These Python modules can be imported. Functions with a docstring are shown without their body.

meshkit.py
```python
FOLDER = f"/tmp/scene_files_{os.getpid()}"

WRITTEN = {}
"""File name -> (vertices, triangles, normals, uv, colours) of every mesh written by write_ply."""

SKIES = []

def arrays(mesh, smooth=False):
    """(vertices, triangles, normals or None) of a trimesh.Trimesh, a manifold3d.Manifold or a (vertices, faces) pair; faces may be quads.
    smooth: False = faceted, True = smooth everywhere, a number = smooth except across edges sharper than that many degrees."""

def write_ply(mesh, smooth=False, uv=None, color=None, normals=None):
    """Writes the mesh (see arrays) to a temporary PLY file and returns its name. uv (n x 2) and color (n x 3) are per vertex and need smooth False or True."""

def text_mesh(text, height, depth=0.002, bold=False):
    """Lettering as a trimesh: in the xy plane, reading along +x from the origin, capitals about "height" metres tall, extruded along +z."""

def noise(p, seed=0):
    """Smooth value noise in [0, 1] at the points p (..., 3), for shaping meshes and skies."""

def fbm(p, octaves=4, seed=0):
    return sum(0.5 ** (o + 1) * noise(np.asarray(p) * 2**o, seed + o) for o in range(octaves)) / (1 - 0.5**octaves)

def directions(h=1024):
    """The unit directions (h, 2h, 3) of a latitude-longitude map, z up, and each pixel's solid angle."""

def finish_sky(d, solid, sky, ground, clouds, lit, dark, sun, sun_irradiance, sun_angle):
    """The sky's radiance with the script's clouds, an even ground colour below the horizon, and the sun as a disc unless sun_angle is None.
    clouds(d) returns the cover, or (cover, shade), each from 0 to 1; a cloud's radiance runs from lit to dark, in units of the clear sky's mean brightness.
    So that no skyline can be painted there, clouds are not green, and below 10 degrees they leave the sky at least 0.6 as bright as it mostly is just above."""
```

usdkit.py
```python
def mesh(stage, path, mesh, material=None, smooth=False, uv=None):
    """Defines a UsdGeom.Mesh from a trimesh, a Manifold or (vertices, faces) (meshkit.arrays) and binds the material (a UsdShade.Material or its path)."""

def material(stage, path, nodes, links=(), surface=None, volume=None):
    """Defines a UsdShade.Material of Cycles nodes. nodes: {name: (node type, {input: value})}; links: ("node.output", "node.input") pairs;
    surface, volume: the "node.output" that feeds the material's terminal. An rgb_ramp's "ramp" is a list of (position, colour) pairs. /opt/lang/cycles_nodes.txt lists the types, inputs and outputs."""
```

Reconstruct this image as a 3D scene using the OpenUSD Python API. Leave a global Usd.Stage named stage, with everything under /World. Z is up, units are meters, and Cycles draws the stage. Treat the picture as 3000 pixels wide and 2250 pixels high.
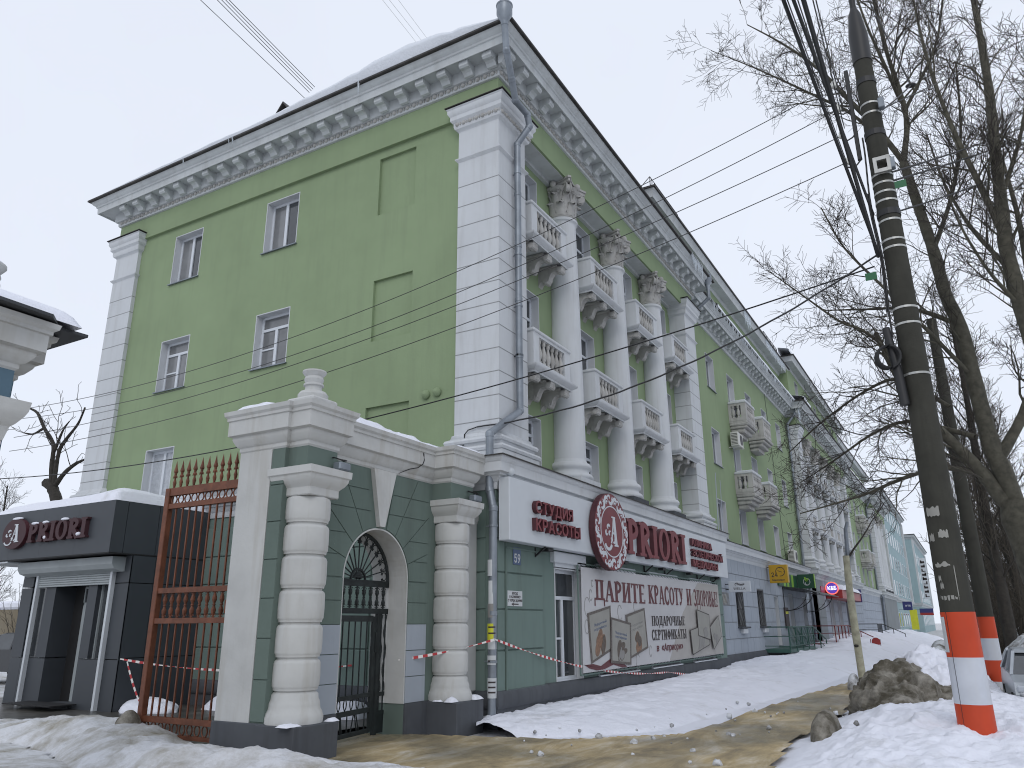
import sys, math, random
sys.path.insert(0, '/opt/lang')
import numpy as np, trimesh, usdkit, meshkit
from pxr import Usd, UsdGeom, UsdLux, UsdShade, Gf, Sdf, Vt
from shapely.geometry import Polygon, LineString, Point, box as sbox
from shapely.ops import unary_union
from shapely import affinity

stage = Usd.Stage.CreateInMemory()
UsdGeom.SetStageUpAxis(stage, UsdGeom.Tokens.z)
UsdGeom.SetStageMetersPerUnit(stage, 1.0)
UsdGeom.Xform.Define(stage, '/World')
UsdGeom.Scope.Define(stage, '/World/Looks')
PI = math.pi

# ------------------------------------------------------------------ camera, sky, sun, exposure
EYE = np.array([7.4247, -12.4548, 1.6])
YAW, PITCH, ROLL = math.radians(29.76), math.radians(17.4), math.radians(-0.4)
_f = np.array([-math.sin(YAW) * math.cos(PITCH), math.cos(YAW) * math.cos(PITCH), math.sin(PITCH)])
_r = np.array([math.cos(YAW), math.sin(YAW), 0.0]); _u = np.cross(_r, _f)
_r, _u = math.cos(ROLL) * _r + math.sin(ROLL) * _u, -math.sin(ROLL) * _r + math.cos(ROLL) * _u
cam = UsdGeom.Camera.Define(stage, '/World/camera')
cam.CreateHorizontalApertureAttr(36.0); cam.CreateVerticalApertureAttr(27.0); cam.CreateFocalLengthAttr(27.0)
cam.CreateClippingRangeAttr(Gf.Vec2f(0.05, 2000))
cam.AddTransformOp().Set(Gf.Matrix4d(*_r, 0, *_u, 0, *(-_f), 0, *EYE, 1))
cam.CreateExposureAttr(0.32)

SUN = np.array([0.35, -0.75, 0.62]); SUN = SUN / np.linalg.norm(SUN)
sun = UsdLux.DistantLight.Define(stage, '/World/sun')
sun.CreateIntensityAttr(0.12); sun.CreateAngleAttr(25.0); sun.CreateNormalizeAttr(True); sun.CreateColorAttr(Gf.Vec3f(1.0, 0.97, 0.93))
_z = SUN; _x = np.cross([0, 0, 1.0], _z); _x /= np.linalg.norm(_x); _y = np.cross(_z, _x)
sun.AddTransformOp().Set(Gf.Matrix4d(*_x, 0, *_y, 0, *_z, 0, 0, 0, 0, 1))
dome = UsdLux.DomeLight.Define(stage, '/World/sky')
dome.GetPrim().SetCustomDataByKey('kind', 'structure')
SKYL = 6.0
sky_mat = usdkit.material(stage, '/World/Looks/sky_overcast', {
    'sky': ('sky_texture', {'sky_type': 'single_scattering', 'sun_disc': False, 'sun_elevation': float(math.asin(SUN[2])), 'sun_rotation': float(math.atan2(SUN[0], SUN[1]))}),
    'tc': ('texture_coordinate', {}),
    'n': ('noise_texture', {'scale': 1.6, 'detail': 4.0, 'roughness': 0.55}),
    'r': ('rgb_ramp', {'ramp': [(0.3, (1.09 * SKYL, 1.16 * SKYL, 1.305 * SKYL)), (0.7, (1.145 * SKYL, 1.215 * SKYL, 1.36 * SKYL))]}),
    'm': ('mix', {'fac': 0.95}),
    'bg': ('background_shader', {'strength': 0.1})},
    [('tc.generated', 'n.vector'), ('n.fac', 'r.fac'), ('sky.color', 'm.color1'), ('r.color', 'm.color2'), ('m.color', 'bg.color')], surface='bg.background')
UsdShade.MaterialBindingAPI.Apply(dome.GetPrim()).Bind(sky_mat)

# ------------------------------------------------------------------ helpers: names, things, parts
def path_for(parent, name):
    base = f'{parent}/{name}'; p = base; k = 0
    while stage.GetPrimAtPath(p).IsValid():
        k += 1; p = f'{base}_{k:03d}'
    return p

_next = {}
def fresh(parent, name):
    key = (parent, name); k = _next.get(key, -1) + 1; _next[key] = k
    return f'{parent}/{name}' if k == 0 else f'{parent}/{name}_{k:03d}'

def meta(prim, label=None, cat=None, group=None, kind=None):
    for k, v in (('label', label), ('category', cat), ('group', group), ('kind', kind)):
        if v: prim.SetCustomDataByKey(k, v)
    return prim

def thing(name, label, cat, loc=(0, 0, 0), rz=0.0, group=None):
    x = UsdGeom.Xform.Define(stage, fresh('/World', name))
    x.AddTranslateOp().Set(Gf.Vec3d(*map(float, loc)))
    if rz: x.AddRotateZOp().Set(math.degrees(rz))
    meta(x.GetPrim(), label, cat, group)
    return str(x.GetPrim().GetPath())

def part(parent, name, g, mat, smooth=False, label=None, kind=None):
    """One mesh under parent (world coordinates are kept when the parent stands at the origin)."""
    p = fresh(parent, name)
    m = g.mesh() if isinstance(g, G) else g
    usdkit.mesh(stage, p, m, M[mat], smooth=smooth)
    if label or kind: meta(stage.GetPrimAtPath(p), label, None, None, kind)
    return p

def solo(name, g, mat, label=None, cat=None, group=None, kind=None, smooth=False):
    p = part('/World', name, g, mat, smooth)
    meta(stage.GetPrimAtPath(p), label, cat, group, kind)
    return p

def copy_thing(src, name, label, cat, loc, rz=0.0, group=None, scale=None):
    x = UsdGeom.Xform.Define(stage, fresh('/World', name)); pr = x.GetPrim()
    pr.GetReferences().AddInternalReference(Sdf.Path(src))
    x.ClearXformOpOrder() if False else None
    ops = UsdGeom.Xformable(pr); ops.SetXformOpOrder([])
    ops.AddTranslateOp(opSuffix='copy').Set(Gf.Vec3d(*map(float, loc)))
    if rz: ops.AddRotateZOp(opSuffix='copy').Set(math.degrees(rz))
    if scale: ops.AddScaleOp(opSuffix='copy').Set(Gf.Vec3f(*scale))
    pr.SetInstanceable(True)
    meta(pr, label, cat, group)
    return str(pr.GetPath())

# ------------------------------------------------------------------ helpers: geometry
class G:
    """Collects pieces of ONE mesh."""
    def __init__(s): s.v, s.f, s.n = [], [], 0
    def add(s, v, f):
        v = np.asarray(v, float); f = np.asarray(f, int)
        if f.shape[1] == 4: f = np.vstack([f[:, [0, 1, 2]], f[:, [0, 2, 3]]])
        s.v.append(v); s.f.append(f + s.n); s.n += len(v); return s
    def tm(s, m, T=None):
        v = np.array(m.vertices)
        if T is not None: v = T(v)
        return s.add(v, m.faces)
    def box(s, x0, x1, y0, y1, z0, z1, c=0.0):
        x0, x1 = sorted((x0, x1)); y0, y1 = sorted((y0, y1)); z0, z1 = sorted((z0, z1))
        if c:
            c = min(c, (x1 - x0) * .4, (y1 - y0) * .4, (z1 - z0) * .4)
            pts = []
            for X, a in ((x0, 1), (x1, -1)):
                for Y, b in ((y0, 1), (y1, -1)):
                    for Z, d in ((z0, 1), (z1, -1)):
                        pts += [(X + a * c, Y + b * c, Z), (X + a * c, Y, Z + d * c), (X, Y + b * c, Z + d * c)]
            h = trimesh.convex.convex_hull(np.array(pts)); return s.tm(h)
        v = [(x, y, z) for x in (x0, x1) for y in (y0, y1) for z in (z0, z1)]
        return s.add(v, [(0, 1, 3, 2), (4, 6, 7, 5), (0, 4, 5, 1), (2, 3, 7, 6), (0, 2, 6, 4), (1, 5, 7, 3)])
    def bar(s, a, b, w, h=None, up=(0, 0, 1)):
        """Rectangular bar from a to b."""
        a, b = np.array(a, float), np.array(b, float); h = h or w; d = b - a; d /= np.linalg.norm(d)
        u = np.array(up, float)
        if abs(d @ u) > .95: u = np.array([1.0, 0, 0])
        x = np.cross(d, u); x /= np.linalg.norm(x); y = np.cross(x, d)
        q = [(-1, -1), (1, -1), (1, 1), (-1, 1)]
        v = [p + x * i * w / 2 + y * j * h / 2 for p in (a, b) for i, j in q]
        return s.add(v, [(0, 1, 2, 3)[::-1], (4, 5, 6, 7), (0, 1, 5, 4), (1, 2, 6, 5), (2, 3, 7, 6), (3, 0, 4, 7)])
    def tube(s, pts, r, n=6, cap=False):
        p = np.asarray(pts, float); k = len(p); r = np.broadcast_to(np.asarray(r, float), (k,))
        t = np.gradient(p, axis=0); t /= np.linalg.norm(t, axis=1, keepdims=True) + 1e-12
        m = t.mean(0); ref = np.array([0, 0, 1.0]) if abs(m[2]) < .8 * np.linalg.norm(m) + 1e-9 else np.array([1.0, 0, 0])
        a = np.cross(t, ref); a /= np.linalg.norm(a, axis=1, keepdims=True) + 1e-12; b = np.cross(t, a)
        ang = np.arange(n) * 2 * PI / n
        v = p[:, None] + r[:, None, None] * (np.cos(ang)[None, :, None] * a[:, None] + np.sin(ang)[None, :, None] * b[:, None])
        i, j = np.meshgrid(np.arange(k - 1), np.arange(n), indexing='ij')
        f = np.stack([i * n + j, (i + 1) * n + j, (i + 1) * n + (j + 1) % n, i * n + (j + 1) % n], -1).reshape(-1, 4)
        s.add(v.reshape(-1, 3), f)
        if cap:
            for e, o in ((0, 1), (k - 1, -1)):
                s.add(np.vstack([p[e:e + 1], v[e]]), [(0, 1 + (q + 1) % n, 1 + q)[::o] for q in range(n)])
        return s
    def lathe(s, prof, c, n=20, a0=0.0, a1=2 * PI, cap=True):
        """prof: (radius, z) from bottom to top, about the vertical through c."""
        prof = np.array(prof, float); full = abs(a1 - a0 - 2 * PI) < 1e-6
        ang = np.linspace(a0, a1, n + 1)[:n if full else n + 1]; m = len(ang)
        v = np.stack([c[0] + prof[:, 0, None] * np.cos(ang), c[1] + prof[:, 0, None] * np.sin(ang), np.repeat(prof[:, 1, None], m, 1)], -1)
        i, j = np.meshgrid(np.arange(len(prof) - 1), np.arange(m if full else m - 1), indexing='ij')
        f = np.stack([i * m + j, i * m + (j + 1) % m, (i + 1) * m + (j + 1) % m, (i + 1) * m + j], -1).reshape(-1, 4)
        s.add(v.reshape(-1, 3), f)
        if cap and full:
            for e, o in ((0, -1), (len(prof) - 1, 1)):
                if prof[e, 0] > 1e-6: s.add(np.vstack([[[c[0], c[1], prof[e, 1]]], v[e]]), [(0, 1 + q, 1 + (q + 1) % m)[::o] for q in range(m)])
        return s
    def prism(s, poly, h, T):
        """Shapely polygon(s) extruded by h along local z; T maps local (u, v, w) to the world."""
        for g in getattr(poly, 'geoms', [poly]):
            if g.is_empty or g.geom_type != 'Polygon': continue
            m = trimesh.creation.extrude_polygon(g, h, engine='earcut'); s.tm(m, T)
        return s
    def sweep(s, prof, path, closed=False, cap=True):
        """Moulding: profile (out, z) carried along a plan path (x, y); out is to the RIGHT of the direction of travel; corners mitred."""
        P = np.array(path, float); k = len(P); prof = np.array(prof, float); dirs = []
        for i in range(k if closed else k - 1):
            d = P[(i + 1) % k] - P[i]; dirs.append(d / np.linalg.norm(d))
        rows = []
        for i in range(k):
            d0 = dirs[i - 1] if (i > 0 or closed) else dirs[0]; d1 = dirs[i] if (i < len(dirs)) else dirs[-1]
            n0 = np.array([d0[1], -d0[0]]); n1 = np.array([d1[1], -d1[0]])
            mi = (n0 + n1); mi = mi / (1 + n0 @ n1)
            rows.append(np.stack([P[i, 0] + prof[:, 0] * mi[0], P[i, 1] + prof[:, 0] * mi[1], prof[:, 1]], -1))
        v = np.array(rows); m = len(prof); f = []
        for i in range(k if closed else k - 1):
            for j in range(m - 1):
                a, b = i * m + j, ((i + 1) % k) * m + j
                f.append((a, b, b + 1, a + 1))
        s.add(v.reshape(-1, 3), f)
        if cap and not closed:
            for e, o in ((0, 1), (k - 1, -1)):
                pg = Polygon(prof)
                if pg.is_valid and pg.area > 1e-6:
                    vv, ff = trimesh.creation.triangulate_polygon(pg, engine='earcut')
                    idx = [int(np.argmin(((prof - q) ** 2).sum(1))) for q in vv]
                    s.add(v[e][idx], np.array(ff)[:, ::o])
        return s
    def mesh(s):
        v, f = np.vstack(s.v), np.vstack(s.f); used, inv = np.unique(f, return_inverse=True)
        return (v[used], inv.reshape(f.shape))

def E_(x0):     # street wall frame: local (u, v, w) = (along +y, up, out towards +x)
    return lambda p: np.stack([x0 + p[:, 2], p[:, 0], p[:, 1]], -1)
def S_(y0):     # gable frame: local (u, v, w) = (along +x, up, out towards -y)
    return lambda p: np.stack([p[:, 0], y0 - p[:, 2], p[:, 1]], -1)
def fbox(g, T, u0, u1, v0, v1, w0, w1):
    v = T(np.array([(u, a, w) for u in (u0, u1) for a in (v0, v1) for w in (w0, w1)], float))
    c = v.mean(0); f = []
    for q in [(0, 1, 3, 2), (4, 6, 7, 5), (0, 4, 5, 1), (2, 3, 7, 6), (0, 2, 6, 4), (1, 5, 7, 3)]:
        n = np.cross(v[q[1]] - v[q[0]], v[q[2]] - v[q[0]])
        f.append(q if n @ (v[list(q)].mean(0) - c) > 0 else q[::-1])
    return g.add(v, f)
def B(*a, **k): return G().box(*a, **k)

# ------------------------------------------------------------------ materials
M = {}
def mat(name, nodes, links, surface='p.BSDF'):
    M[name] = usdkit.material(stage, '/World/Looks/' + name, nodes, links, surface=surface)
def plain(name, col, rough=0.6, metal=0.0, spec=0.5, var=0.08, scale=3.0, bump=0.0, emit=0.0):
    c = np.array(col, float)
    n = {'g': ('geometry', {}), 'n': ('noise_texture', {'scale': scale, 'detail': 5.0, 'roughness': 0.6}),
         'r': ('rgb_ramp', {'ramp': [(0.3, tuple(c * (1 - var))), (0.7, tuple(np.minimum(c * (1 + var), 1)))]}),
         'p': ('principled_bsdf', {'roughness': rough, 'metallic': metal, 'specular_ior_level': spec})}
    l = [('g.position', 'n.vector'), ('n.fac', 'r.fac'), ('r.color', 'p.base_color')]
    if emit:
        n['p'][1].update(emission_strength=emit); l.append(('r.color', 'p.emission_color'))
    if bump:
        n['nb'] = ('noise_texture', {'scale': 35.0, 'detail': 4.0}); n['b'] = ('bump', {'strength': bump, 'distance': 0.01})
        l += [('g.position', 'nb.vector'), ('nb.fac', 'b.height'), ('b.normal', 'p.normal')]
    mat(name, n, l)
def plaster(name, col, var=0.10, dirt=(0.25, 0.23, 0.2), dirt_amt=0.35, rough=0.9, big=0.45, bump=0.25, chips=None):
    """Painted render: large tone drift, rain streaks, blotches, fine relief."""
    c = np.array(col, float)
    n = {'g': ('geometry', {}),
         'n': ('noise_texture', {'scale': big, 'detail': 7.0, 'roughness': 0.62}),
         'r': ('rgb_ramp', {'ramp': [(0.28, tuple(c * (1 - var))), (0.5, tuple(c)), (0.72, tuple(np.minimum(c * (1 + var * .7), 1)))]}),
         'mp': ('mapping', {'scale': (2.6, 2.6, 0.22)}),
         's': ('noise_texture', {'scale': 1.5, 'detail': 6.0, 'roughness': 0.65}),
         'sr': ('rgb_ramp', {'ramp': [(0.5, (0, 0, 0)), (0.78, (dirt_amt,) * 3)]}),
         'mx': ('mix', {'color2': tuple(dirt)}),
         'nb': ('noise_texture', {'scale': 22.0, 'detail': 6.0, 'roughness': 0.7}),
         'b': ('bump', {'strength': bump, 'distance': 0.012}),
         'p': ('principled_bsdf', {'roughness': rough, 'specular_ior_level': 0.25})}
    l = [('g.position', 'n.vector'), ('n.fac', 'r.fac'), ('g.position', 'mp.vector'), ('mp.vector', 's.vector'), ('s.fac', 'sr.fac'),
         ('sr.color', 'mx.fac'), ('r.color', 'mx.color1'), ('g.position', 'nb.vector'), ('nb.fac', 'b.height'), ('b.normal', 'p.normal')]
    out = 'mx.color'
    if chips:
        n['c'] = ('noise_texture', {'scale': 3.2, 'detail': 8.0, 'roughness': 0.75}); n['cr'] = ('rgb_ramp', {'ramp': [(0.685, (0, 0, 0)), (0.70, (1, 1, 1))]})
        n['cx'] = ('mix', {'color2': tuple(chips)})
        l += [('g.position', 'c.vector'), ('c.fac', 'cr.fac'), ('cr.color', 'cx.fac'), (out, 'cx.color1')]; out = 'cx.color'
    l.append((out, 'p.base_color'))
    mat(name, n, l)

plaster('green_wall', (0.243, 0.312, 0.185), dirt=(0.20, 0.245, 0.155), dirt_amt=0.45)
plaster('white_plaster', (0.545, 0.565, 0.585), dirt=(0.36, 0.36, 0.345), dirt_amt=0.45)
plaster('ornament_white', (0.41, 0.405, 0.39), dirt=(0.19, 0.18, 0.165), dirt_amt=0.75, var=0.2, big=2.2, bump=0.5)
plaster('cornice_white', (0.50, 0.525, 0.535), dirt=(0.32, 0.325, 0.315), dirt_amt=0.55, var=0.14, big=1.0)
plaster('joint_grey', (0.27, 0.28, 0.285))
plaster('gate_white', (0.49, 0.495, 0.485), dirt=(0.30, 0.27, 0.215), dirt_amt=0.5, chips=(0.36, 0.33, 0.3), big=1.3, var=0.13)
plaster('gate_green', (0.128, 0.168, 0.148), dirt=(0.085, 0.105, 0.093), dirt_amt=0.55, chips=(0.25, 0.27, 0.25), big=0.9)
plaster('shop_green', (0.15, 0.205, 0.185), dirt=(0.10, 0.125, 0.11), dirt_amt=0.5)
plaster('plinth_grey', (0.082, 0.088, 0.098), dirt=(0.045, 0.045, 0.047), dirt_amt=0.6, big=1.2, var=0.2)
plaster('pale_blue_block', (0.33, 0.365, 0.41), dirt=(0.24, 0.25, 0.265), dirt_amt=0.4)
plaster('grey_block', (0.23, 0.25, 0.26), dirt=(0.15, 0.16, 0.16), dirt_amt=0.4)
plaster('teal_wall', (0.30, 0.40, 0.42), dirt=(0.23, 0.29, 0.3), dirt_amt=0.4)
plaster('blue_pier', (0.105, 0.168, 0.218), dirt=(0.08, 0.115, 0.14), dirt_amt=0.4)
plaster('concrete_pole', (0.047, 0.046, 0.038), dirt=(0.026, 0.026, 0.022), dirt_amt=0.7, big=2.0, var=0.25, bump=0.6)
plaster('orange_paint', (0.50, 0.060, 0.022), dirt=(0.30, 0.05, 0.025), dirt_amt=0.3, big=2.0, bump=0.15, rough=0.55)
plaster('white_paint', (0.52, 0.545, 0.59), dirt=(0.5, 0.49, 0.46), dirt_amt=0.4, big=2.0, rough=0.5)
plaster('brown_wall', (0.20, 0.17, 0.12), dirt_amt=0.6)
plain('sheet_metal', (0.055, 0.058, 0.062), 0.5, 0.6, var=0.3, scale=1.2)
plain('roof_edge', (0.045, 0.042, 0.04), 0.6, 0.3, var=0.4, scale=4)
plain('zinc_pipe', (0.22, 0.245, 0.275), 0.45, 0.55, var=0.22, scale=2.5)
plain('pvc_white', (0.60, 0.63, 0.67), 0.3, var=0.03)
plain('glass_dark', (0.05, 0.055, 0.06), 0.06, spec=0.8, var=0.35, scale=0.9)
plain('glass_blind', (0.17, 0.175, 0.18), 0.12, spec=0.7, var=0.25, scale=1.1)
plain('glass_lace', (0.40, 0.42, 0.45), 0.2, spec=0.6, var=0.18, scale=9)
plain('cladding', (0.042, 0.048, 0.056), 0.5, 0.0, var=0.10, scale=0.8)
plain('joint_black', (0.012, 0.012, 0.013), 0.7)
plain('shutter_white', (0.32, 0.35, 0.36), 0.5, var=0.08)
plain('rust_gate', (0.150, 0.052, 0.026), 0.55, 0.2, var=0.35, scale=5, bump=0.2)
plain('dark_iron', (0.016, 0.021, 0.021), 0.55, 0.3, var=0.4, scale=6, bump=0.2)
plain('black_plastic', (0.012, 0.012, 0.013), 0.5)
plain('cable_black', (0.014, 0.014, 0.015), 0.6)
plain('wire_grey', (0.045, 0.045, 0.047), 0.5, 0.3)
plain('steel_band', (0.42, 0.42, 0.40), 0.4, 0.6, var=0.2)
plain('porcelain', (0.62, 0.62, 0.58), 0.25)
plain('bark_grey', (0.075, 0.07, 0.052), 0.9, var=0.4, scale=7, bump=0.8)
plain('bark_dark', (0.030, 0.026, 0.021), 0.9, var=0.4, scale=7, bump=0.6)
plain('twig_brown', (0.036, 0.030, 0.025), 0.85, var=0.3)
plain('thicket_brown', (0.055, 0.047, 0.036), 0.9, var=0.3)
plain('sign_white', (0.53, 0.56, 0.59), 0.45, var=0.05, scale=1.0)
plain('letter_red', (0.15, 0.022, 0.028), 0.5, var=0.12)
plain('letter_side', (0.058, 0.013, 0.018), 0.5, var=0.12)
plain('letter_dim', (0.042, 0.012, 0.016), 0.6)
plain('banner_vinyl', (0.47, 0.47, 0.48), 0.45, var=0.08, scale=0.35)
plain('banner_beige', (0.36, 0.345, 0.325), 0.45, var=0.05)
plain('print_dark', (0.035, 0.026, 0.026), 0.6)
plain('print_red', (0.10, 0.022, 0.027), 0.5)
plain('print_grey', (0.22, 0.215, 0.205), 0.5)
plain('print_brown', (0.19, 0.105, 0.06), 0.5, var=0.4, scale=14)
plain('print_umber', (0.085, 0.065, 0.05), 0.5, var=0.4, scale=14)
plain('print_tan', (0.27, 0.265, 0.24), 0.5)
plain('frame_ornament', (0.10, 0.085, 0.075), 0.5, var=0.9, scale=60)
plain('plate_blue', (0.05, 0.085, 0.17), 0.4)
plain('yellow_sign', (0.42, 0.25, 0.012), 0.4)
plain('green_sign', (0.012, 0.06, 0.032), 0.4)
plain('lime', (0.22, 0.42, 0.04), 0.4)
plain('red_sign', (0.28, 0.025, 0.022), 0.4)
plain('navy_sign', (0.025, 0.03, 0.13), 0.4)
plain('neon_red', (1.0, 0.16, 0.10), 0.4, emit=0.9)
plain('neon_blue', (0.10, 0.05, 0.42), 0.4, emit=0.5)
plain('neon_white', (0.85, 0.82, 1.0), 0.4, emit=0.9)
plain('stair_green', (0.022, 0.075, 0.058), 0.5)
plain('stair_red', (0.15, 0.02, 0.02), 0.5)
plain('car_black', (0.01, 0.011, 0.013), 0.2, spec=0.7)
plain('car_silver', (0.42, 0.45, 0.48), 0.3, 0.3)
plain('tyre', (0.015, 0.015, 0.015), 0.8)
plain('yellow_leaflet', (0.55, 0.55, 0.03), 0.6)
plain('paper', (0.50, 0.52, 0.53), 0.7)
plain('tape_red', (0.42, 0.035, 0.04), 0.5)
plain('tape_white', (0.72, 0.70, 0.68), 0.5)
plain('birch_paint', (0.36, 0.345, 0.25), 0.8, var=0.3, scale=6, bump=0.4)
plain('tag_green', (0.02, 0.12, 0.05), 0.5)
plain('brick_brown', (0.13, 0.085, 0.06), 0.9)
plain('coat_dark', (0.018, 0.018, 0.022), 0.9)
plain('skin', (0.45, 0.28, 0.2), 0.6)
plain('mesh_grey', (0.22, 0.21, 0.19), 0.5, 0.3)
plain('ac_white', (0.55, 0.55, 0.52), 0.5)
mat('icicle_ice', {'p': ('principled_bsdf', {'base_color': (0.80, 0.86, 0.92), 'roughness': 0.15, 'transmission_weight': 0.5, 'ior': 1.31})}, [])
def snow(name, col, dirt, lo, hi, amt, scale=1.3):
    mat(name, {'g': ('geometry', {}), 'n': ('noise_texture', {'scale': scale, 'detail': 9.0, 'roughness': 0.68}),
        'r': ('rgb_ramp', {'ramp': [(lo, (0, 0, 0)), (hi, (amt,) * 3)]}), 'mx': ('mix', {'color1': col, 'color2': dirt}),
        'v': ('noise_texture', {'scale': 14.0, 'detail': 6.0, 'roughness': 0.7}), 'c': ('noise_texture', {'scale': 60.0, 'detail': 3.0}),
        'a': ('math', {'math_type': 'multiply_add', 'value2': 0.25}),
        'b': ('bump', {'strength': 0.55, 'distance': 0.04}), 'p': ('principled_bsdf', {'roughness': 0.75, 'specular_ior_level': 0.3})},
        [('g.position', 'n.vector'), ('n.fac', 'r.fac'), ('r.color', 'mx.fac'), ('mx.color', 'p.base_color'), ('g.position', 'v.vector'), ('g.position', 'c.vector'),
         ('c.fac', 'a.value1'), ('v.fac', 'a.value3'), ('a.value', 'b.height'), ('b.normal', 'p.normal')])
snow('snow_clean', (0.77, 0.785, 0.855), (0.42, 0.41, 0.39), 0.56, 0.80, 0.7)
snow('snow_roof', (0.70, 0.73, 0.78), (0.55, 0.56, 0.58), 0.6, 0.9, 0.5, 3.0)
snow('snow_trodden', (0.62, 0.63, 0.66), (0.24, 0.215, 0.155), 0.42, 0.68, 0.9, 1.6)
snow('snow_dirty', (0.62, 0.64, 0.67), (0.09, 0.08, 0.06), 0.44, 0.62, 0.95, 2.2)
snow('dirt_lump', (0.30, 0.28, 0.24), (0.075, 0.065, 0.045), 0.36, 0.58, 0.95, 3.0)
mat('icy_path', {'g': ('geometry', {}), 'mp': ('mapping', {'scale': (1.0, 0.33, 1.0)}), 'n': ('noise_texture', {'scale': 2.1, 'detail': 9.0, 'roughness': 0.7, 'distortion': 0.6}),
    'r': ('rgb_ramp', {'ramp': [(0.28, (0.14, 0.125, 0.095)), (0.40, (0.27, 0.23, 0.15)), (0.50, (0.38, 0.32, 0.20)), (0.60, (0.48, 0.44, 0.35)), (0.70, (0.64, 0.64, 0.64))]}),
    'n2': ('noise_texture', {'scale': 0.55, 'detail': 4.0}), 'r2': ('rgb_ramp', {'ramp': [(0.38, (0.55, 0.54, 0.52)), (0.62, (1.15, 1.06, 0.92))]}),
    'mx': ('mix', {'mix_type': 'multiply', 'fac': 1.0}), 'v': ('noise_texture', {'scale': 18.0, 'detail': 6.0, 'roughness': 0.7}), 'b': ('bump', {'strength': 0.7, 'distance': 0.03}),
    'rr': ('rgb_ramp', {'ramp': [(0.35, (0.22,) * 3), (0.6, (0.75,) * 3)]}), 'p': ('principled_bsdf', {})},
    [('g.position', 'mp.vector'), ('mp.vector', 'n.vector'), ('n.fac', 'r.fac'), ('g.position', 'n2.vector'), ('n2.fac', 'r2.fac'), ('r.color', 'mx.color1'), ('r2.color', 'mx.color2'),
     ('mx.color', 'p.base_color'), ('g.position', 'v.vector'), ('v.fac', 'b.height'), ('b.normal', 'p.normal'), ('n2.fac', 'rr.fac'), ('rr.color', 'p.roughness')])
mat('wet_asphalt', {'g': ('geometry', {}), 'n': ('noise_texture', {'scale': 1.4, 'detail': 8.0, 'roughness': 0.7}),
    'r': ('rgb_ramp', {'ramp': [(0.35, (0.035, 0.034, 0.030)), (0.54, (0.065, 0.06, 0.052)), (0.68, (0.18, 0.17, 0.155)), (0.8, (0.48, 0.49, 0.5))]}),
    'p': ('principled_bsdf', {'roughness': 0.35})}, [('g.position', 'n.vector'), ('n.fac', 'r.fac'), ('r.color', 'p.base_color')])
# ------------------------------------------------------------------ the long green apartment building
XW = -0.56            # upper street wall between and behind the columns
BLD = thing('apartment_building', 'long four-storey green plastered building with white columns, cornices and balconies', 'building')

def wall_panel(name, T, outline, holes, thick, matname, w0=0.0):
    poly = Polygon(outline)
    for (a, b, c, d) in holes: poly = poly.difference(sbox(a, c, b, d))
    g = G(); g.prism(poly, thick, lambda p: T(p + np.array([0, 0, w0 - thick])))
    return part(BLD, name, g, matname)

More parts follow.
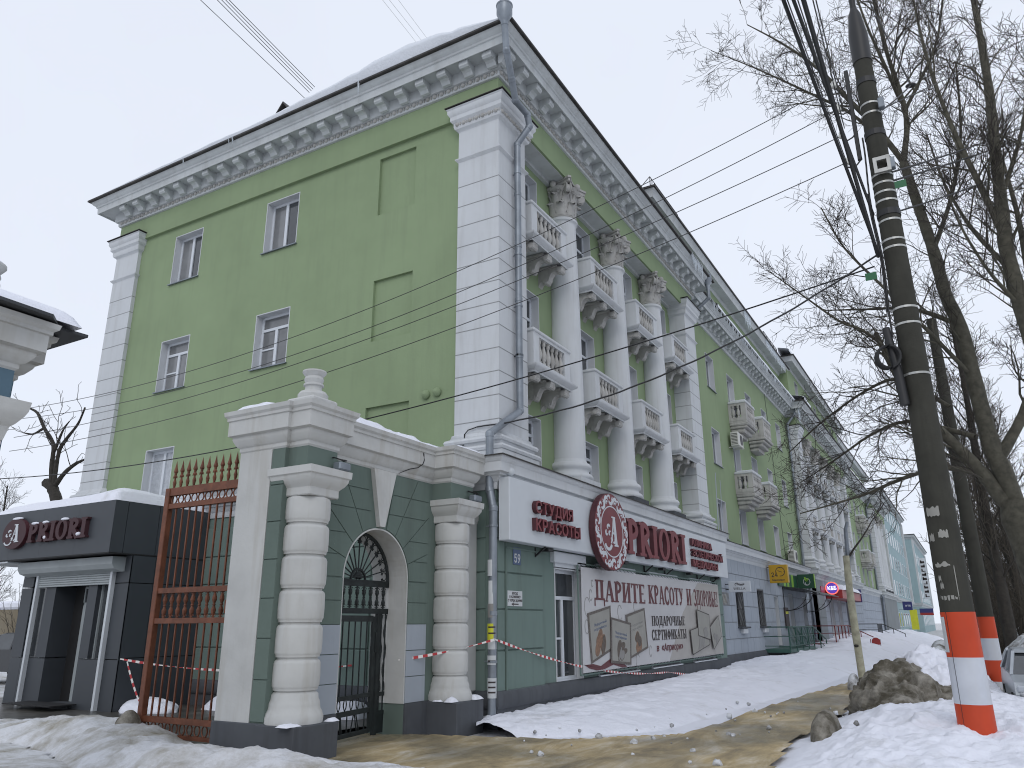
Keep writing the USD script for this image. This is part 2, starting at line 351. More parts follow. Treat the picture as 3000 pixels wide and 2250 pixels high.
def window(T, u0, u1, v0, v1, style='two', glass='glass_blind', rec=0.22, sill=True, reveal='white_plaster', frame='pvc_white', parent=None):
    parent = parent or BLD
    g = G(); t = 0.065
    a, b = u0 + 0.02, u1 - 0.02; c, d = v0 + 0.03, v1 - 0.02
    fbox(g, T, a, a + t, c, d, -rec - .06, -rec); fbox(g, T, b - t, b, c, d, -rec - .06, -rec)
    fbox(g, T, a + t, b - t, c, c + t, -rec - .06, -rec); fbox(g, T, a + t, b - t, d - t, d, -rec - .06, -rec)
    m = a + (b - a) * 0.47
    tr = d - (d - c) * 0.26
    if style in ('two', 'three', 'door'):
        fbox(g, T, m - .045, m + .045, c + t, (tr - .03 if style == 'three' else d - t), -rec - .055, -rec + .005)
    if style in ('three', 'top'):
        fbox(g, T, a + t, b - t, tr - .035, tr + .035, -rec - .056, -rec + .004)
    if style == 'three':
        fbox(g, T, a + t, m - .045, (c + tr) / 2 - .02, (c + tr) / 2 + .02, -rec - .05, -rec)
    if style == 'door':
        fbox(g, T, a + t, b - t, c + t, c + .75, -rec - .05, -rec - .01)
    w = part(parent, 'window', g, frame)
    if style == 'two':
        ps = [(a + t, m - .045, c + t, d - t, glass), (m + .045, b - t, c + t, d - t, 'glass_dark' if glass == 'glass_blind' else glass)]
    elif style == 'three':
        ps = [(a + t, m - .045, c + t, tr - .035, glass), (m + .045, b - t, c + t, tr - .035, glass), (a + t, b - t, tr + .035, d - t, glass)]
    elif style == 'door':
        ps = [(a + t, m - .045, c + .75, d - t, glass), (m + .045, b - t, c + .75, d - t, glass)]
    elif style == 'top':
        ps = [(a + t, b - t, c + t, tr - .035, glass), (a + t, b - t, tr + .035, d - t, glass)]
    else:
        ps = [(a + t, b - t, c + t, d - t, glass)]
    for (p0, p1, q0, q1, gl) in ps:
        part(w, 'pane', fbox(G(), T, p0 - .004, p1 + .004, q0 - .004, q1 + .004, -rec - .04, -rec - .025), gl)
    r = G()
    fbox(r, T, u0 - .003, u0 + .02, v0, v1, -rec - .1, .004); fbox(r, T, u1 - .02, u1 + .003, v0, v1, -rec - .1, .004)
    fbox(r, T, u0 + .02, u1 - .02, v1 - .02, v1 + .003, -rec - .1, .004)
    fbox(r, T, u0, u1, v0, v1, -rec - .16, -rec - .1)
    part(w, 'window_reveal', r, reveal)
    if sill:
        s = G(); v = T(np.array([(u0 - .04, v0 + .03, -rec), (u1 + .04, v0 + .03, -rec), (u1 + .04, v0 - .01, .06), (u0 - .04, v0 - .01, .06),
                                 (u0 - .04, v0 + .0, -rec), (u1 + .04, v0 + .0, -rec), (u1 + .04, v0 - .035, .06), (u0 - .04, v0 - .035, .06)], float))
        s.add(v, [(0, 1, 2, 3), (7, 6, 5, 4), (3, 2, 6, 7), (0, 3, 7, 4), (1, 5, 6, 2)])
        part(w, 'window_sill', s, 'zinc_pipe' if sill != 'white' else 'pvc_white')
    return w

# --- gable towards the yard
GY = 0.09
TS = S_(GY)
gwins = [(-10.95, -9.77, 10.90, 12.41, 'two'), (-7.24, -6.06, 10.91, 12.40, 'two'), (-10.95, -9.77, 7.69, 9.16, 'three'), (-7.24, -6.06, 7.70, 9.17, 'three'), (-10.98, -9.84, 4.62, 6.08, 'two')]
niches = [(-3.41, -2.32, 10.93, 12.47), (-3.42, -2.30, 7.72, 9.22), (-3.47, -2.28, 4.6, 6.17)]
wall_panel('wall', TS, [(-13.5, 4.4), (-0.05, 4.4), (-0.05, 12.70), (-13.5, 12.70)], [w[:4] for w in gwins] + niches, 0.30, 'green_wall')
for n in niches:
    fb = G(); fbox(fb, TS, n[0] - .1, n[1] + .1, n[2] - .1, n[3] + .1, -.30, -.075); part(BLD, 'blind_niche', fb, 'green_wall')
for i, (a, b, c, d, st) in enumerate(gwins):
    window(TS, a, b, c, d, st, 'glass_blind' if i != 4 else 'glass_lace', rec=.2)
part(BLD, 'frieze', B(-13.6, XW - .301, 0.0, .4, 12.70, 13.50), 'green_wall')
for (x, z) in ((-1.82, 6.22), (-1.53, 6.235)):
    g = G(); g.lathe([(0.0, 0), (.085, 0), (.1, .03), (.095, .06), (.06, .1), (0, .115)], (0, 0), 16, cap=False)
    v, f = g.mesh(); part(BLD, 'vent_cap', (np.stack([v[:, 0] + x, GY - v[:, 2], v[:, 1] + z], -1), f), 'green_wall', smooth=50)

# --- cornice carried round the whole street side
PATH = [(-13.6, 11.0), (-13.6, 0.0), (0.0, 0.0), (0.0, 14.29), (XW, 14.29), (XW, 34.7), (0.0, 34.7), (0.0, 55.55), (XW, 55.55), (XW, 75.3), (0.0, 75.3), (0.0, 89.6)]
PROF = [(-.05, 13.40), (.05, 13.42), (.07, 13.46), (.07, 13.545), (.13, 13.56), (.15, 13.60), (.15, 13.83), (.48, 13.83), (.50, 13.79), (.52, 13.79), (.53, 13.97), (.56, 13.985), (.57, 14.03), (.62, 14.06), (.66, 14.11), (.68, 14.15), (-.05, 14.15)]
part(BLD, 'cornice', G().sweep(PROF, PATH), 'cornice_white', smooth=35)
EDGE = [(.40, 14.152), (.735, 14.152), (.755, 14.165), (.755, 14.21), (.735, 14.225), (.40, 14.31), (.40, 14.152)]
part(BLD, 'eave_flashing', G().sweep(EDGE, PATH), 'roof_edge')
modp = Polygon([(.13, 13.60), (.13, 13.828), (.455, 13.828), (.455, 13.70), (.41, 13.665), (.33, 13.66), (.27, 13.63), (.22, 13.565), (.16, 13.555)])
def modillions(T, us, w=.235):
    for u in us:
        g = G(); g.prism(modp, w, lambda p: T(np.stack([u - w / 2 + p[:, 2], p[:, 1], p[:, 0]], -1))); part(BLD, 'modillion', g, 'cornice_white')
modillions(S_(0.0), [-.04 - .617 * k for k in range(22)])
modillions(E_(0.0), [-.12 + .6365 * k for k in range(23)])
modillions(E_(XW), [14.95 + .63 * k for k in range(31)])
modillions(E_(0.0), [34.45 + .638 * k for k in range(34)])
modillions(E_(XW), [56.1 + .63 * k for k in range(30)])
egg = trimesh.creation.icosphere(subdivisions=1, radius=1.0)
def eggs(T, u0, u1, v, w, sp, a, b, c):
    g = G()
    for u in np.arange(u0 + sp / 2, u1, sp):
        q = egg.vertices * np.array([a, b, c]) + np.array([u, v, w]); g.add(T(q), egg.faces)
        q = egg.vertices * np.array([a * .3, b * .9, c * .8]) + np.array([u + sp / 2, v, w]); g.add(T(q), egg.faces)
    part(BLD, 'egg_moulding', g, 'ornament_white', smooth=True)
eggs(S_(0.0), -13.6, 0.1, 13.505, .07, .2, .062, .055, .05)
eggs(E_(0.0), -0.1, 14.3, 13.505, .07, .2, .062, .055, .05)
eggs(E_(0.0), 34.7, 55.5, 13.505, .07, .26, .08, .055, .05)

# --- pilasters
def pilaster(x0, x1, y0, y1, open_sides=('E',)):
    """Square pier with block joints, base and capital; the plan box is x0..x1, y0..y1."""
    p = part(BLD, 'pilaster', B(x0, x1, y0, y1, 5.2, 12.32), 'white_plaster')
    path = [(x0, y1), (x0, y0), (x1, y0), (x1, y1)] if 'S' not in open_sides else None
    ring = [(x0, y0), (x1, y0), (x1, y1), (x0, y1)]
    base = [(.0, 5.22), (.035, 5.20), (.05, 5.14), (.06, 5.12), (.135, 5.085), (.155, 5.04), (.135, 4.995), (.09, 4.985), (.075, 4.945), (.11, 4.915), (.165, 4.905), (.195, 4.86), (.175, 4.81), (.15, 4.80), (.16, 4.795), (.16, 4.56), (.0, 4.56)]
    part(p, 'pilaster_base', G().sweep(base, ring, closed=True), 'white_plaster', smooth=40)
    cap = [(.0, 12.30), (.02, 12.33), (.07, 12.36), (.09, 12.42), (.09, 12.50), (.12, 12.53), (.15, 12.56), (.15, 12.66), (.165, 12.68), (.20, 12.74), (.20, 12.82), (.23, 12.845), (.0, 12.87)]
    part(p, 'pilaster_capital', G().sweep(cap, ring, closed=True), 'white_plaster', smooth=35)
    part(p, 'capital_flashing', B(x0 - .25, x1 + .25, y0 - .25, y1 + .25, 12.872, 12.89), 'roof_edge')
    s = [(.0, 11.50), (.03, 11.53), (.06, 11.56), (.06, 11.585), (.02, 11.60), (.0, 11.60)]
    part(p, 'string_course', G().sweep(s, ring, closed=True), 'white_plaster')
    j = G()
    for k in range(12):
        z = 10.87 - .4935 * k
        if z > 5.3: j.sweep([(.0, z - .011), (.0025, z - .010), (.0025, z + .010), (.0, z + .011)], ring, closed=True)
    part(p, 'block_joint', j, 'joint_grey', kind='stuff')
    return p
pilaster(-1.03, .02, -.02, 1.17)
for n, T, u0, u1, w in ((1, S_(-.02), -1.1, .1, .09), (2, E_(.02), -.1, 1.25, .09)):
    eggs(T, u0, u1, 12.46, w, .17, .055, .05, .045)
pilaster(-13.55, -12.5, -.02, .5)
pilaster(XW - .2, .02, 13.12, 14.30)
pilaster(XW - .2, .02, 34.72, 35.88)
pilaster(XW - .2, .02, 54.38, 55.54)
pilaster(XW - .2, .02, 75.3, 76.5)

# --- Corinthian columns
def leaf_mesh(g, base, ang, h, w, r0, out, droop):
    """One acanthus leaf: a curved strip climbing the bell and curling outwards at the tip."""
    c = np.array([math.cos(ang), math.sin(ang)]); t = np.array([-c[1], c[0]]); nu, nv = 4, 7; P = []
    for i in range(nv + 1):
        s = i / nv
        rr = r0 + out * (s ** 3) * (1.0 if s < .86 else 1.0) + .012
        zz = base + h * min(s, .86) / .86 - (droop * ((s - .86) / .14) if s > .86 else 0)
        if s > .86: rr += .035
        ww = w * (1 - .35 * s) * (0.88 + .16 * math.cos(i * PI)) * (.55 if s > .95 else 1)
        for j in range(nu + 1):
            q = j / nu - .5
            xy = c * (rr + .02 * math.cos(q * 2 * PI)) + t * q * ww
            P.append((xy[0], xy[1], zz - .02 * abs(q)))
    P = np.array(P); inner = P - np.array([c[0], c[1], 0]) * .05; n = nu + 1; f = []
    for i in range(nv):
        for j in range(nu):
            a = i * n + j; f.append((a, a + 1, a + n + 1, a + n))
    g.add(P, f); g.add(inner, [q[::-1] for q in f])
    for i in range(nv):
        for j in (0, nu):
            a = i * n + j; o = len(P)
            g.add(np.array([P[a], P[a + n], inner[a + n], inner[a]]), [(0, 1, 2, 3) if j == 0 else (3, 2, 1, 0)])

def capital_geo():
    g = G(); r = .36
    g.lathe([(r + .02, 0), (r + .045, .03), (r + .02, .06), (r - .01, .10), (r - .02, .45), (r + .02, .7), (r + .12, .84), (r + .14, .86)], (0, 0), 20)
    for k in range(8):
        leaf_mesh(g, .08, k * PI / 4 + PI / 8, .36, .30, r - .01, .12, .06)
        leaf_mesh(g, .20, k * PI / 4, .50, .27, r - .02, .17, .07)
    ab = .50                                     # concave abacus with cut corners
    pts = []
    for k in range(4):
        a0, a1 = k * PI / 2 + PI / 4, (k + 1) * PI / 2 + PI / 4
        p0 = np.array([math.cos(a0), math.sin(a0)]) * ab * 1.46; p1 = np.array([math.cos(a1), math.sin(a1)]) * ab * 1.46
        t = (p1 - p0) / np.linalg.norm(p1 - p0); nrm = np.array([t[1], -t[0]])
        for s in np.linspace(.06, .94, 8):
            q = p0 + (p1 - p0) * s - nrm * .15 * math.sin(PI * s); pts.append(q)
    pl = Polygon(pts)
    g.prism(pl, .08, lambda p: p + np.array([0, 0, .90])); g.prism(pl.buffer(.03, join_style=2), .055, lambda p: p + np.array([0, 0, .985]))
    for k in range(4):                           # corner volutes and fleurons
        a = k * PI / 2 + PI / 4; c = np.array([math.cos(a), math.sin(a), 0]); t = np.array([-c[1], c[0], 0])
        for side in (-1, 1):
            sp = []
            for th in np.linspace(0, 2.6 * PI, 26):
                rad = .135 * (1 - th / (2.9 * PI)); ctr = c * .52 + np.array([0, 0, .755])
                sp.append(ctr + t * side * (.055 - .0 * th) + c * rad * math.cos(PI / 2 - th) + np.array([0, 0, rad * math.sin(PI / 2 - th)]))
            g.tube(sp, .026, 5)
            g.tube([c * (.30) + t * side * .16 + np.array([0, 0, .42]), c * .38 + t * side * .12 + np.array([0, 0, .72]), sp[0]], [.03, .03, .03], 5)
        ctr = c * .52 + np.array([0, 0, .755])
        g.tube([ctr - t * .075, ctr + t * .075], .11, 10, cap=True)
        a2 = k * PI / 2; m = trimesh.creation.icosphere(subdivisions=1, radius=.09); g.add(m.vertices * np.array([1, 1, 1.1]) + np.array([math.cos(a2) * .47, math.sin(a2) * .47, .93]), m.faces)
        for s2 in (-1, 1):
            th = a2 + s2 * .3; sp = [np.array([math.cos(th) * .44, math.sin(th) * .44, .74]) + np.array([-math.sin(th), math.cos(th), 0]) * .075 * (1 - q / 9) * math.cos(q * .9) + np.array([0, 0, .075 * (1 - q / 9) * math.sin(q * .9)]) for q in range(9)]
            g.tube(sp, .02, 4)
    return g.mesh()
CAPITAL = capital_geo()
def column(y, x=-.36, plinth='plinth_grey', detail=True):
    ts = np.linspace(0, 1, 9); prof = [(.455, 5.22), (.435, 5.25), (.42, 5.30)] + [(.415 - .06 * t ** 1.6, 5.32 + t * 6.2) for t in ts] + [(.375, 11.56), (.41, 11.58), (.415, 11.63), (.39, 11.66)]
    c = part(BLD, 'column', G().lathe(prof, (x, y), 28 if detail else 14), 'white_plaster', smooth=40)
    bp = [(.455, 5.22), (.50, 5.20), (.535, 5.15), (.535, 5.10), (.50, 5.06), (.475, 5.04), (.47, 5.0), (.49, 4.965), (.53, 4.95), (.57, 4.91), (.575, 4.86), (.545, 4.82), (.5, 4.81)][::-1]
    part(c, 'column_base', G().lathe(bp, (x, y), 28 if detail else 14), 'white_plaster', smooth=50)
    part(c, 'plinth_block', B(x - .4, x + .56, y - .56, y + .56, 4.56, 4.81), plinth)
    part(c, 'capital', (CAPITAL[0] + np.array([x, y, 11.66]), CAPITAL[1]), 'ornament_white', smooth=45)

# --- balconies of the colonnades
def baluster_geo(h, n=10):
    k = h / .60
    return [(.055, 0), (.055, .05 * k), (.035, .07 * k), (.05, .12 * k), (.072, .2 * k), (.065, .28 * k), (.035, .42 * k), (.028, .46 * k), (.05, .49 * k), (.05, .53 * k), (.04, .55 * k), (.055, .57 * k), (.055, .60 * k)]
cons = []
for (u, v) in [(.0, .0), (.62, .0), (.62, -.05), (.58, -.13), (.50, -.15), (.44, -.11), (.36, -.12), (.30, -.2), (.27, -.3), (.22, -.36), (.14, -.36), (.10, -.30), (.05, -.33), (.0, -.42)]: cons.append((u, v))
CONS = Polygon(cons)
def balcony(yc, z, xf=.09, half=.9, detail=True, x0=XW):
    """Slab at z (its top); the front stands at xf."""
    y0, y1 = yc - half, yc + half; T = E_(xf); H = .86; t = .13
    g = G()
    g.box(x0, xf - .02, y0 + .02, y1 - .02, z - .10, z - .002)
    g.box(x0, xf - t, y0, y0 + t, z, z + H - .08); g.box(x0, xf - t, y1 - t, y1, z, z + H - .08)          # solid cheeks
    ou0, ou1 = y0 + .27, y1 - .27
    fr = sbox(y0, z, y1, z + H - .08).difference(sbox(ou0, z + .14, ou1, z + H - .15))
    g.prism(fr, t, lambda p: T(p + np.array([0, 0, -t])))
    b = part(BLD, 'balcony', g, 'white_plaster')
    part(b, 'handrail', B(x0, xf + .035, y0 - .035, y1 + .035, z + H - .08, z + H, c=.02), 'white_plaster')
    sl = [(.0, z - .16), (.02, z - .16), (.02, z - .12), (.06, z - .10), (.12, z - .06), (.135, z - .03), (.135, z + .0), (.0, z + .03)]
    part(b, 'slab_moulding', G().sweep(sl, [(x0, y0), (xf, y0), (xf, y1), (x0, y1)]), 'white_plaster', smooth=35)
    n = 6; hh = H - .29
    if detail:
        for k in range(n):
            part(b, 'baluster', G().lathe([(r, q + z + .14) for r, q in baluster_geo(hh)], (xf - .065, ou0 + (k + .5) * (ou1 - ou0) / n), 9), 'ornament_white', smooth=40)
    else:
        q = G()
        for k in range(n): q.lathe([(r, s + z + .14) for r, s in baluster_geo(hh)][::2], (xf - .065, ou0 + (k + .5) * (ou1 - ou0) / n), 6)
        part(b, 'balusters', q, 'ornament_white', smooth=40)
    for s in (-.72, 0, .72):
        yy = yc + s * (half - .12) / .78; w = .2
        c = G(); c.prism(CONS, w, lambda p: np.stack([x0 + p[:, 0] * (xf - x0 + .02) / .64, yy - w / 2 + p[:, 2], z - .165 + p[:, 1]], -1))
        for (u, v, r) in ((.555, -.09, .065), (.18, -.31, .06)):
            uu = x0 + u * (xf - x0 + .02) / .64; c.tube([(uu, yy - w / 2 - .025, z - .165 + v), (uu, yy + w / 2 + .025, z - .165 + v)], r, 10, cap=True)
        c.box(x0, xf - .12, yy - .15, yy + .15, z - .166, z - .12)
        part(b, 'bracket', c, 'ornament_white')
    return b

FL = (6.93, 10.07)
def pavilion(y0, ncol, detail=True, plinths=None, glass=None):
    ax = [y0 + .585 + 3.28 * k for k in range(ncol + 2)]
    y1 = ax[-1] + .585
    bays = [(ax[i] + ax[i + 1]) / 2 for i in range(ncol + 1)]
    holes = []
    for b in bays: holes += [(b - .62, b + .62, 4.72, 6.12), (b - .62, b + .62, 6.97, 9.2), (b - .62, b + .62, 10.12, 12.40)]
    wall_panel('wall', E_(XW), [(y0, 4.4), (y1, 4.4), (y1, 12.7), (y0, 12.7)], holes, .35, 'green_wall')
    for i, h in enumerate(holes):
        window(E_(XW), *h[:2], h[2], h[3], 'top' if h[3] - h[2] > 2 else 'three', 'glass_dark', sill=False, rec=.2)
    part(BLD, 'frieze', B(XW - .3, 0.0, y0, y1 - .005, 12.702, 13.50), 'green_wall')
    sf = G(); sf.box(XW, -.06, y0 + 1.2, y1 - 1.2, 12.685, 12.70); sf.box(XW + .0, XW + .1, y0 + 1.2, y1 - 1.2, 12.60, 12.684)
    part(BLD, 'soffit', sf, 'cornice_white')
    for i, a in enumerate(ax[1:-1]): column(a, plinth=(plinths[i] if plinths else 'white_plaster'), detail=detail)
    for b in bays:
        for z in FL: balcony(b, z, detail=detail)
    for i in range(len(ax) - 1):
        part(BLD, 'low_wall', B(XW - .1, -.15, ax[i] + .56, ax[i + 1] - .56, 4.56, 4.70), 'plinth_grey')
    return y1
pavilion(0.0, 3, plinths=['white_plaster', 'plinth_grey', 'plinth_grey'])
pavilion(34.7, 5, detail=False)

# --- plain stretches of street wall with windows and the older balconies
def old_balcony(yc, z, xf=.2, half=.82):
    y0, y1 = yc - half, yc + half; g = G(); H = .88; t = .11
    g.box(XW, xf - .01, y0 + .01, y1 - .01, z - .08, z)
    side = sbox(XW, z, xf - t, z + H - .09).difference(sbox(XW + .12, z + .14, xf - .22, z + H - .2))
    for yy in (y0, y1 - t): g.prism(side, t, lambda p: np.stack([p[:, 0], yy + p[:, 2], p[:, 1]], -1))
    fr = sbox(y0, z, y1, z + H - .09).difference(sbox(y0 + .2, z + .14, y1 - .2, z + H - .2))
    g.prism(fr, t, lambda p: E_(xf - t)(p))
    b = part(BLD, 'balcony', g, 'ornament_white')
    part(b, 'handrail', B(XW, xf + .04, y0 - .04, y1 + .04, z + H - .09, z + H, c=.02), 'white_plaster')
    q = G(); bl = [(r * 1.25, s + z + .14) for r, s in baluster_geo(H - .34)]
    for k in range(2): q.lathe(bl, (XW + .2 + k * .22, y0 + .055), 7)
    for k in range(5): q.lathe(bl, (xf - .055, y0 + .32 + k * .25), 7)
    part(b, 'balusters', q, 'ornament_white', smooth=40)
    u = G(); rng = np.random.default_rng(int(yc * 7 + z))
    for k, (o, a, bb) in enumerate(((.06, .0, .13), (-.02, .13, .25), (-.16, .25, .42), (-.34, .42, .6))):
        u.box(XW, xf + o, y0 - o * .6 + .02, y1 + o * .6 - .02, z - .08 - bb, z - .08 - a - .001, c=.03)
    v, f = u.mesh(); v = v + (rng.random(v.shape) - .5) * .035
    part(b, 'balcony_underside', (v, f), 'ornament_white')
    part(b, 'snow_cap', B(XW + .1, xf + .02, y0, y1, z + H + .001, z + H + .05, c=.03), 'snow_roof')
def plain_stretch(y0, y1, wy, balc, attic=True):
    holes = []
    for i, y in enumerate(wy):
        for z in (4.85, 7.75, 10.95):
            door = i in balc and z > 7
            holes.append((y - .6, y + .6, z - (.75 if door else 0) - .05, z + 1.43))
    wall_panel('wall', E_(XW), [(y0, 4.2), (y1, 4.2), (y1, 13.45), (y0, 13.45)], holes, .35, 'green_wall')
    for i, h in enumerate(holes): window(E_(XW), h[0], h[1], h[2], h[3], 'two', ['glass_dark', 'glass_blind'][i % 2], rec=.2)
    for i in balc:
        for z in FL: old_balcony(wy[i], z)
wB = [18.27, 21.6, 24.95, 28.4, 31.9]
plain_stretch(14.29, 34.7, wB, [1, 2])
wD = [58.5, 62.0, 65.4, 68.8, 72.2]
plain_stretch(55.55, 75.3, wD, [2, 3])
g = G(); g.box(-1.2, XW, 75.3, 89.6, 4.2, 13.45); part(BLD, 'wall', g, 'green_wall')
for y in (78.6, 81.9, 85.2): column(y, detail=False)
part(BLD, 'frieze', B(XW - .3, 0, 75.31, 89.6, 12.7, 13.5), 'green_wall')
# faded repair patches on the plain wall
g = G()
for (y, z0, z1, w) in ((17.55, 4.6, 7.3, .10), (18.2, 4.4, 7.1, .08)):
    v = np.array([(XW + .003, y - w * 2.2, z0), (XW + .003, y - w * .8, z0), (XW + .003, y + w * 2, z1), (XW + .003, y + w, z1)]); g.add(v, [(0, 1, 2, 3)])
part(BLD, 'pale_patch', g, 'pale_blue_block')
part(BLD, 'pale_patch', B(XW - .01, XW + .004, 14.4, 16.4, 12.0, 13.2), 'teal_wall')

# --- attic storey behind the cornice, roofs
def attic(y0, y1, x, z1, wins, over=.34):
    holes = [(y - .55, y + .55, 14.5, z1 - .45) for y in wins]
    wall_panel('attic_wall', E_(x), [(y0, 14.2), (y1, 14.2), (y1, z1), (y0, z1)], holes, .3, 'green_wall')
    for h in holes: window(E_(x), *h, 'two', 'glass_dark', sill=False)
    e = G(); e.box(-6, x - .3, y0, y0 + .3, 14.2, z1); e.box(-6, x - .3, y1 - .3, y1, 14.2, z1); part(BLD, 'attic_wall', e, 'green_wall')
    pr = [(.0, z1 - .12), (.05, z1 - .08), (.07, z1), (over - .1, z1 + .02), (over - .08, z1 + .18), (over, z1 + .33), (0, z1 + .33)]
    pa = [(-6, y0), (x, y0), (x, y1), (-6, y1)]
    part(BLD, 'attic_cornice', G().sweep(pr, pa), 'cornice_white', smooth=35)
    ed = [(over - .15, z1 + .332), (over + .05, z1 + .332), (over + .06, z1 + .40), (over - .15, z1 + .44)]
    part(BLD, 'eave_flashing', G().sweep(ed, pa), 'roof_edge')
    r = G(); r.add(np.array([(x + over, y0 - over, z1 + .41), (x + over, y1 + over, z1 + .41), (-7, y1 - 3, z1 + 1.0), (-7, y0 + 3, z1 + 1.0), (-14, y0 - over, z1 + .41), (-14, y1 + over, z1 + .41)]), [(0, 1, 2, 3), (4, 3, 2, 5), (0, 3, 4, 4), (1, 5, 2, 2)])
    part(BLD, 'roof', r, 'sheet_metal')
attic(11.6, 34.7, -.66, 16.2, [21.6, 24.95, 28.4, 31.9], over=.55)
attic(34.7, 55.5, -.15, 16.75, [37.5, 41, 44.5, 48, 51.5], over=.55)
attic(55.5, 78.8, -.66, 16.2, wD, over=.55)
r = G()
r.add(np.array([(.72, -.72, 14.215), (.72, 12.2, 14.215), (-6.8, 12.2, 17.0), (-6.8, 6.8, 17.0), (-14.3, -.72, 14.215), (-14.3, 12.2, 14.215)]), [(0, 1, 2, 3), (0, 3, 4, 4), (4, 3, 2, 5)])
part(BLD, 'roof', r, 'sheet_metal')
for (a, b, x, z) in ((12.2, 34.9, XW + .7, 14.22), (34.5, 55.8, .7, 14.22), (55.3, 75.5, XW + .7, 14.22), (75.1, 89.6, .7, 14.22)):
    v = np.array([(x, a, z), (x, b, z), (-2.0, b, z + .9), (-2.0, a, z + .9)]); part(BLD, 'lower_roof', G().add(v, [(0, 1, 2, 3)]), 'sheet_metal')
g = G(); g.box(-6.5, -1.2, 75.3, 89.6, 4, 14.2); g.box(-13.4, -6.6, 14, 89, 4, 14.2); part(BLD, 'rear_wall', g, 'green_wall')
def roof_rail(y0, y1, x, z):
    q = G(); n = max(2, int((y1 - y0) / .8)); ys = np.linspace(y0, y1, n + 1)
    for y in ys: q.bar((x, y, z), (x, y, z + .6), .025); q.bar((x, y, z + .6), (x - .5, y, z + .15), .02)
    for h in (.28, .6): q.bar((x, y0, z + h), (x, y1, z + h), .02)
    for y in np.arange(y0, y1, .16): q.bar((x, y, z), (x, y, z + .6), .012)
    part(BLD, 'roof_railing', q, 'black_plastic')
roof_rail(11.4, 14.6, -.35, 16.62); roof_rail(29.5, 33.0, -.3, 16.62)
# dormer on the yard slope
g = G(); dx, dy, dz = -8.1, 1.1, 14.8
fr = Polygon([(-1.0, 0), (1.0, 0), (1.0, .55), (0, 1.72), (-1.0, .55)])
g.prism(fr, .06, lambda p: np.stack([dx + p[:, 0], dy + .35 - p[:, 2], dz + p[:, 1]], -1))
D1 = part(BLD, 'dormer', g, 'sheet_metal')
g = G()
for s in (-1, 1):
    a = np.array([(dx + s * 1.25, dy - .1, dz + .2), (dx, dy - .1, dz + 1.8), (dx, dy + 4.2, dz + 1.8), (dx + s * 1.25, dy + 3.0, dz + .2)]); a2 = a + np.array([0, 0, -.06])
    g.add(np.vstack([a, a2]), [(0, 1, 2, 3), (7, 6, 5, 4), (0, 4, 5, 1), (1, 5, 6, 2), (2, 6, 7, 3), (3, 7, 4, 0)])
part(D1, 'dormer_roof', g, 'roof_edge')
# snow lying on the yard-side roof, thickest beside the corner
nx, ny = 150, 16; xs = np.linspace(-13.6, .55, nx); us = np.array([0, .0, .0, .01, .03, .06, .1, .16, .24, .33, .43, .54, .66, .78, .9, 1.0])
th = np.interp(xs, [-13.6, -11, -9, -6, -4, -2.6, -1.6, -.6, .55], [.03, .06, .10, .13, .24, .42, .40, .26, .02])
tops, bots = [], []
for i, x in enumerate(xs):
    for j, u in enumerate(us):
        d = 3.2 * u; y = -.735 + d; zr = 14.225 + d * .40
        n = meshkit.fbm(np.array([x * 1.1, d * 1.4, 3.0]), 4, 5) - .5
        n0 = meshkit.fbm(np.array([x * 1.3, 0.0, 3.0]), 4, 5) - .5; tt = th[i] * (1 + .7 * n0)
        k, o = ((0.0, .0), (.45, -.10), (.85, -.07), (1.0, .0))[j] if j < 4 else (1.0 + .35 * n, 0)
        xc = min(x, .60 - d)
        tops.append((xc, y + o * min(1, tt / .3) + .03 * n * (j > 0), zr + tt * k * (1 - .45 * u))); bots.append((xc, y, zr - .03))
tops, bots = np.array(tops), np.array(bots); f = []
for i in range(nx - 1):
    for j in range(ny - 1):
        a = i * ny + j; f.append((a, a + ny, a + ny + 1, a + 1))
N = len(tops); g = G().add(np.vstack([tops, bots]), f + [tuple(N + np.array(q[::-1])) for q in f] + [(i * ny, N + i * ny, N + (i + 1) * ny, (i + 1) * ny) for i in range(nx - 1)])
part(BLD, 'roof_snow', g, 'snow_roof', smooth=True)
def snow_strip(x, y0, y1, z, w, h, seed):
    ys = np.arange(y0, y1, .12); P = []
    for y in ys:
        k = h * (.35 + 1.3 * meshkit.fbm(np.array([y * .9, 1.0, seed]), 4, seed))
        P += [(x + .02, y, z), (x + .03, y, z + k * .6), (x - .08, y, z + k), (x - w, y, z + k * .9 + w * .25), (x - w, y, z)]
    f = [(i * 5 + j, (i + 1) * 5 + j, (i + 1) * 5 + j + 1, i * 5 + j + 1) for i in range(len(ys) - 1) for j in range(4)]
    part(BLD, 'cornice_snow', G().add(np.array(P), f), 'snow_roof', smooth=True)
snow_strip(XW + .74, 17.5, 34.4, 14.20, .7, .16, 3); snow_strip(.74, 34.0, 36.4, 14.2, .7, .22, 4); snow_strip(XW + .74, 56, 74, 14.2, .6, .16, 6)
snow_strip(.3, 33.4, 36.0, 17.15, .6, .2, 8)
rng = np.random.default_rng(3)
def icicles(pts):
    q = G()
    for (x, y, z, l) in pts: q.lathe([(.0, z - l), (.012, z - l * .6), (.026, z - l * .15), (.035, z + .02)], (x, y), 5)
    part(BLD, 'icicles', q, 'icicle_ice', smooth=True, kind='stuff')
icicles([(-3.5, -.74, 14.2, .42), (-7.9, -.74, 14.2, .2), (-9.9, -.74, 14.2, .16), (-8.05, -.74, 14.2, .12)] + [(.74, 12.2 + k * .15, 14.18, .25 + .5 * rng.random()) for k in range(9)])
icicles([(XW + .74, y, 14.19, .06 + .3 * rng.random() ** 2) for y in np.arange(16, 34.3, .17)])
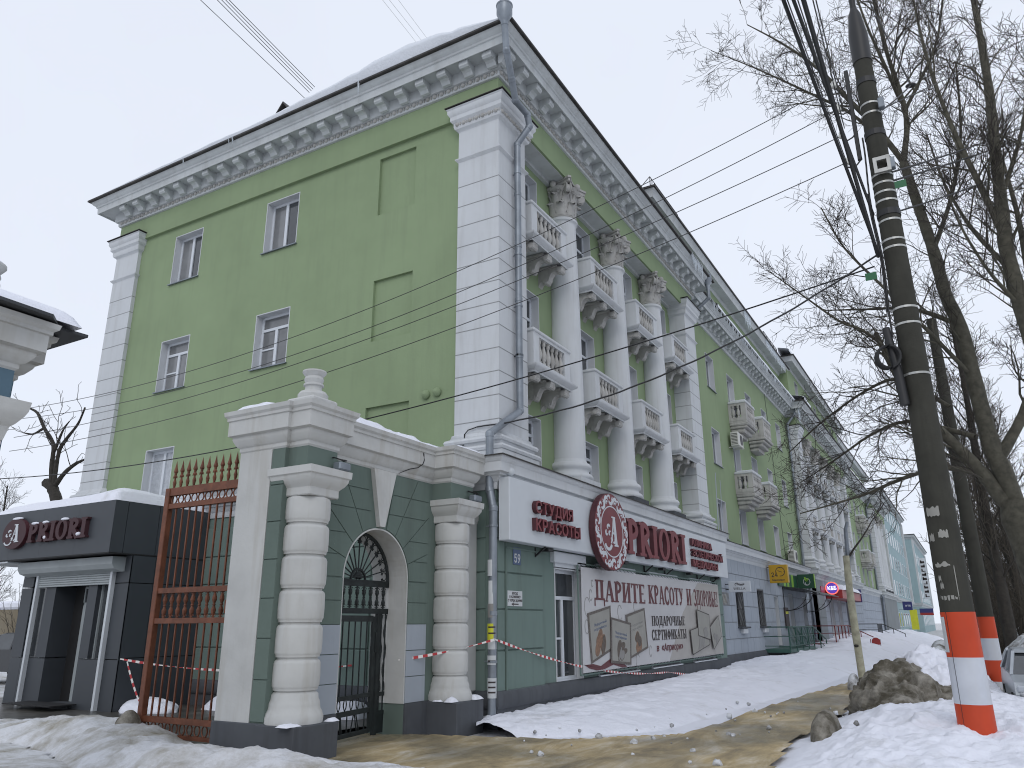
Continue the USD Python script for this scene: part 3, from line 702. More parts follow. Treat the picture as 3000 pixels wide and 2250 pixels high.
icicles([(-.12, y, 16.55, .3 + .7 * rng.random()) for y in np.concatenate([np.arange(24.2, 25.4, .16), np.arange(29, 34, .2)])] + [(.3, 34.3 + k * .12, 14.16, .8 + .9 * rng.random()) for k in range(5)])

# --- ground floor: green shop pavilion, pale blue plain stretch, grey far pavilion
GX, GS = .20, -.42
TE = E_(GX)
shop_holes = [(1.86, 3.10, .50, 3.02), (3.9, 6.2, .55, 2.9), (7.2, 9.5, .55, 2.9), (10.7, 12.9, .55, 2.9)]
body = Polygon([(GS, .40), (14.35, .40), (14.35, 4.02), (GS, 4.02)])
for h in shop_holes: body = body.difference(sbox(h[0], h[2], h[1], h[3]))
part(BLD, 'shop_wall', G().prism(body, .35, lambda p: TE(p + np.array([0, 0, -.36]))), 'shop_green')
part(BLD, 'yard_base_wall', B(-13.6, GX - .37, GS + .011, GS + .4, .40, 4.02), 'shop_green')
zs = [.46, 1.17, 1.86, 2.50, 3.10, 3.75]
for i in range(5):
    for (u0, u1) in ((-.13, 1.32),) + (((13.1, 14.3),)):
        part(BLD, 'rusticated_block', B(GX - .012, GX + .022, u0, u1, zs[i] + .012, zs[i + 1] - .012, c=.012), 'shop_green')
    part(BLD, 'rusticated_block', B(GX - .012, GX + .022, GS + .005, -.16, zs[i] + .012, zs[i + 1] - .012, c=.012), 'shop_green')
    for k in range(10):
        a = -.02 - k * 1.32
        part(BLD, 'rusticated_block', B(a - 1.29, a, GS - .022, GS + .02, zs[i] + .012, zs[i + 1] - .012, c=.012), 'shop_green')
part(BLD, 'metal_edging', G().bar((GX + .03, -.13, .5), (GX + .03, -.13, 2.95), .03).bar((GX + .03, -.13, 2.95), (GX + .03, 1.4, 2.95), .03).bar((GX + .03, -.13, .5), (GX + .03, 1.4, .5), .03), 'shop_green')
window(TE, *shop_holes[0][:2], .50, 2.70, 'three', 'glass_dark', rec=.14, sill='white')
s = G(); s.box(GX - .2, GX + .03, 1.84, 3.12, 2.72, 2.80); s.box(GX - .2, GX + .10, 1.70, 3.22, 2.80, 3.02, c=.02); part(BLD, 'roller_shutter_box', s, 'sign_white')
for h in shop_holes[1:]:
    window(TE, h[0], h[1], h[2], h[3] - .28, 'two', 'glass_dark', rec=.14, sill='white')
    part(BLD, 'roller_shutter_box', B(GX - .2, GX + .08, h[0] - .02, h[1] + .02, h[3] - .26, h[3], c=.02), 'sign_white')
plp = [(.0, .53), (.05, .51), (.085, .45), (.085, .30), (.05, .24), (.02, .22), (.02, -.5), (.0, -.5)]
part(BLD, 'plinth', G().sweep([(a, z) for a, z in plp[::-1]], [(-13.6, GS), (GX, GS), (GX, 14.38), (GX - .3, 14.38)]), 'plinth_grey', smooth=35)
gfc = [(-.1, 3.98), (.02, 3.98), (.04, 4.04), (.04, 4.10), (.08, 4.13), (.12, 4.20), (.17, 4.22), (.18, 4.25), (.25, 4.27), (.25, 4.44), (.27, 4.455), (.30, 4.50), (.31, 4.545), (-.3, 4.58)]
part(BLD, 'shop_cornice', G().sweep(gfc, [(-13.6, GS), (GX, GS), (GX, 14.4), (-.5, 14.4)]), 'white_plaster', smooth=35)
part(BLD, 'cornice_flashing', G().sweep([(.1, 4.575), (.335, 4.552), (.34, 4.535), (.345, 4.56), (.1, 4.60)], [(-7.6, GS), (GX, GS), (GX, 14.4), (-.5, 14.4)]), 'roof_edge')
part(BLD, 'ledge', B(-13.5, -.0, GS, .4, 4.45, 4.56), 'plinth_grey'); part(BLD, 'ledge', B(XW, GX, -.0, 14.35, 4.45, 4.555), 'plinth_grey')
BX = -.36
def blocks(x, y0, y1, z0, z1, bw, bh, holes, matname, shift=True):
    rows = int(round((z1 - z0) / bh)); bh = (z1 - z0) / rows
    for r_ in range(rows):
        off = (bw / 2 if (r_ % 2 and shift) else 0); us = [y0] + list(np.arange(y0 + bw - off, y1 - .08, bw)) + [y1]
        for a, b in zip(us[:-1], us[1:]):
            q = sbox(a + .012, z0 + r_ * bh + .012, b - .012, z0 + (r_ + 1) * bh - .012)
            for h in holes: q = q.difference(sbox(h[0] - .04, h[2] - .04, h[1] + .04, h[3] + .04))
            if q.is_empty or q.area < .02: continue
            part(BLD, 'wall_block', G().prism(q, .04, lambda p: E_(x)(p + np.array([0, 0, -.02]))), matname)
hB = [(18.3, 19.45, 1.47, 2.78), (21.9, 23.05, 1.47, 2.95), (25.2, 26.0, .62, 2.75), (28.6, 29.6, .75, 2.95), (32.2, 33.2, 1.4, 2.9)]
body = Polygon([(14.36, -.5), (34.7, -.5), (34.7, 4.05), (14.36, 4.05)])
for h in hB: body = body.difference(sbox(h[0], h[2], h[1], h[3]))
part(BLD, 'ground_floor_wall', G().prism(body, .3, lambda p: E_(BX)(p + np.array([0, 0, -.31]))), 'joint_grey')
blocks(BX, 14.4, 34.68, .45, 4.0, 1.02, .592, hB, 'pale_blue_block')
for i, h in enumerate(hB):
    w = window(E_(BX), *h, 'two' if i < 2 or i == 4 else 'one', 'glass_dark', rec=.2, frame='plinth_grey' if i < 2 else 'pvc_white')
    if i < 2:
        q = G()
        for y in np.arange(h[0] + .06, h[1], .105): q.bar((BX + .02, y, h[2]), (BX + .02, y + .03 * math.sin(y * 9), (h[2] + h[3]) / 2), .014); q.bar((BX + .02, y + .03 * math.sin(y * 9), (h[2] + h[3]) / 2), (BX + .02, y, h[3]), .014)
        for z in (h[2] + .03, (h[2] + h[3]) / 2, h[3] - .03): q.bar((BX + .02, h[0], z), (BX + .02, h[1], z), .018)
        part(w, 'window_grille', q, 'black_plastic')
        part(BLD, 'sill_corbel', B(BX, BX + .16, h[0] + .25, h[1] - .25, h[2] - .26, h[2] - .06, c=.03), 'white_plaster')
        part(BLD, 'stone_sill', B(BX - .02, BX + .2, h[0] - .1, h[1] + .1, h[2] - .06, h[2], c=.015), 'plinth_grey')
part(BLD, 'plinth', G().sweep(plp[::-1], [(BX, 14.39), (BX, 34.7)]), 'plinth_grey', smooth=35)
part(BLD, 'shop_cornice', G().sweep([(a, z - .03) for a, z in gfc], [(BX, 14.42), (BX, 34.68)]), 'white_plaster', smooth=35)
part(BLD, 'cornice_flashing', G().sweep([(.0, 4.56), (.335, 4.522), (.345, 4.53), (0, 4.59)], [(BX, 14.4), (BX, 34.7)]), 'roof_edge')
CX = .05
hC = [(38.5, 40.2, .7, 3.0), (42, 43.6, .7, 3.0), (46, 47.4, .7, 3.0), (49.5, 51, .7, 3.0)]
body = Polygon([(34.7, -.5), (55.6, -.5), (55.6, 4.0), (34.7, 4.0)])
for h in hC: body = body.difference(sbox(h[0], h[2], h[1], h[3]))
part(BLD, 'ground_floor_wall', G().prism(body, .3, lambda p: E_(CX)(p + np.array([0, 0, -.31]))), 'joint_grey')
part(BLD, 'ground_floor_wall', B(-.7, CX - .02, 34.7, 34.98, -.5, 4.0), 'grey_block')
blocks(CX, 34.72, 37.0, .45, 4.0, 2.4, .71, [], 'grey_block', False)
blocks(CX, 37.0, 55.6, .45, 4.0, 1.3, .592, hC, 'pale_blue_block')
for h in hC: window(E_(CX), *h, 'two', 'glass_dark', rec=.15)
part(BLD, 'shop_cornice', G().sweep([(a, z - .03) for a, z in gfc], [(-.6, 34.7), (CX, 34.7), (CX, 55.6), (-.6, 55.6)]), 'cornice_white', smooth=35)
part(BLD, 'plinth', G().sweep(plp[::-1], [(CX - .4, 34.7), (CX, 34.7), (CX, 55.6)]), 'plinth_grey')
blocks(BX, 55.6, 75.3, .45, 4.0, 1.6, .71, [], 'pale_blue_block')
part(BLD, 'ground_floor_wall', B(BX - .3, BX - .021, 55.6, 75.3, -.5, 4.0), 'joint_grey')
part(BLD, 'ground_floor_wall', B(-.7, CX, 75.3, 89.6, -.5, 4.0), 'grey_block')
part(BLD, 'shop_cornice', G().sweep([(a, z - .03) for a, z in gfc], [(BX, 55.62), (BX, 75.28)]), 'cornice_white')
part(BLD, 'shop_cornice', G().sweep([(a, z - .03) for a, z in gfc], [(-.6, 75.3), (CX, 75.3), (CX, 89.6), (-.6, 89.6)]), 'cornice_white')
part(BLD, 'ledge', B(XW - .2, CX, 34.7, 55.6, 4.4, 4.53), 'plinth_grey')
# ------------------------------------------------------------------ lettering
def text_at(g, s, T, u0, v0, width, height, w0, depth, bold=True, slant=0.0):
    m = meshkit.text_mesh(s, 1.0, 1.0, bold); v = np.array(m.vertices); b0, b1 = v.min(0), v.max(0)
    lo = min(0.0, b0[1]); 
    u = (v[:, 0] - b0[0]) / (b1[0] - b0[0]) * width + v[:, 1] * height * slant
    g.add(T(np.stack([u0 + u, v0 + v[:, 1] * height, w0 + v[:, 2] * depth], -1)), m.faces); return g
TK, TN = .185, .085
def _L(p, w): return LineString(p).buffer(w / 2, cap_style=2, join_style=2)
def _V(x, y0=0, y1=1, w=TK, s0=True, s1=True):
    o = [sbox(x - w / 2, y0, x + w / 2, y1)]
    if s0: o.append(sbox(x - w / 2 - .075, y0, x + w / 2 + .075, y0 + .06))
    if s1: o.append(sbox(x - w / 2 - .075, y1 - .06, x + w / 2 + .075, y1))
    return unary_union(o)
def _A(cx, cy, rx, ry, a0, a1, w):
    t = np.radians(np.linspace(a0, a1, 22)); return LineString(np.stack([cx + rx * np.cos(t), cy + ry * np.sin(t)], -1)).buffer(w / 2, cap_style=2)
def _O(cx, cy, rx, ry): 
    e = Point(0, 0).buffer(1, 24); return affinity.translate(affinity.scale(e, rx, ry), cx, cy).difference(affinity.translate(affinity.scale(e, rx - TK * .95, ry - TN), cx, cy))
def serif_glyph(c):
    U = unary_union
    if c == 'Д': return .80, U([_V(.24, .08, 1, TK * .8, False, False), _V(.60, .08, 1, TK, False, False), sbox(.10, .92, .74, 1), sbox(.02, .06, .80, .15), sbox(.02, -.22, .09, .1), sbox(.73, -.22, .80, .1)])
    if c == 'А' or c == 'A': return .74, U([_L([(.10, 0), (.36, 1.0)], TN), _L([(.38, 1.0), (.62, 0)], TK), sbox(.2, .30, .52, .37), sbox(0, 0, .22, .06), sbox(.48, 0, .76, .06)])
    if c in 'РP': return .62, U([_V(.17), _A(.22, .73, .30, .235, -90, 90, TK * .8), sbox(.17, .93, .25, 1), sbox(.17, .46, .25, .53)])
    if c == 'R': return .72, U([_V(.17), _A(.22, .75, .30, .215, -90, 90, TK * .8), sbox(.17, .93, .25, 1), sbox(.17, .49, .27, .56), _L([(.30, .52), (.62, .0)], TK), sbox(.56, 0, .74, .06)])
    if c == 'И': return .78, U([_V(.17), _V(.61), _L([(.22, .08), (.57, .93)], TN)])
    if c == 'Т': return .66, U([_V(.33, s1=False), sbox(.02, .92, .64, 1), sbox(.02, .78, .08, 1), sbox(.58, .78, .64, 1)])
    if c == 'Е': return .62, U([_V(.17), sbox(.17, .92, .55, 1), sbox(.17, .47, .46, .54), sbox(.17, 0, .58, .08), sbox(.50, .8, .56, 1), sbox(.53, 0, .59, .2)])
    if c == 'К': return .72, U([_V(.17), _L([(.24, .50), (.58, .97)], TN * 1.3), _L([(.30, .58), (.62, .03)], TK), sbox(.50, .94, .70, 1), sbox(.52, 0, .74, .06)])
    if c == 'С': return .66, U([_A(.38, .5, .28, .455, 48, 312, TK * .9), sbox(.54, .68, .60, .92), sbox(.54, .10, .60, .28)])
    if c in 'ОO': return .74, _O(.37, .5, .35, .51)
    if c == 'I': return .34, _V(.17)
    if c == 'У': return .68, U([_L([(.16, .97), (.40, .36)], TK), _L([(.56, .97), (.33, .20), (.2, .03)], TN), sbox(.02, .94, .30, 1), sbox(.46, .94, .68, 1), _A(.18, .10, .07, .07, 0, 360, .07)])
    if c == 'З': return .60, U([_A(.24, .74, .24, .22, -90, 150, TK * .85), _A(.24, .265, .28, .225, -150, 90, TK * .9)])
    if c == 'В': return .66, U([_V(.17), _A(.24, .75, .24, .21, -90, 90, TK * .8), _A(.26, .27, .29, .235, -90, 90, TK * .85), sbox(.17, .93, .26, 1), sbox(.17, .47, .28, .55), sbox(.17, 0, .28, .07)])
    if c == 'Ь': return .62, U([_V(.17), _A(.24, .27, .28, .235, -90, 90, TK * .85), sbox(.17, .47, .26, .54), sbox(.17, 0, .26, .07)])
    if c == '!': return .26, U([Polygon([(.05, 1), (.21, 1), (.15, .28), (.11, .28)]), Point(.13, .08).buffer(.085)])
    if c == 'П': return .76, U([_V(.17), _V(.59), sbox(.17, .92, .6, 1)])
    if c == 'Ч': return .70, U([_V(.53), _V(.17, .55, 1, TK, False, True), _A(.35, .58, .18, .17, 180, 290, TN), sbox(.35, .38, .5, .46)])
    if c == 'Н': return .76, U([_V(.17), _V(.59), sbox(.17, .46, .6, .54)])
    if c == 'Ы': return .90, U([_V(.17), _A(.24, .27, .26, .235, -90, 90, TK * .85), sbox(.17, .47, .26, .54), sbox(.17, 0, .26, .07), _V(.75)])
    if c == 'Ф': return .84, U([_V(.42), _O(.42, .52, .38, .34)])
    return .35, Polygon()
def serif_text(s, gap=.03):
    x = 0; out = []
    for c in s:
        w, p = serif_glyph(c)
        if not p.is_empty: out.append((affinity.translate(p, x), x, w))
        x += w + gap
    return x - gap, out
def serif_at(g, s, T, u0, v0, width, height, w0, depth):
    W, gl = serif_text(s)
    for p, x, w in gl:
        g.prism(affinity.scale(p, width / W, height, origin=(0, 0)), depth, lambda q: T(q + np.array([u0, v0, w0])))
    return g
def ellipse(cy, cz, ry, rz, n=40):
    t = np.linspace(0, 2 * PI, n, endpoint=False); return Polygon(np.stack([cy + ry * np.cos(t), cz + rz * np.sin(t)], -1))
def scroll_leaf(u, v, ang, size, curl=1):
    """A flat acanthus curl: a tapering hook."""
    c, r = [], []
    for i, t in enumerate(np.linspace(0, 1, 12)):
        a = ang + curl * t * 3.6; rad = size * (1 - .62 * t)
        c.append((u + math.cos(a) * rad * .55, v + math.sin(a) * rad * .55)); r.append(size * (.05 + .16 * math.sin(PI * min(1, t * 1.1 + .08))))
    return unary_union([Point(p).buffer(q, 5) for p, q in zip(c, r)] + [LineString(c[i:i + 2]).buffer((r[i] + r[i + 1]) / 2) for i in range(11)]).simplify(size * .03)

def medallion(parent, T, cu, cv, ru, rv, w0, depth, ring=True, face='letter_red'):
    d = part(parent, 'medallion', G().prism(ellipse(cu, cv, ru, rv), depth, lambda p: T(p + np.array([0, 0, w0]))), 'letter_side')
    top = w0 + depth
    part(d, 'medallion_face', G().prism(ellipse(cu, cv, ru * .985, rv * .985), .004, lambda p: T(p + np.array([0, 0, top]))), face)
    if ring:
        q = []
        for k in range(20):
            a = 2 * PI * k / 20
            for (rr, sz, cr) in ((.83, .235, 1), (.88, .15, -1), (.77, .11, 1)):
                aa = a + (.14 if cr < 0 else 0); q.append(scroll_leaf(math.cos(aa) * rr, math.sin(aa) * rr, aa + PI / 2 + .4 * cr, sz, cr * (1 if k % 2 else -1)))
        q = unary_union(q).intersection(ellipse(0, 0, .965, .965)).difference(ellipse(0, 0, .69, .69))
        part(d, 'scroll_ornament', G().prism(affinity.translate(affinity.scale(q, ru, rv, origin=(0, 0)), cu, cv), .003, lambda p: T(p + np.array([0, 0, top + .004]))), 'sign_white')
        rg = ellipse(cu, cv, ru * .67, rv * .67).difference(ellipse(cu, cv, ru * .64, rv * .64))
        part(d, 'inner_ring', G().prism(rg, .004, lambda p: T(p + np.array([0, 0, top + .004]))), 'sign_white')
    k = .62 if ring else .95                       # the initial with its long tail
    a = [_L([(-.10 * k, -.62 * k + .12), (.16 * k, .60 * k)], .05), _L([(.17 * k, .62 * k), (.34 * k, -.56 * k)], .15 * k + .03), sbox(-.02, .575 * k, .30 * k, .64 * k), sbox(.16 * k, -.60 * k, .52 * k, -.53 * k),
         _A(-.42 * k, -.46 * k, .32 * k, .30 * k, 200, 340, .08), _L([(-.14 * k, -.5 * k), (.02 * k, -.02), (.25 * k, -.08)], .045)]
    for (x, y, an, sz) in ((-.38, .12, .5, .22), (-.52, -.10, 2.2, .20), (-.25, -.12, 1.2, .18), (.14, -.34, 4.0, .2), (-.05, -.30, 2.8, .14)): a.append(scroll_leaf(x * k, y * k, an, sz * k * 1.2, 1))
    a = affinity.translate(affinity.scale(unary_union(a), ru, rv, origin=(0, 0)), cu, cv)
    part(d, 'initial', G().prism(a, .012, lambda p: T(p + np.array([0, 0, top + .004]))), 'sign_white')
    return d
def raised_letters(parent, s, T, u0, v0, width, height, w0, depth, serif=False, sides='letter_side', face='letter_red', tracking=0.0):
    if serif:
        W, gl = serif_text(s, .06); k = width / W
        for p, x, w in gl:
            q = affinity.scale(p, k, height, origin=(0, 0)).buffer(.012)
            l = part(parent, 'letter', G().prism(q, depth, lambda p_: T(p_ + np.array([u0, v0, w0]))), sides)
            part(l, 'letter_face', G().prism(q, .004, lambda p_: T(p_ + np.array([u0, v0, w0 + depth]))), face)
        return
    ms = [(c, meshkit.text_mesh(c, 1.0, 1.0, True)) for c in s]
    ws = [m.bounds[1][0] - m.bounds[0][0] for _, m in ms]; gap = .13; k = width / (sum(ws) + gap * (len(ws) - 1)); x = 0
    for (c, m), w in zip(ms, ws):
        v = np.array(m.vertices); uu = u0 + (v[:, 0] - v[:, 0].min() + x) * k; vv = v0 + v[:, 1] * height
        l = part(parent, 'letter', G().add(T(np.stack([uu, vv, w0 + v[:, 2] * depth], -1)), m.faces), sides)
        part(l, 'letter_face', G().add(T(np.stack([uu, vv, w0 + depth + v[:, 2] * .004], -1)), m.faces), face)
        x += w + gap

# ------------------------------------------------------------------ the beauty studio's long sign, banner and plates
SG = thing('shop_sign', 'long white signboard with raised dark red letters and oval medallion above the shop windows', 'sign')
part(SG, 'sign_board', B(.27, .50, -.47, 14.2, 3.04, 4.18, c=.012), 'sign_white')
for y in (1.0, 4.4, 7.0, 8.6, 11.6, 13.2): part(SG, 'bracket_arm', G().bar((.22, y, 2.86), (.46, y, 3.035), .03).bar((.22, y, 2.86), (.22, y, 3.035), .03), 'black_plastic')
for y in (1.3, 5.3, 8.0, 10.4, 13.4): part(SG, 'floodlight', B(.28, .42, y - .11, y + .11, 2.97, 3.035), 'black_plastic')
TG = E_(.50)
raised_letters(SG, 'СТУДИЯ', TG, .38, 3.62, 1.62, .225, .0, .09)
raised_letters(SG, 'КРАСОТЫ', TG, .38, 3.29, 1.96, .225, .0, .09)
raised_letters(SG, 'PRIORI', TG, 4.92, 3.20, 4.45, .80, .0, .12, serif=True)
raised_letters(SG, 'КЛИНИКА', TG, 10.15, 3.80, 2.1, .20, .0, .08)
raised_letters(SG, 'ЭСТЕТИЧЕСКОЙ', TG, 10.15, 3.50, 3.25, .20, .0, .08)
raised_letters(SG, 'МЕДИЦИНЫ', TG, 10.15, 3.20, 2.6, .20, .0, .08)
medallion(SG, TG, 3.90, 3.59, .97, .86, .02, .13)

BN = thing('banner', 'printed vinyl banner with gift certificate pictures stretched under the long signboard', 'banner')
X0 = .335; TB = E_(X0)
qd = np.array([(2.82, .64), (13.5, .68), (13.42, 2.80), (2.86, 2.77)])
part(BN, 'vinyl', G().prism(Polygon(qd), .012, lambda p: TB(p + np.array([0, 0, -.014]))), 'banner_vinyl')
part(BN, 'beige_field', G().prism(Polygon([(8.2, .67), (13.48, .69), (13.40, 2.78), (11.2, 2.77), (9.6, 1.9)]), .002, TB), 'banner_beige')
part(BN, 'frame', G().bar((X0 - .05, 2.78, .6), (X0 - .05, 2.78, 2.85), .03).bar((X0 - .05, 13.5, .6), (X0 - .05, 13.5, 2.85), .03).bar((X0 - .05, 2.78, 2.84), (X0 - .05, 13.5, 2.86), .03).bar((X0 - .05, 2.78, .6), (X0 - .05, 13.5, .63), .03), 'shop_green')
q = G()
for k in range(44):
    y = 2.9 + k * .245; q.tube([(X0 - .05, y, 2.84), (X0, y + .05, 2.765)], .006, 3); q.tube([(X0 - .05, y, .62), (X0, y + .05, .66)], .006, 3)
part(BN, 'lacing', q, 'black_plastic', kind='stuff')
for w_, u_, v_, l_ in (('ДАРИТЕ', 3.48, 2.08, 3.15), ('КРАСОТУ', 6.86, 2.09, 2.85), ('И', 10.0, 2.10, .45), ('ЗДОРОВЬЕ!', 10.72, 2.10, 2.5)): part(BN, 'headline_word', serif_at(G(), w_, TB, u_, v_, l_, .46, .004, .003), 'print_red')
part(BN, 'text_line', serif_at(G(), 'ПОДАРОЧНЫЕ', TB, 7.0, 1.55, 2.7, .24, .004, .003), 'print_dark'); part(BN, 'text_line', serif_at(G(), 'СЕРТИФИКАТЫ', TB, 6.95, 1.20, 2.8, .25, .004, .003), 'print_dark')
part(BN, 'text_line', text_at(G(), 'в', TB, 7.25, .93, .17, .17, .004, .003, True, .18), 'print_red'); part(BN, 'text_line', text_at(G(), '«Априори»', TB, 7.62, .93, 1.75, .17, .004, .003, True, .18), 'print_red')
def card(cs, picture, seed, col='print_tan'):
    P = Polygon(cs); cx, cy = P.centroid.x, P.centroid.y; lift = .006 + .008 * seed
    c = part(BN, 'certificate', G().prism(P, .002, lambda p: TB(p + np.array([0, 0, lift]))), 'frame_ornament' if seed < 3 else 'print_dark')
    inn = affinity.scale(P, .86 if seed < 3 else .94, .89 if seed < 3 else .93); part(c, 'certificate_field', G().prism(inn, .002, lambda p: TB(p + np.array([0, 0, lift + .002]))), col)
    rng = np.random.default_rng(seed)
    bx = inn.bounds; w, hh = bx[2] - bx[0], bx[3] - bx[1]
    if seed < 3:
        lean = (cs[1][1] - cs[0][1]) / (cs[1][0] - cs[0][0])
        for i, (tx, s) in enumerate((('Подарочный', .055), ('сертификат', .055))):
            q = G(); m = meshkit.text_mesh(tx, 1, 1, False); v = np.array(m.vertices); L = v[:, 0].max()
            u = (v[:, 0] / L - .5) * w * .62; vv = v[:, 1] * s + u * lean
            q.add(TB(np.stack([cx + u, cy + hh * (.16 - .09 * i) + vv, np.full(len(u), lift + .004) + v[:, 2] * .002], -1)), m.faces); part(c, 'script_line', q, 'print_grey' if seed == 1 else 'plate_blue')
    blobs = []
    for k in range(7):
        blobs.append(affinity.rotate(ellipse(cx + (rng.random() - .5) * w * .35, cy - hh * .22 + (rng.random() - .5) * hh * .24, w * (.09 + .1 * rng.random()), hh * (.06 + .08 * rng.random()), 14), rng.random() * 90))
    part(c, 'picture', G().prism(unary_union(blobs).intersection(inn), .002, lambda p: TB(p + np.array([0, 0, lift + .005]))), picture)
    part(c, 'picture', G().prism(unary_union(blobs[:3]).buffer(-.02).intersection(inn).buffer(0), .002, lambda p: TB(p + np.array([0, 0, lift + .008]))), 'print_umber' if picture == 'print_brown' else 'print_grey')
card([(3.08, 1.82), (4.36, 2.0), (4.36, 1.05), (3.2, .80)], 'print_brown', 0)
card([(5.22, 1.80), (6.5, 1.98), (6.62, 1.03), (5.4, .82)], 'print_brown', 1)
card([(4.30, 1.75), (5.52, 1.62), (5.42, .69), (4.2, .78)], 'print_umber', 2)
card([(10.0, 1.42), (11.9, 1.62), (11.9, .98), (10.1, .74)], 'print_grey', 4)
card([(10.75, 2.0), (12.0, 1.86), (12.0, 1.10), (10.75, 1.25)], 'print_grey', 5)
card([(11.95, 1.5), (13.0, 1.85), (13.2, 1.2), (12.2, .82)], 'print_grey', 6, 'print_tan')
for k in range(2):
    rb = [(2.86, .95 - .16 * k), (3.3, .80), (3.7, .74), (4.2, .86), (4.75, .82), (5.2, .66), (4.9, .655), (4.4, .74), (3.9, .67), (3.5, .66), (3.1, .72), (2.86, .80)]
part(BN, 'ribbon', G().prism(Polygon(rb), .002, lambda p: TB(p + np.array([0, 0, .004]))), 'print_red')
q = G(); rng = np.random.default_rng(8)
for (u, v, r) in ((3.1, 1.95, .14), (3.05, 1.55, .10), (3.3, 2.2, .08), (4.9, 1.85, .12), (5.9, 2.0, .1), (5.9, .75, .12), (3.4, 2.45, .05), (6.8, .95, .09)):
    q.prism(_A(u, v, r, r * 1.4, 30, 320, .012), .002, lambda p: TB(p + np.array([0, 0, .004])))
part(BN, 'swirl_line', q, 'print_grey')

NP = thing('house_number', 'small blue house number plate with white 59 under the signboard corner', 'number plate')
part(NP, 'plate', B(.224, .24, .12, .40, 2.66, 2.98, c=.006), 'plate_blue')
part(NP, 'digits', text_at(G(), '59', E_(.24), .15, 2.70, .22, .155, .0, .004), 'paper')
EN = thing('direction_plate', 'small white plate with black text and arrow pointing to the clinic entrance', 'sign')
part(EN, 'plate', B(.224, .236, -.10, .45, 1.92, 2.19, c=.004), 'paper')
h = G(); TT = E_(.236)
text_at(h, 'ВХОД', TT, .07, 2.125, .21, .042, 0, .003); text_at(h, 'В КЛИНИКУ', TT, -.03, 2.063, .41, .042, 0, .003); text_at(h, 'С ТОРЦА ЗДАНИЯ', TT, -.085, 2.0, .52, .042, 0, .003)
h.prism(Polygon([(.04, 1.955), (.12, 1.985), (.12, 1.965), (.30, 1.965), (.30, 1.945), (.12, 1.945), (.12, 1.925)]), .003, TT)
part(EN, 'lettering', h, 'print_dark')

# ------------------------------------------------------------------ the gate wall with its arch
GW = thing('gate_wall', 'green and white stucco gate wall with rusticated columns and an arched wicket opening', 'gate wall')
FX, YC, RA, ZS = -.45, -2.92, .765, 2.28
TW = E_(FX)
arch = unary_union([sbox(YC - RA, -1, YC + RA, ZS), Point(YC, ZS).buffer(RA, 24)])
face = sbox(-4.22, -.6, GS - .005, 3.97).difference(arch)
part(GW, 'wall', G().prism(face, .70, lambda p: TW(p + np.array([0, 0, -.70]))), 'gate_green')
part(GW, 'pier', B(-1.34, FX, -4.98, -4.221, -.6, 3.97), 'gate_green')
part(GW, 'white_panel', B(-1.33, -.70, -5.0, -4.978, .44, 3.965), 'gate_white', label='smooth white panel on the driveway side of the pier')
th = np.linspace(0, PI, 30); ring = [(YC + (RA + .0) * math.cos(a), ZS + RA * math.sin(a)) for a in th]
lin = LineString([(YC + RA, .44)] + ring + [(YC - RA, .44)]).buffer(.012, cap_style=2, join_style=2)
part(GW, 'arch_lining', G().prism(lin, .71, lambda p: TW(p + np.array([0, 0, -.705]))), 'gate_white')
region = sbox(-4.21, ZS, -1.62, 3.95).difference(Point(YC, ZS).buffer(RA + .02, 24)).difference(sbox(-4.21, ZS, -1.62, ZS))
edges = [0, 20, 40, 60, 78, 102, 120, 140, 160, 180]
for a, b in zip(edges[:-1], edges[1:]):
    if a == 78: continue
    w = Polygon([(YC, ZS)] + [(YC + 4 * math.cos(math.radians(t)), ZS + 4 * math.sin(math.radians(t))) for t in np.linspace(a, b, 6)])
    lvl = 3.30 if 40 <= a < 140 else (2.92 if 20 <= a < 160 else 2.6)
    for lo, hi in ((ZS, lvl), (lvl, 3.62), (3.62, 3.95)):
        q = w.intersection(region).intersection(sbox(-5, lo, 0, hi)).buffer(-.007)
        for s in getattr(q, 'geoms', [q]):
            if s.area > .012: part(GW, 'wall_block', G().prism(s, .016, lambda p: TW(p + np.array([0, 0, -.001]))), 'gate_green')
for (a, b) in ((-4.21, YC - RA - .012), (YC + RA + .012, -1.62), (-.86, GS - .01)):
    for k, (lo, hi) in enumerate(((.44, .83), (.83, 1.22), (1.22, 1.62), (1.62, 1.95), (1.95, 2.27))):
        part(GW, 'wall_block', B(FX - .01, FX + .016, a + .006, b - .006, lo + .006, hi - .006), 'pale_blue_block' if k < 3 else 'gate_green')
for k in range(7):
    lo = .46 + k * .5; part(GW, 'wall_block', B(-.69, FX + .003, -4.996, -4.97, lo, min(lo + .485, 3.96)), 'gate_green')
key = Polygon([(YC - .07, ZS + RA + .03), (YC + .05, ZS + RA + .03), (YC + .29, 3.965), (YC - .27, 3.965)])
part(GW, 'keystone', G().prism(key, .09, lambda p: TW(p + np.array([0, 0, -.01]))), 'gate_white')
gpr = [(.0, 3.965), (.02, 3.99), (.02, 4.04), (.05, 4.06), (.09, 4.13), (.10, 4.16), (.10, 4.19), (.15, 4.21), (.15, 4.42), (.17, 4.43), (.17, 4.47), (.20, 4.50), (.21, 4.56), (.0, 4.585)]
gpath = [(-1.34, -4.22), (-1.34, -4.98), (FX, -4.98), (FX, -4.92), (-.10, -4.92), (-.10, -4.34), (FX, -4.34), (FX, -1.52), (-.06, -1.52), (-.06, -.82), (FX, -.82), (FX, GS - .02)]
part(GW, 'cornice', G().sweep(gpr, gpath), 'gate_white', smooth=35)
part(GW, 'coping', B(-1.34, FX, -4.98, -4.2, 4.3, 4.58), 'gate_white'); part(GW, 'coping', B(-1.16, FX + .02, -4.2, GS - .01, 4.2, 4.57), 'gate_white')
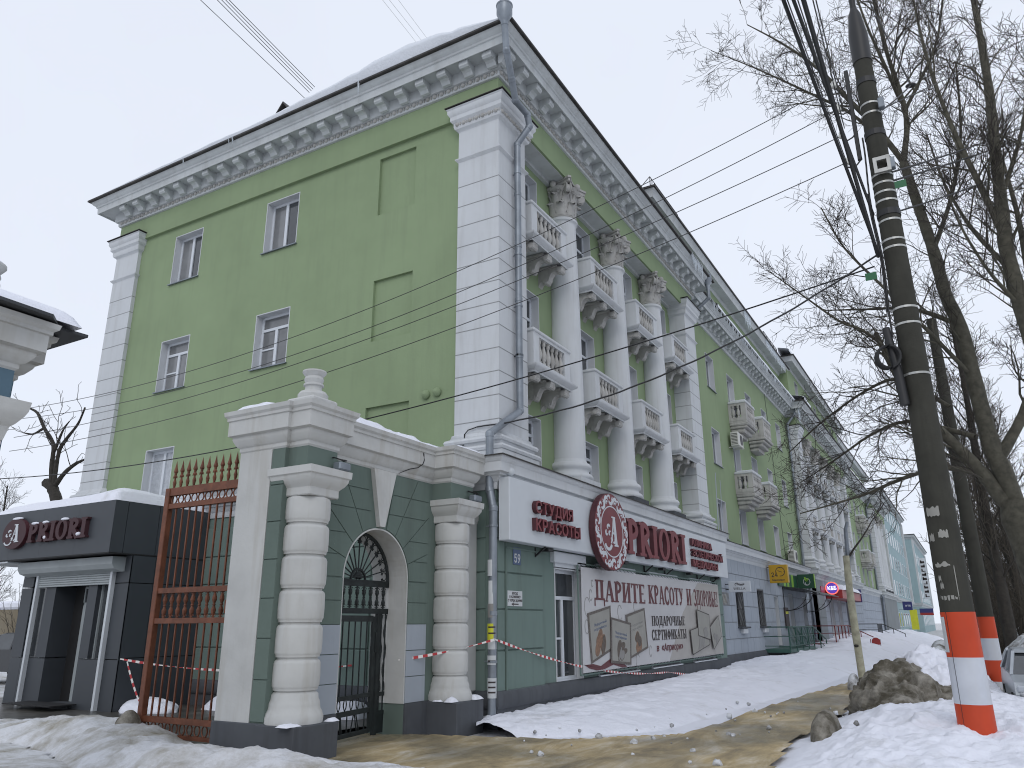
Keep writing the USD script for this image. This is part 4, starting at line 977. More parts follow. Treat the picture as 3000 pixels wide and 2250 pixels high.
part(GW, 'entablature_block', B(FX - .05, -.10, -4.92, -4.34, 3.68, 4.5), 'gate_green'); part(GW, 'entablature_block', B(FX - .05, -.06, -1.52, -.82, 3.68, 4.5), 'gate_green')
def rusticated_column(cx, cy):
    zj = [.80, 1.20, 1.63, 2.06, 2.50, 2.92, 3.30]
    for a, b in zip(zj[:-1], zj[1:]):
        r = .305; pr = [(.262, a), (.262, a + .018), (.285, a + .02), (.287, a + .04), (r - .015, a + .05), (r, a + .075), (r + .004, (a + b) / 2), (r, b - .06), (r - .012, b - .03), (.275, b - .012), (.262, b - .01), (.262, b)]
        part(GW, 'column_drum', G().lathe(pr, (cx, cy), 26), 'gate_white', smooth=40)
    part(GW, 'column_base', G().lathe([(.375, .42), (.38, .50), (.36, .56), (.335, .60), (.33, .64), (.325, .68), (.305, .72), (.30, .77), (.27, .80)], (cx, cy), 26), 'gate_white', smooth=45)
    h = .285; ring = [(cx - h, cy - h), (cx + h, cy - h), (cx + h, cy + h), (cx - h, cy + h)]
    cap = [(.0, 3.30), (.0, 3.40), (.025, 3.43), (.055, 3.46), (.09, 3.52), (.095, 3.56), (.12, 3.575), (.125, 3.67), (.0, 3.68)]
    part(GW, 'column_capital', G().sweep(cap, ring, closed=True).box(cx - h + .006, cx + h - .006, cy - h + .006, cy + h - .006, 3.29, 3.676), 'gate_white', smooth=30)
    part(GW, 'plinth_block', B(FX - .1, cx + .42, cy - .40, cy + .40, -.6, .43, c=.012), 'plinth_grey')
rusticated_column(-.31, -4.63); rusticated_column(-.26, -1.17)
part(GW, 'plinth', B(-1.37, FX + .03, -5.02, -4.18, -.6, .44, c=.012), 'plinth_grey')
part(GW, 'plinth', B(-1.17, FX + .03, -4.18, YC - RA - .01, -.6, .44), 'plinth_grey'); part(GW, 'plinth', B(-1.17, FX + .03, YC + RA + .01, GS, -.6, .44), 'plinth_grey')
part(GW, 'flat_pilaster', B(FX - .02, -.20, -.74, GS - .01, .50, 3.68, c=.03), 'gate_white')
h = .22; part(GW, 'pilaster_capital', G().sweep([(.0, 3.36), (.03, 3.44), (.03, 3.58), (.05, 3.6), (.05, 3.67), (.0, 3.68)], [(FX, -.74), (-.20, -.74), (-.20, GS)]), 'gate_white')
part(GW, 'plinth_block', B(FX, -.17, -.76, GS, -.6, .50), 'plinth_grey')
fn = [(.0, 4.80), (.22, 4.80), (.225, 4.87), (.19, 4.92), (.13, 4.94), (.12, 4.99), (.125, 5.01), (.15, 5.02), (.15, 5.045), (.125, 5.06), (.135, 5.09), (.145, 5.12), (.135, 5.15), (.125, 5.165), (.15, 5.19), (.178, 5.23), (.175, 5.25), (.0, 5.25)]
FC = (-.60, -4.40)
fi = part(GW, 'finial', G().lathe(fn, FC, 20), 'gate_white', smooth=35, label='worn turned finial standing on the pier')
part(fi, 'finial_base', B(FC[0] - .27, FC[0] + .27, FC[1] - .27, FC[1] + .27, 4.56, 4.80, c=.03), 'gate_white')
part(fi, 'broken_patch', G().tm(trimesh.creation.icosphere(subdivisions=1, radius=.07), lambda v: v * np.array([1, 1.3, .7]) + np.array([-.30, -4.52, 4.66])), 'dirt_lump')
for (x, y) in ((.07, -4.36), (.12, -.93)):
    l = part(GW, 'floodlight', B(x - .12, x + .02, y - .12, y + .12, 3.685, 3.80, c=.02), 'zinc_pipe')
    part(l, 'loop_cable', G().tube([(x - .1 + .08 * math.cos(a), y + .12 * math.sin(a), 3.82 + .06 * math.sin(a * .5)) for a in np.linspace(0, 2 * PI, 14)], .009, 4), 'cable_black')
cr = [(FX + .13, -2.0, 4.47), (FX + .165, -2.02, 4.38), (FX + .158, -1.99, 4.30), (FX + .158, -2.03, 4.22), (FX + .11, -2.1, 4.15), (FX + .08, -2.28, 4.10), (FX + .06, -2.4, 4.05), (FX + .03, -2.52, 3.99)]
part(GW, 'crack', G().tube(cr, [.006, .010, .007, .009, .006, .008, .006, .004], 4), 'joint_black')
def snow_on(name, parent, x0, x1, y0, y1, z, hmax, seed, res=.07, mat_='snow_clean', edge=.5, low=.25):
    nx, ny = max(4, int((x1 - x0) / res)), max(4, int((y1 - y0) / res)); X, Y = np.meshgrid(np.linspace(x0, x1, nx), np.linspace(y0, y1, ny), indexing='ij')
    n = meshkit.fbm(np.stack([X * 2.2, Y * 2.2, np.full_like(X, seed)], -1), 4, seed)
    ex = np.minimum(np.minimum(X - x0, x1 - X), np.minimum(Y - y0, y1 - Y)); e = np.clip(ex / .09, 0, 1) ** edge
    Z = z + hmax * e * (low + 1.4 * np.clip(n - .2, 0, 1)); Xo = X + .03 * (n - .5) * (1 - e); Yo = Y + .03 * (n - .5)
    top = np.stack([Xo, Yo, Z], -1).reshape(-1, 3); f = [(i * ny + j, (i + 1) * ny + j, (i + 1) * ny + j + 1, i * ny + j + 1) for i in range(nx - 1) for j in range(ny - 1)]
    return part(parent, name, G().add(top, f), mat_, smooth=True)
snow_on('snow_cap', GW, -1.05, -.29, -4.2, -.45, 4.575, .15, 3); snow_on('snow_cap', GW, -1.45, -.72, -5.1, -4.5, 4.575, .17, 4); snow_on('snow_cap', GW, -.44, -.05, -5.05, -4.3, 4.565, .05, 6)
snow_on('snow_cap', GW, -.28, .14, -1.55, -.8, 4.565, .07, 7)
for (x, y, w, s) in ((.02, -4.99, .13, 1), (.06, -4.3, .08, 2), (.02, -1.5, .10, 3), (.1, -.9, .13, 4), (-.2, -1.45, .12, 5)): snow_on('snow_cap', GW, x - w, x + w * .5, y - w, y + w, .43, .08, s, .03)

# wrought-iron wicket in the arch
WK = thing('wicket_gate', 'dark green wrought iron fan grille and wicket door standing ajar in the arch', 'gate', (-.83, YC, 0))
def yz(y, z, x=0.0): return (x, y, z)
r = .735
part(WK, 'arch_frame', G().tube([yz(r * math.cos(a), ZS + r * math.sin(a)) for a in np.linspace(0, PI, 30)], .03, 6), 'dark_iron')
part(WK, 'hub', G().tube([yz(.17 * math.cos(a), ZS + .17 * math.sin(a)) for a in np.linspace(0, PI, 14)], .022, 5), 'dark_iron')
for k in range(11):
    a = PI * (k + 1) / 12; part(WK, 'fan_rod', G().bar(yz(0.03 * math.cos(a), ZS + .02), yz(.72 * math.cos(a), ZS + .72 * math.sin(a)), .016), 'dark_iron')
for k in range(12):
    a = PI * (k + .5) / 12; c = np.array([0, .64 * math.cos(a), ZS + .64 * math.sin(a)]); rad = np.array([0, math.cos(a), math.sin(a)]); tan = np.array([0, -math.sin(a), math.cos(a)]); q = G()
    for s in (-1, 1):
        q.tube([c + rad * (.06 * math.cos(t) - .0) + tan * s * (.062 * math.sin(t)) for t in np.linspace(0, 2.2, 8)] + [c + rad * (-.05 - .02 * math.cos(t)) + tan * s * (.04 + .02 * math.sin(t)) for t in np.linspace(-.5, 4, 8)], .008, 4)
    part(WK, 'scroll', q, 'dark_iron')
for z0, z1 in ((2.19, 2.29), (1.78, 1.86)): part(WK, 'rail', B(-.025, .025, -.75, .75, z0, z1), 'dark_iron')
bal = [(.014, 0), (.014, .03), (.026, .06), (.03, .10), (.014, .15), (.022, .165), (.014, .18), (.03, .23), (.026, .27), (.014, .30), (.014, .33)]
for k in range(9):
    y = -.64 + k * .16; q = G().lathe([(a * 1.1, b + 1.86) for a, b in bal], (0, y), 8)
    for s in (-1, 1):
        for z in (1.90, 2.15): q.tube([yz(y + s * (.035 + .022 * math.cos(t)), z + .022 * math.sin(t)) for t in np.linspace(0, 5.2, 9)], .007, 4)
    part(WK, 'iron_baluster', q, 'dark_iron')
for y, w in ((-.72, .05), (.53, .07)): part(WK, 'post', B(-.03, .03, y - w / 2, y + w / 2, 0, 1.78), 'dark_iron')
for y in (.62, .72):
    part(WK, 'bar', G().bar(yz(y, .05), yz(y, 1.78), .018), 'dark_iron')
    part(WK, 'wavy_bar', G().tube([yz(y + .035 * math.sin(z * 11 + y), z) for z in np.linspace(.62, 1.76, 26)], .011, 4), 'dark_iron')
for z in (.55, .28): part(WK, 'rail', B(-.015, .015, .5, .75, z, z + .06), 'dark_iron')
part(WK, 'kick_panel', B(-.008, .008, .5, .75, .02, .28), 'dark_iron')
lf = thing('wicket_door', 'barred dark green iron wicket door hanging ajar below the fan grille', 'gate', (-.83, YC + .48, 0), math.radians(9))
for y, w in ((-1.12, .06), (-.06, .09)): part(lf, 'stile', B(-.02, .02, y - w / 2, y + w / 2, .06, 1.74), 'dark_iron')
for z, hgt in ((1.66, .09), (.56, .06), (.34, .07), (.05, .06)): part(lf, 'rail', B(-.018, .018, -1.09, -.105, z, z + hgt), 'dark_iron')
for k in range(5): part(lf, 'bar', G().bar(yz(-.94 + k * .17, .6), yz(-.94 + k * .17, 1.68), .016), 'dark_iron')
for k in range(5):
    q = G()
    for s in (-1, 1): q.tube([yz(-.94 + k * .17 + s * .04 * math.sin(t), .41 + .15 * t / 2.6) for t in np.linspace(0, 2.6, 7)], .01, 4)
    part(lf, 'scroll', q, 'dark_iron')
for k, (a, b) in enumerate(((-1.02, -.92), (-.86, -.90), (-.82, -.88), (-.70, -.70), (-.60, -.52), (-.42, -.50), (-.36, -.46), (-.22, -.22))): part(lf, 'bar', G().bar(yz(a, .08), yz(b, .36), .014), 'dark_iron')
part(lf, 'hinge', B(-.03, .03, -.03, .045, 1.2, 1.5), 'dark_iron'); part(lf, 'lock', B(-.04, .04, -1.13, -1.05, 1.1, 1.18), 'dark_iron')

# big rust-brown leaf of the drive gate, opened inwards
LG = thing('iron_gate', 'tall rust brown iron gate leaf with spear points opened beside the white pier', 'gate', (-1.46, -4.75, .12))
LW = 1.68
for x, w in ((-LW, .1), (-.05, .11)): part(LG, 'stile', B(x - w / 2 - .0, x + w / 2, -.05, .05, 0, 3.54, c=.008), 'rust_gate')
part(LG, 'hinge_post', B(.02, .10, -.05, .06, .1, 3.55), 'rust_gate')
for z, hgt in ((3.42, .12), (3.22, .075), (1.96, .075), (1.53, .075), (.2, .075), (.01, .05)): part(LG, 'rail', B(-LW + .05, -.105, -.035, .035, z, z + hgt), 'rust_gate')
n = 10; px = (LW - .15) / n
for k in range(n):
    x = -LW + .05 + (k + .5) * px
    part(LG, 'ring', G().tube([(x + .062 * math.cos(a), 0, 3.357 + .062 * math.sin(a)) for a in np.linspace(0, 2 * PI, 17)], .011, 5), 'rust_gate')
    part(LG, 'ring', G().tube([(x + .055 * math.cos(a), 0, .13 + .07 * math.sin(a)) for a in np.linspace(0, 2 * PI, 15)], .011, 5), 'rust_gate')
    if k: 
        xb = x - px / 2
        part(LG, 'bar', G().bar((xb, 0, 2.03), (xb, 0, 3.22), .022), 'rust_gate'); part(LG, 'bar', G().bar((xb, 0, .27), (xb, 0, 1.53), .022), 'rust_gate')
        q = G().lathe([(a * 1.15, b * 1.07 + 1.605) for a, b in bal], (xb, 0), 8)
        for s in (-1, 1):
            for z in (1.63, 1.94): q.tube([(xb + s * (.03 + .018 * math.cos(t)), 0, z + .018 * math.sin(t)) for t in np.linspace(0, 5.2, 8)], .007, 4)
        part(LG, 'iron_baluster', q, 'rust_gate')
for k in range(n + 1):
    x = -LW + .08 + k * (LW - .16) / n; q = G()
    q.lathe([(.014, 3.54), (.024, 3.60), (.028, 3.63), (.014, 3.68), (.014, 3.70), (.03, 3.71), (.03, 3.73), (.018, 3.75), (.022, 3.78), (.034, 3.80), (.030, 3.82), (.02, 3.86), (.0, 3.98)], (x, 0), 8)
    for s in (-1, 1): q.tube([(x + s * .012, 0, 3.70), (x + s * .04, 0, 3.72), (x + s * .045, 0, 3.70)], .008, 4)
    part(LG, 'spear_point', q, 'rust_gate')
part(LG, 'lock', B(-.12, .0, -.06, .06, 1.66, 1.84), 'rust_gate')

# blue twin pier at the left edge
BP = thing('gate_pier', 'blue and white stucco gate pier with a snowy sheet metal roof', 'gate pier')
part(BP, 'pier', B(-1.34, FX, -9.5, -8.62, -.6, 3.97), 'blue_pier')
gp2 = [(-1.34, -8.62), (-1.34, -9.5), (FX, -9.5), (-.10, -9.42), (-.10, -8.80), (FX, -8.80), (FX, -8.62), (-1.34, -8.62)]
gp2 = [(-1.34, -9.5), (FX, -9.5), (FX, -9.42), (-.10, -9.42), (-.10, -8.80), (FX, -8.80), (FX, -8.62), (-1.34, -8.62)]
part(BP, 'cornice', G().sweep([(o * 1.12, 3.93 + (z - 3.965) * .82) for o, z in gpr], gp2), 'gate_white', smooth=35)
part(BP, 'coping', B(-1.34, FX, -9.5, -8.62, 4.1, 4.42), 'gate_white'); part(BP, 'entablature_block', B(FX - .05, -.10, -9.42, -8.80, 3.62, 4.35), 'blue_pier')
pl = Polygon([(-1.6, -9.8), (.28, -9.8), (.24, -8.72), (-.02, -8.5), (.0, -8.22), (-1.6, -8.22)])
part(BP, 'sheet_metal_roof', G().prism(pl, .03, lambda p: p + np.array([0, 0, 4.435 + 0])), 'sheet_metal')
cx, cy = -.31, -9.11; h = .285; ring = [(cx - h, cy - h), (cx + h, cy - h), (cx + h, cy + h), (cx - h, cy + h)]
part(BP, 'column_capital', G().sweep([(.0, 3.24), (.025, 3.37), (.055, 3.40), (.10, 3.47), (.12, 3.52), (.13, 3.61), (.0, 3.62)], ring, closed=True).box(cx - h + .006, cx + h - .006, cy - h + .006, cy + h - .006, 3.2, 3.616), 'gate_white', smooth=30)
part(BP, 'column_shaft', G().lathe([(.31, 0), (.305, 3.24)], (cx, cy), 20), 'gate_white', smooth=40)
part(BP, 'finial', G().lathe([(a * 1.05, z - .10) for a, z in fn], (-.75, -8.95), 20), 'gate_white', smooth=35); part(BP, 'finial_base', B(-1.02, -.48, -9.22, -8.68, 4.46, 4.70, c=.03), 'gate_white')
X, Y = np.meshgrid(np.linspace(-1.5, .12, 26), np.linspace(-9.75, -8.36, 22), indexing='ij'); d = np.minimum(np.minimum(X + 1.5, .12 - X), np.minimum(Y + 9.75, -8.36 - Y))
Z = 4.465 + .30 * np.clip(d / .45, 0, 1) ** .6 * (.8 + .5 * meshkit.fbm(np.stack([X * 2, Y * 2, X * 0], -1), 3, 4))
part(BP, 'snow_cap', G().add(np.stack([X, Y, Z], -1).reshape(-1, 3), [(i * 22 + j, (i + 1) * 22 + j, (i + 1) * 22 + j + 1, i * 22 + j + 1) for i in range(25) for j in range(21)]), 'snow_clean', smooth=True)
part(BP, 'finial_snow', G().tm(trimesh.creation.icosphere(subdivisions=2, radius=.17), lambda v: v * np.array([1, 1, .35]) + np.array([-.75, -8.95, 5.15])), 'snow_clean', smooth=True)

# ------------------------------------------------------------------ dark clinic entrance pavilion
PV = thing('entrance_pavilion', 'dark grey clad entrance pavilion with snowy flat roof and white roller shutter', 'pavilion')
part(PV, 'fascia_core', B(-12.4, -7.53, -2.77, GS - .03, 3.05, 4.10), 'joint_black')
PY, WY = -2.8, -2.27
xs = [-12.42, -11.2, -10.0, -8.72, -7.5]
for a, b in zip(xs[:-1], xs[1:]): part(PV, 'cladding_panel', B(a + .001, b - .001, PY, PY + .026, 3.06, 4.115), 'cladding')
ys = [PY, -2.5, -1.75, GS - .04]
for a, b in zip(ys[:-1], ys[1:]): part(PV, 'cladding_panel', B(-7.526, -7.5, a + .007, b - .007, 3.06, 4.115), 'cladding')
part(PV, 'soffit', B(-12.42, -7.5, PY, GS - .05, 3.035, 3.058), 'joint_black'); part(PV, 'soffit', B(-12.4, -11.2, PY + .02, -.6, 3.0, 3.033), 'sign_white')
part(PV, 'body_core', B(-11.3, -7.54, WY + .55, GS - .02, 0, 3.03), 'joint_black')
part(PV, 'body_core', B(-7.9, -7.53, WY + .03, GS - .02, 0, 3.03), 'joint_black')
piers = [(-11.35, -10.93, 0, 3.03), (-10.38, -10.02, .99, 3.03), (-8.83, -8.52, .99, 3.03), (-8.06, -7.5, 0, 3.03)]
for a, b, z0, z1 in piers:
    for lo, hi in ((0, .98), (.99, 2.47), (2.48, 3.03)):
        if hi > z0 + .02: part(PV, 'cladding_panel', B(a, b, WY, WY + (.5 if a < -8.1 else .03), max(lo, z0) + .004, hi - .004), 'cladding')
part(PV, 'cladding_panel', B(-10.925, -10.02, WY, WY + .5, .0, .975), 'cladding'); part(PV, 'cladding_panel', B(-8.83, -8.065, WY, WY + .5, .0, .975), 'cladding')
ys = [WY + .001, -1.7, -1.05, GS - .03]
for a, b in zip(ys[:-1], ys[1:]):
    for lo, hi in ((.0, 1.0), (1.01, 2.47), (2.48, 3.03)): part(PV, 'cladding_panel', B(-7.528, -7.5, a + .007, b - .007, lo + .004, hi - .004), 'cladding')
for (a, b) in ((-10.93, -10.38), (-8.52, -8.06)):
    w = part(PV, 'window', G().box(a, a + .03, WY + .1, WY + .14, .98, 2.46).box(b - .06, b - .02, WY + .1, WY + .14, .98, 2.46), 'shutter_white'); part(w, 'pane', B(a, b, WY + .14, WY + .16, .98, 2.47), 'glass_dark')
DY = WY + .42
d = part(PV, 'door', G().box(-9.60, -9.50, DY, DY + .06, .1, 2.08).box(-8.93, -8.83, DY, DY + .06, .1, 2.08).box(-9.5, -8.93, DY, DY + .06, 1.9, 2.08).box(-9.5, -8.93, DY, DY + .06, .1, .28).box(-9.28, -9.17, DY, DY + .06, .28, 1.9).box(-9.62, -8.8, DY + .002, DY + .058, 2.42, 2.47).box(-9.62, -9.58, DY + .002, DY + .058, 2.08, 2.42).box(-9.62, -8.8, DY + .002, DY + .058, 2.08, 2.13), 'shutter_white')
part(d, 'pane', B(-9.5, -9.28, DY + .02, DY + .03, .28, 1.9), 'glass_dark'); part(d, 'pane', B(-9.17, -8.93, DY + .02, DY + .03, .28, 1.9), 'glass_dark'); part(d, 'pane', B(-9.58, -8.83, DY + .02, DY + .03, 2.13, 2.42), 'glass_dark')
part(d, 'handle', G().tube([(-9.22, DY - .01, .95), (-9.22, DY - .06, .98), (-9.22, DY - .06, 1.25), (-9.22, DY - .01, 1.28)], .012, 6), 'steel_band')
for (x, z, w, hh, m_) in ((-9.05, 1.72, .2, .2, 'paper'), (-9.02, 1.3, .13, .42, 'paper'), (-9.39, 1.4, .16, .08, 'paper'), (-9.06, .6, .2, .5, 'brown_wall')):
    part(d, 'notice', B(x - w / 2, x + w / 2, DY + .012, DY + .018, z - hh / 2, z + hh / 2), m_)
part(PV, 'door_wall', B(-10.02, -9.61, DY + .05, DY + .08, 0, 3.0), 'joint_black')
part(PV, 'threshold', B(-10.0, -8.84, WY - .05, DY + .05, -.1, .09), 'plinth_grey')
sh = part(PV, 'shutter_box', G().prism(Polygon([(-2.74, 3.0), (-2.42, 3.0), (-2.30, 2.98), (-2.30, 2.73), (-2.50, 2.70), (-2.68, 2.76), (-2.74, 2.85)]), 3.44, lambda p: np.stack([-11.13 + p[:, 2], p[:, 0] + .17, p[:, 1]], -1)), 'shutter_white')
for k in range(6): part(PV, 'shutter_slat', B(-10.62, -8.02, -2.33, -2.31 + .004 * (k % 2), 2.46 + k * .046, 2.50 + k * .046, c=.006), 'shutter_white')
for x in (-10.66, -7.98): part(PV, 'shutter_guide', B(x - .035, x + .035, -2.36, -2.272, .02, 2.74), 'sign_white')
X, Y = np.meshgrid(np.linspace(-12.4, -7.52, 80), np.linspace(PY + .0, GS - .05, 34), indexing='ij')
d_ = np.minimum(Y - PY, np.minimum(-7.52 - X, X + 12.4)); Z = 4.115 + (.10 + .13 * meshkit.fbm(np.stack([X * 1.3, Y * 1.3, X * 0 + 2], -1), 4, 9)) * np.clip(d_ / .07, 0, 1) ** .4 * np.clip((X + 12.3) / .9, 0, 1) ** .5
Z += .14 * np.exp(-((X + 8.1) / .8) ** 2) * np.clip(d_ / .3, 0, 1)
part(PV, 'roof_snow', G().add(np.stack([X, Y, Z], -1).reshape(-1, 3), [(i * 34 + j, (i + 1) * 34 + j, (i + 1) * 34 + j + 1, i * 34 + j + 1) for i in range(79) for j in range(33)]), 'snow_clean', smooth=True)
MT = solo('door_mat', B(-10.3, -8.6, -2.85, -2.3, .105, .125), 'joint_black', 'black doormat lying before the pavilion entrance', 'doormat')
PS = thing('pavilion_sign', 'dark red raised letters with oval medallion dusted with snow on the pavilion fascia', 'sign')
TP = S_(PY)
medallion(PS, TP, -10.93, 3.62, .47, .34, .0, .09, ring=False, face='letter_dim')
raised_letters(PS, 'PRIORI', TP, -10.38, 3.40, 2.12, .40, .0, .09, serif=True, sides='letter_dim', face='letter_dim')
for (x, z, w) in ((-10.93, 3.955, .2), (-10.2, 3.80, .13), (-9.8, 3.80, .1), (-9.1, 3.82, .13), (-9.72, 3.47, .06), (-8.53, 3.47, .06)):
    part(PS, 'snow_cap', G().tm(trimesh.creation.icosphere(subdivisions=2, radius=1), lambda v: v * np.array([w, .055, .035 if w > .07 else .045]) + np.array([x, PY - .06, z])), 'snow_clean', smooth=True)
# ------------------------------------------------------------------ ground, paths and snow
def grid(xf, nx, ny, fn):
    """Height sheet: fn(i/nx, j/ny) -> (x, y, z) arrays."""
    A_, B_ = np.meshgrid(np.linspace(0, 1, nx), np.linspace(0, 1, ny), indexing='ij'); P = np.stack(fn(A_, B_), -1).reshape(-1, 3)
    return G().add(P, [(i * ny + j, (i + 1) * ny + j, (i + 1) * ny + j + 1, i * ny + j + 1) for i in range(nx - 1) for j in range(ny - 1)])
def N2(x, y, k, oct=4, seed=0): return meshkit.fbm(np.stack([x * k, y * k, np.zeros_like(x) + seed * 7.7], -1), oct, seed)
def far_lin(a, k): return np.sign(a - .5) * (np.exp(np.abs(a - .5) * 2 * k) - 1) / (math.exp(k) - 1)
def ground_fn(a, b):
    x = 4 + far_lin(a, 5.5) * 900; y = 2 + far_lin(b, 5.5) * 900
    z = .05 * (N2(x, y, .6, 3, 2) - .5) - .09 - .35 * np.clip((x - 9) / 2.5, 0, 1)
    return x, y, z
solo('ground', grid(None, 220, 220, ground_fn), 'snow_trodden', kind='structure', smooth=True)
def sheet(name, outline, z, res, matname, amp=.02, seed=1):
    poly = Polygon(outline); x0, y0, x1, y1 = poly.bounds
    from shapely import contains_xy
    nx, ny = int((x1 - x0) / res) + 2, int((y1 - y0) / res) + 2; X, Y = np.meshgrid(x0 + np.arange(nx) * res, y0 + np.arange(ny) * res, indexing='ij')
    jag = .22 * (N2(X, Y, 1.3, 4, seed + 5) - .5)
    inside = contains_xy(poly, X + jag, Y + jag * .7)
    Z = z + amp * (N2(X, Y, 1.2, 5, seed) - .5) * 2 + .006 * (N2(X, Y, 9, 3, seed) - .5)
    V = np.stack([X, Y, Z], -1).reshape(-1, 3); f = []
    ok = inside[:-1, :-1] & inside[1:, :-1] & inside[1:, 1:] & inside[:-1, 1:]
    I, J_ = np.nonzero(ok); a = I * ny + J_
    f = np.stack([a, a + ny, a + ny + 1, a + 1], -1)
    return solo(name, G().add(V, f), matname, kind='structure', smooth=True)
sheet('icy_footpath', [(-1.3, -2.3), (-.3, -2.0), (1.9, -1.4), (3.3, -.2), (3.55, 4.85), (4.25, 15.4), (5.05, 31), (5.7, 62), (7.0, 62), (5.9, 31), (5.3, 20.7), (5.0, 12.7), (5.1, 4), (4.95, -.1), (5.2, -2.5), (5.3, -9.5), (-.8, -9.5), (-.6, -4.3), (-1.3, -3.6)], .005, .09, 'icy_path', .03, 3)
sheet('driveway', [(-13, -4.9), (-1.9, -4.9), (-1.5, -2.3), (-1.3, -.5), (-13, -.5)], .015, .12, 'wet_asphalt', .03, 8)
sheet('icy_roadway', [(-14, -12), (-.2, -12), (-.6, -6.4), (-2.6, -6.0), (-5, -5.4), (-9, -5.0), (-14, -4.9)], .0, .12, 'snow_trodden', .05, 12)
def bank(name, pts, half, height, seed, matname, label, res=.08, skew=0.0, rough=.5, base=-.08):
    P = np.array(pts, float); seg = np.r_[0, np.cumsum(np.linalg.norm(np.diff(P, axis=0), axis=1))]; L = seg[-1]
    hw = np.broadcast_to(np.asarray(half, float), (len(P),)); hh = np.broadcast_to(np.asarray(height, float), (len(P),))
    def fn(a, b):
        s = a * L; cx = np.interp(s, seg, P[:, 0]); cy = np.interp(s, seg, P[:, 1]); e = .05
        dx = np.interp(s + e, seg, P[:, 0]) - np.interp(s - e, seg, P[:, 0]); dy = np.interp(s + e, seg, P[:, 1]) - np.interp(s - e, seg, P[:, 1]); n = np.hypot(dx, dy) + 1e-9
        t = (b - .5) * 2; w = np.interp(s, seg, hw); h = np.interp(s, seg, hh)
        x = cx + dy / n * t * w; y = cy - dx / n * t * w
        nz = N2(x, y, 1.0, 5, seed); nf = N2(x, y, 4.0, 4, seed + 3); nl = np.abs(N2(x, y, 2.3, 3, seed + 9) - .5) * 2
        tt = np.clip(t + skew, -1, 1) if skew else t
        prof = np.clip(1 - np.abs(t) ** 2.2, 0, 1) ** .85; end = np.clip(np.minimum(a, 1 - a) / .05, 0, 1) ** .6
        z = base + (h * prof * (1 - rough + 2 * rough * nz) + .10 * (nf - .5) * prof + .10 * (.5 - nl) * prof * rough * 2) * end - .05 * (1 - prof)
        x = x + .10 * (N2(x, y, 2.0, 3, seed + 1) - .5); y = y + .10 * (N2(x, y, 2.0, 3, seed + 2) - .5)
        return x, y, z
    g = grid(None, max(8, int(L / res)), max(8, int(2 * max(hw) / res)), fn)
    return solo(name, g, matname, label, 'snow bank', smooth=True)
bank('snow_bank', [(-8.4, -4.7), (-6.4, -4.75), (-4.6, -4.75), (-3.2, -5.0), (-1.9, -5.55), (-.6, -5.75), (.6, -5.35), (1.7, -5.0), (2.9, -5.1)], [.7, .9, .8, .9, .95, .8, .7, .6, .4], [.10, .20, .32, .36, .26, .30, .24, .18, .10], 11, 'snow_trodden', 'low lumpy white snow bank in the foreground before the gate and pier', res=.06, rough=.6)
def facade_fn(a, b):
    y = -1.3 + a ** 1.4 * 76; e = np.interp(y, [-1.4, -.6, .3, 1.5, 4.85, 15.4, 31, 62, 75], [1.1, 2.3, 3.1, 3.42, 3.62, 4.35, 5.15, 5.7, 5.9]) + .28 * (N2(y, y * 0, .55, 4, 5) - .5)
    x0 = np.where(y < -.5, np.interp(y, [-1.3, -.5], [.35, -.15]), np.where(y < 14.4, .12, -.45)); x = x0 + b * (e - x0)
    h = np.interp(y, [-1.3, -.3, 2, 8, 20, 30, 34, 42, 60], [.14, .22, .27, .32, .38, .45, .75, .95, .9])
    p = np.sin(np.clip(b * 1.02 + .16, 0, 1) ** .8 * PI) ** .7
    nl = np.abs(N2(x, y, 2.6, 4, 24) - .5) * 2
    z = -.07 + h * p * (.6 + .8 * N2(x, y, .8, 5, 21)) + .07 * (N2(x, y, 3.5, 4, 22) - .5) * p + .10 * (.42 - nl) * p + .04 * (N2(x, y, 9, 3, 23) - .5) * p
    return x, y, z
solo('snow_bank', grid(None, 700, 64, facade_fn), 'snow_clean', 'long white snow bank piled along the foot of the shop facade', 'snow bank', smooth=True)
def ridge_fn(a, b):
    y = -4.6 + a ** 1.5 * 72; e = np.interp(y, [-4.6, -2.5, -.1, 4, 12.7, 20.7, 31, 62, 70], [5.5, 5.0, 4.78, 4.95, 4.7, 5.1, 5.7, 6.8, 7.2]) + .3 * (N2(y, y * 0, .7, 4, 15) - .5)
    x1 = np.interp(y, [-5, 0, 4, 8, 14, 30, 70], [9.8, 9.6, 8.9, 7.75, 7.5, 7.6, 8.4]); x = e + b * (x1 - e)
    h = np.interp(y, [-4.6, -3, 0, 3, 8, 14, 20, 40, 70], [.05, .20, .30, .34, .34, .42, .62, .8, .9])
    p = np.clip((x - e) / 1.15, 0, 1) ** 1.3 * (1 - .5 * np.clip((b - .6) / .4, 0, 1))
    nl = np.abs(N2(x, y, 1.9, 4, 33) - .5) * 2
    nl2 = np.abs(N2(x, y, 4.5, 3, 35) - .5) * 2
    z = -.07 + h * p * (.5 + 1.0 * N2(x, y, .75, 5, 31)) + .20 * (.42 - nl) * p + .11 * (.40 - nl2) * np.clip(p * 2, 0, 1) + .05 * (N2(x, y, 9, 3, 32) - .5) * np.clip(p * 3, 0, 1)
    return x, y, z
solo('snow_bank', grid(None, 760, 120, ridge_fn), 'snow_clean', 'broad churned snow bank right of the footpath around the striped pole', 'snow bank', smooth=True)
bank('snow_bank', [(8.6, 15.5), (9.0, 20), (9.4, 26), (10.0, 38)], [1.0, 1.2, 1.3, 1.3], [1.2, 1.5, 1.6, 1.6], 41, 'snow_dirty', 'high dirty snow wall thrown up beyond the parked silver car', res=.1, base=-.35)
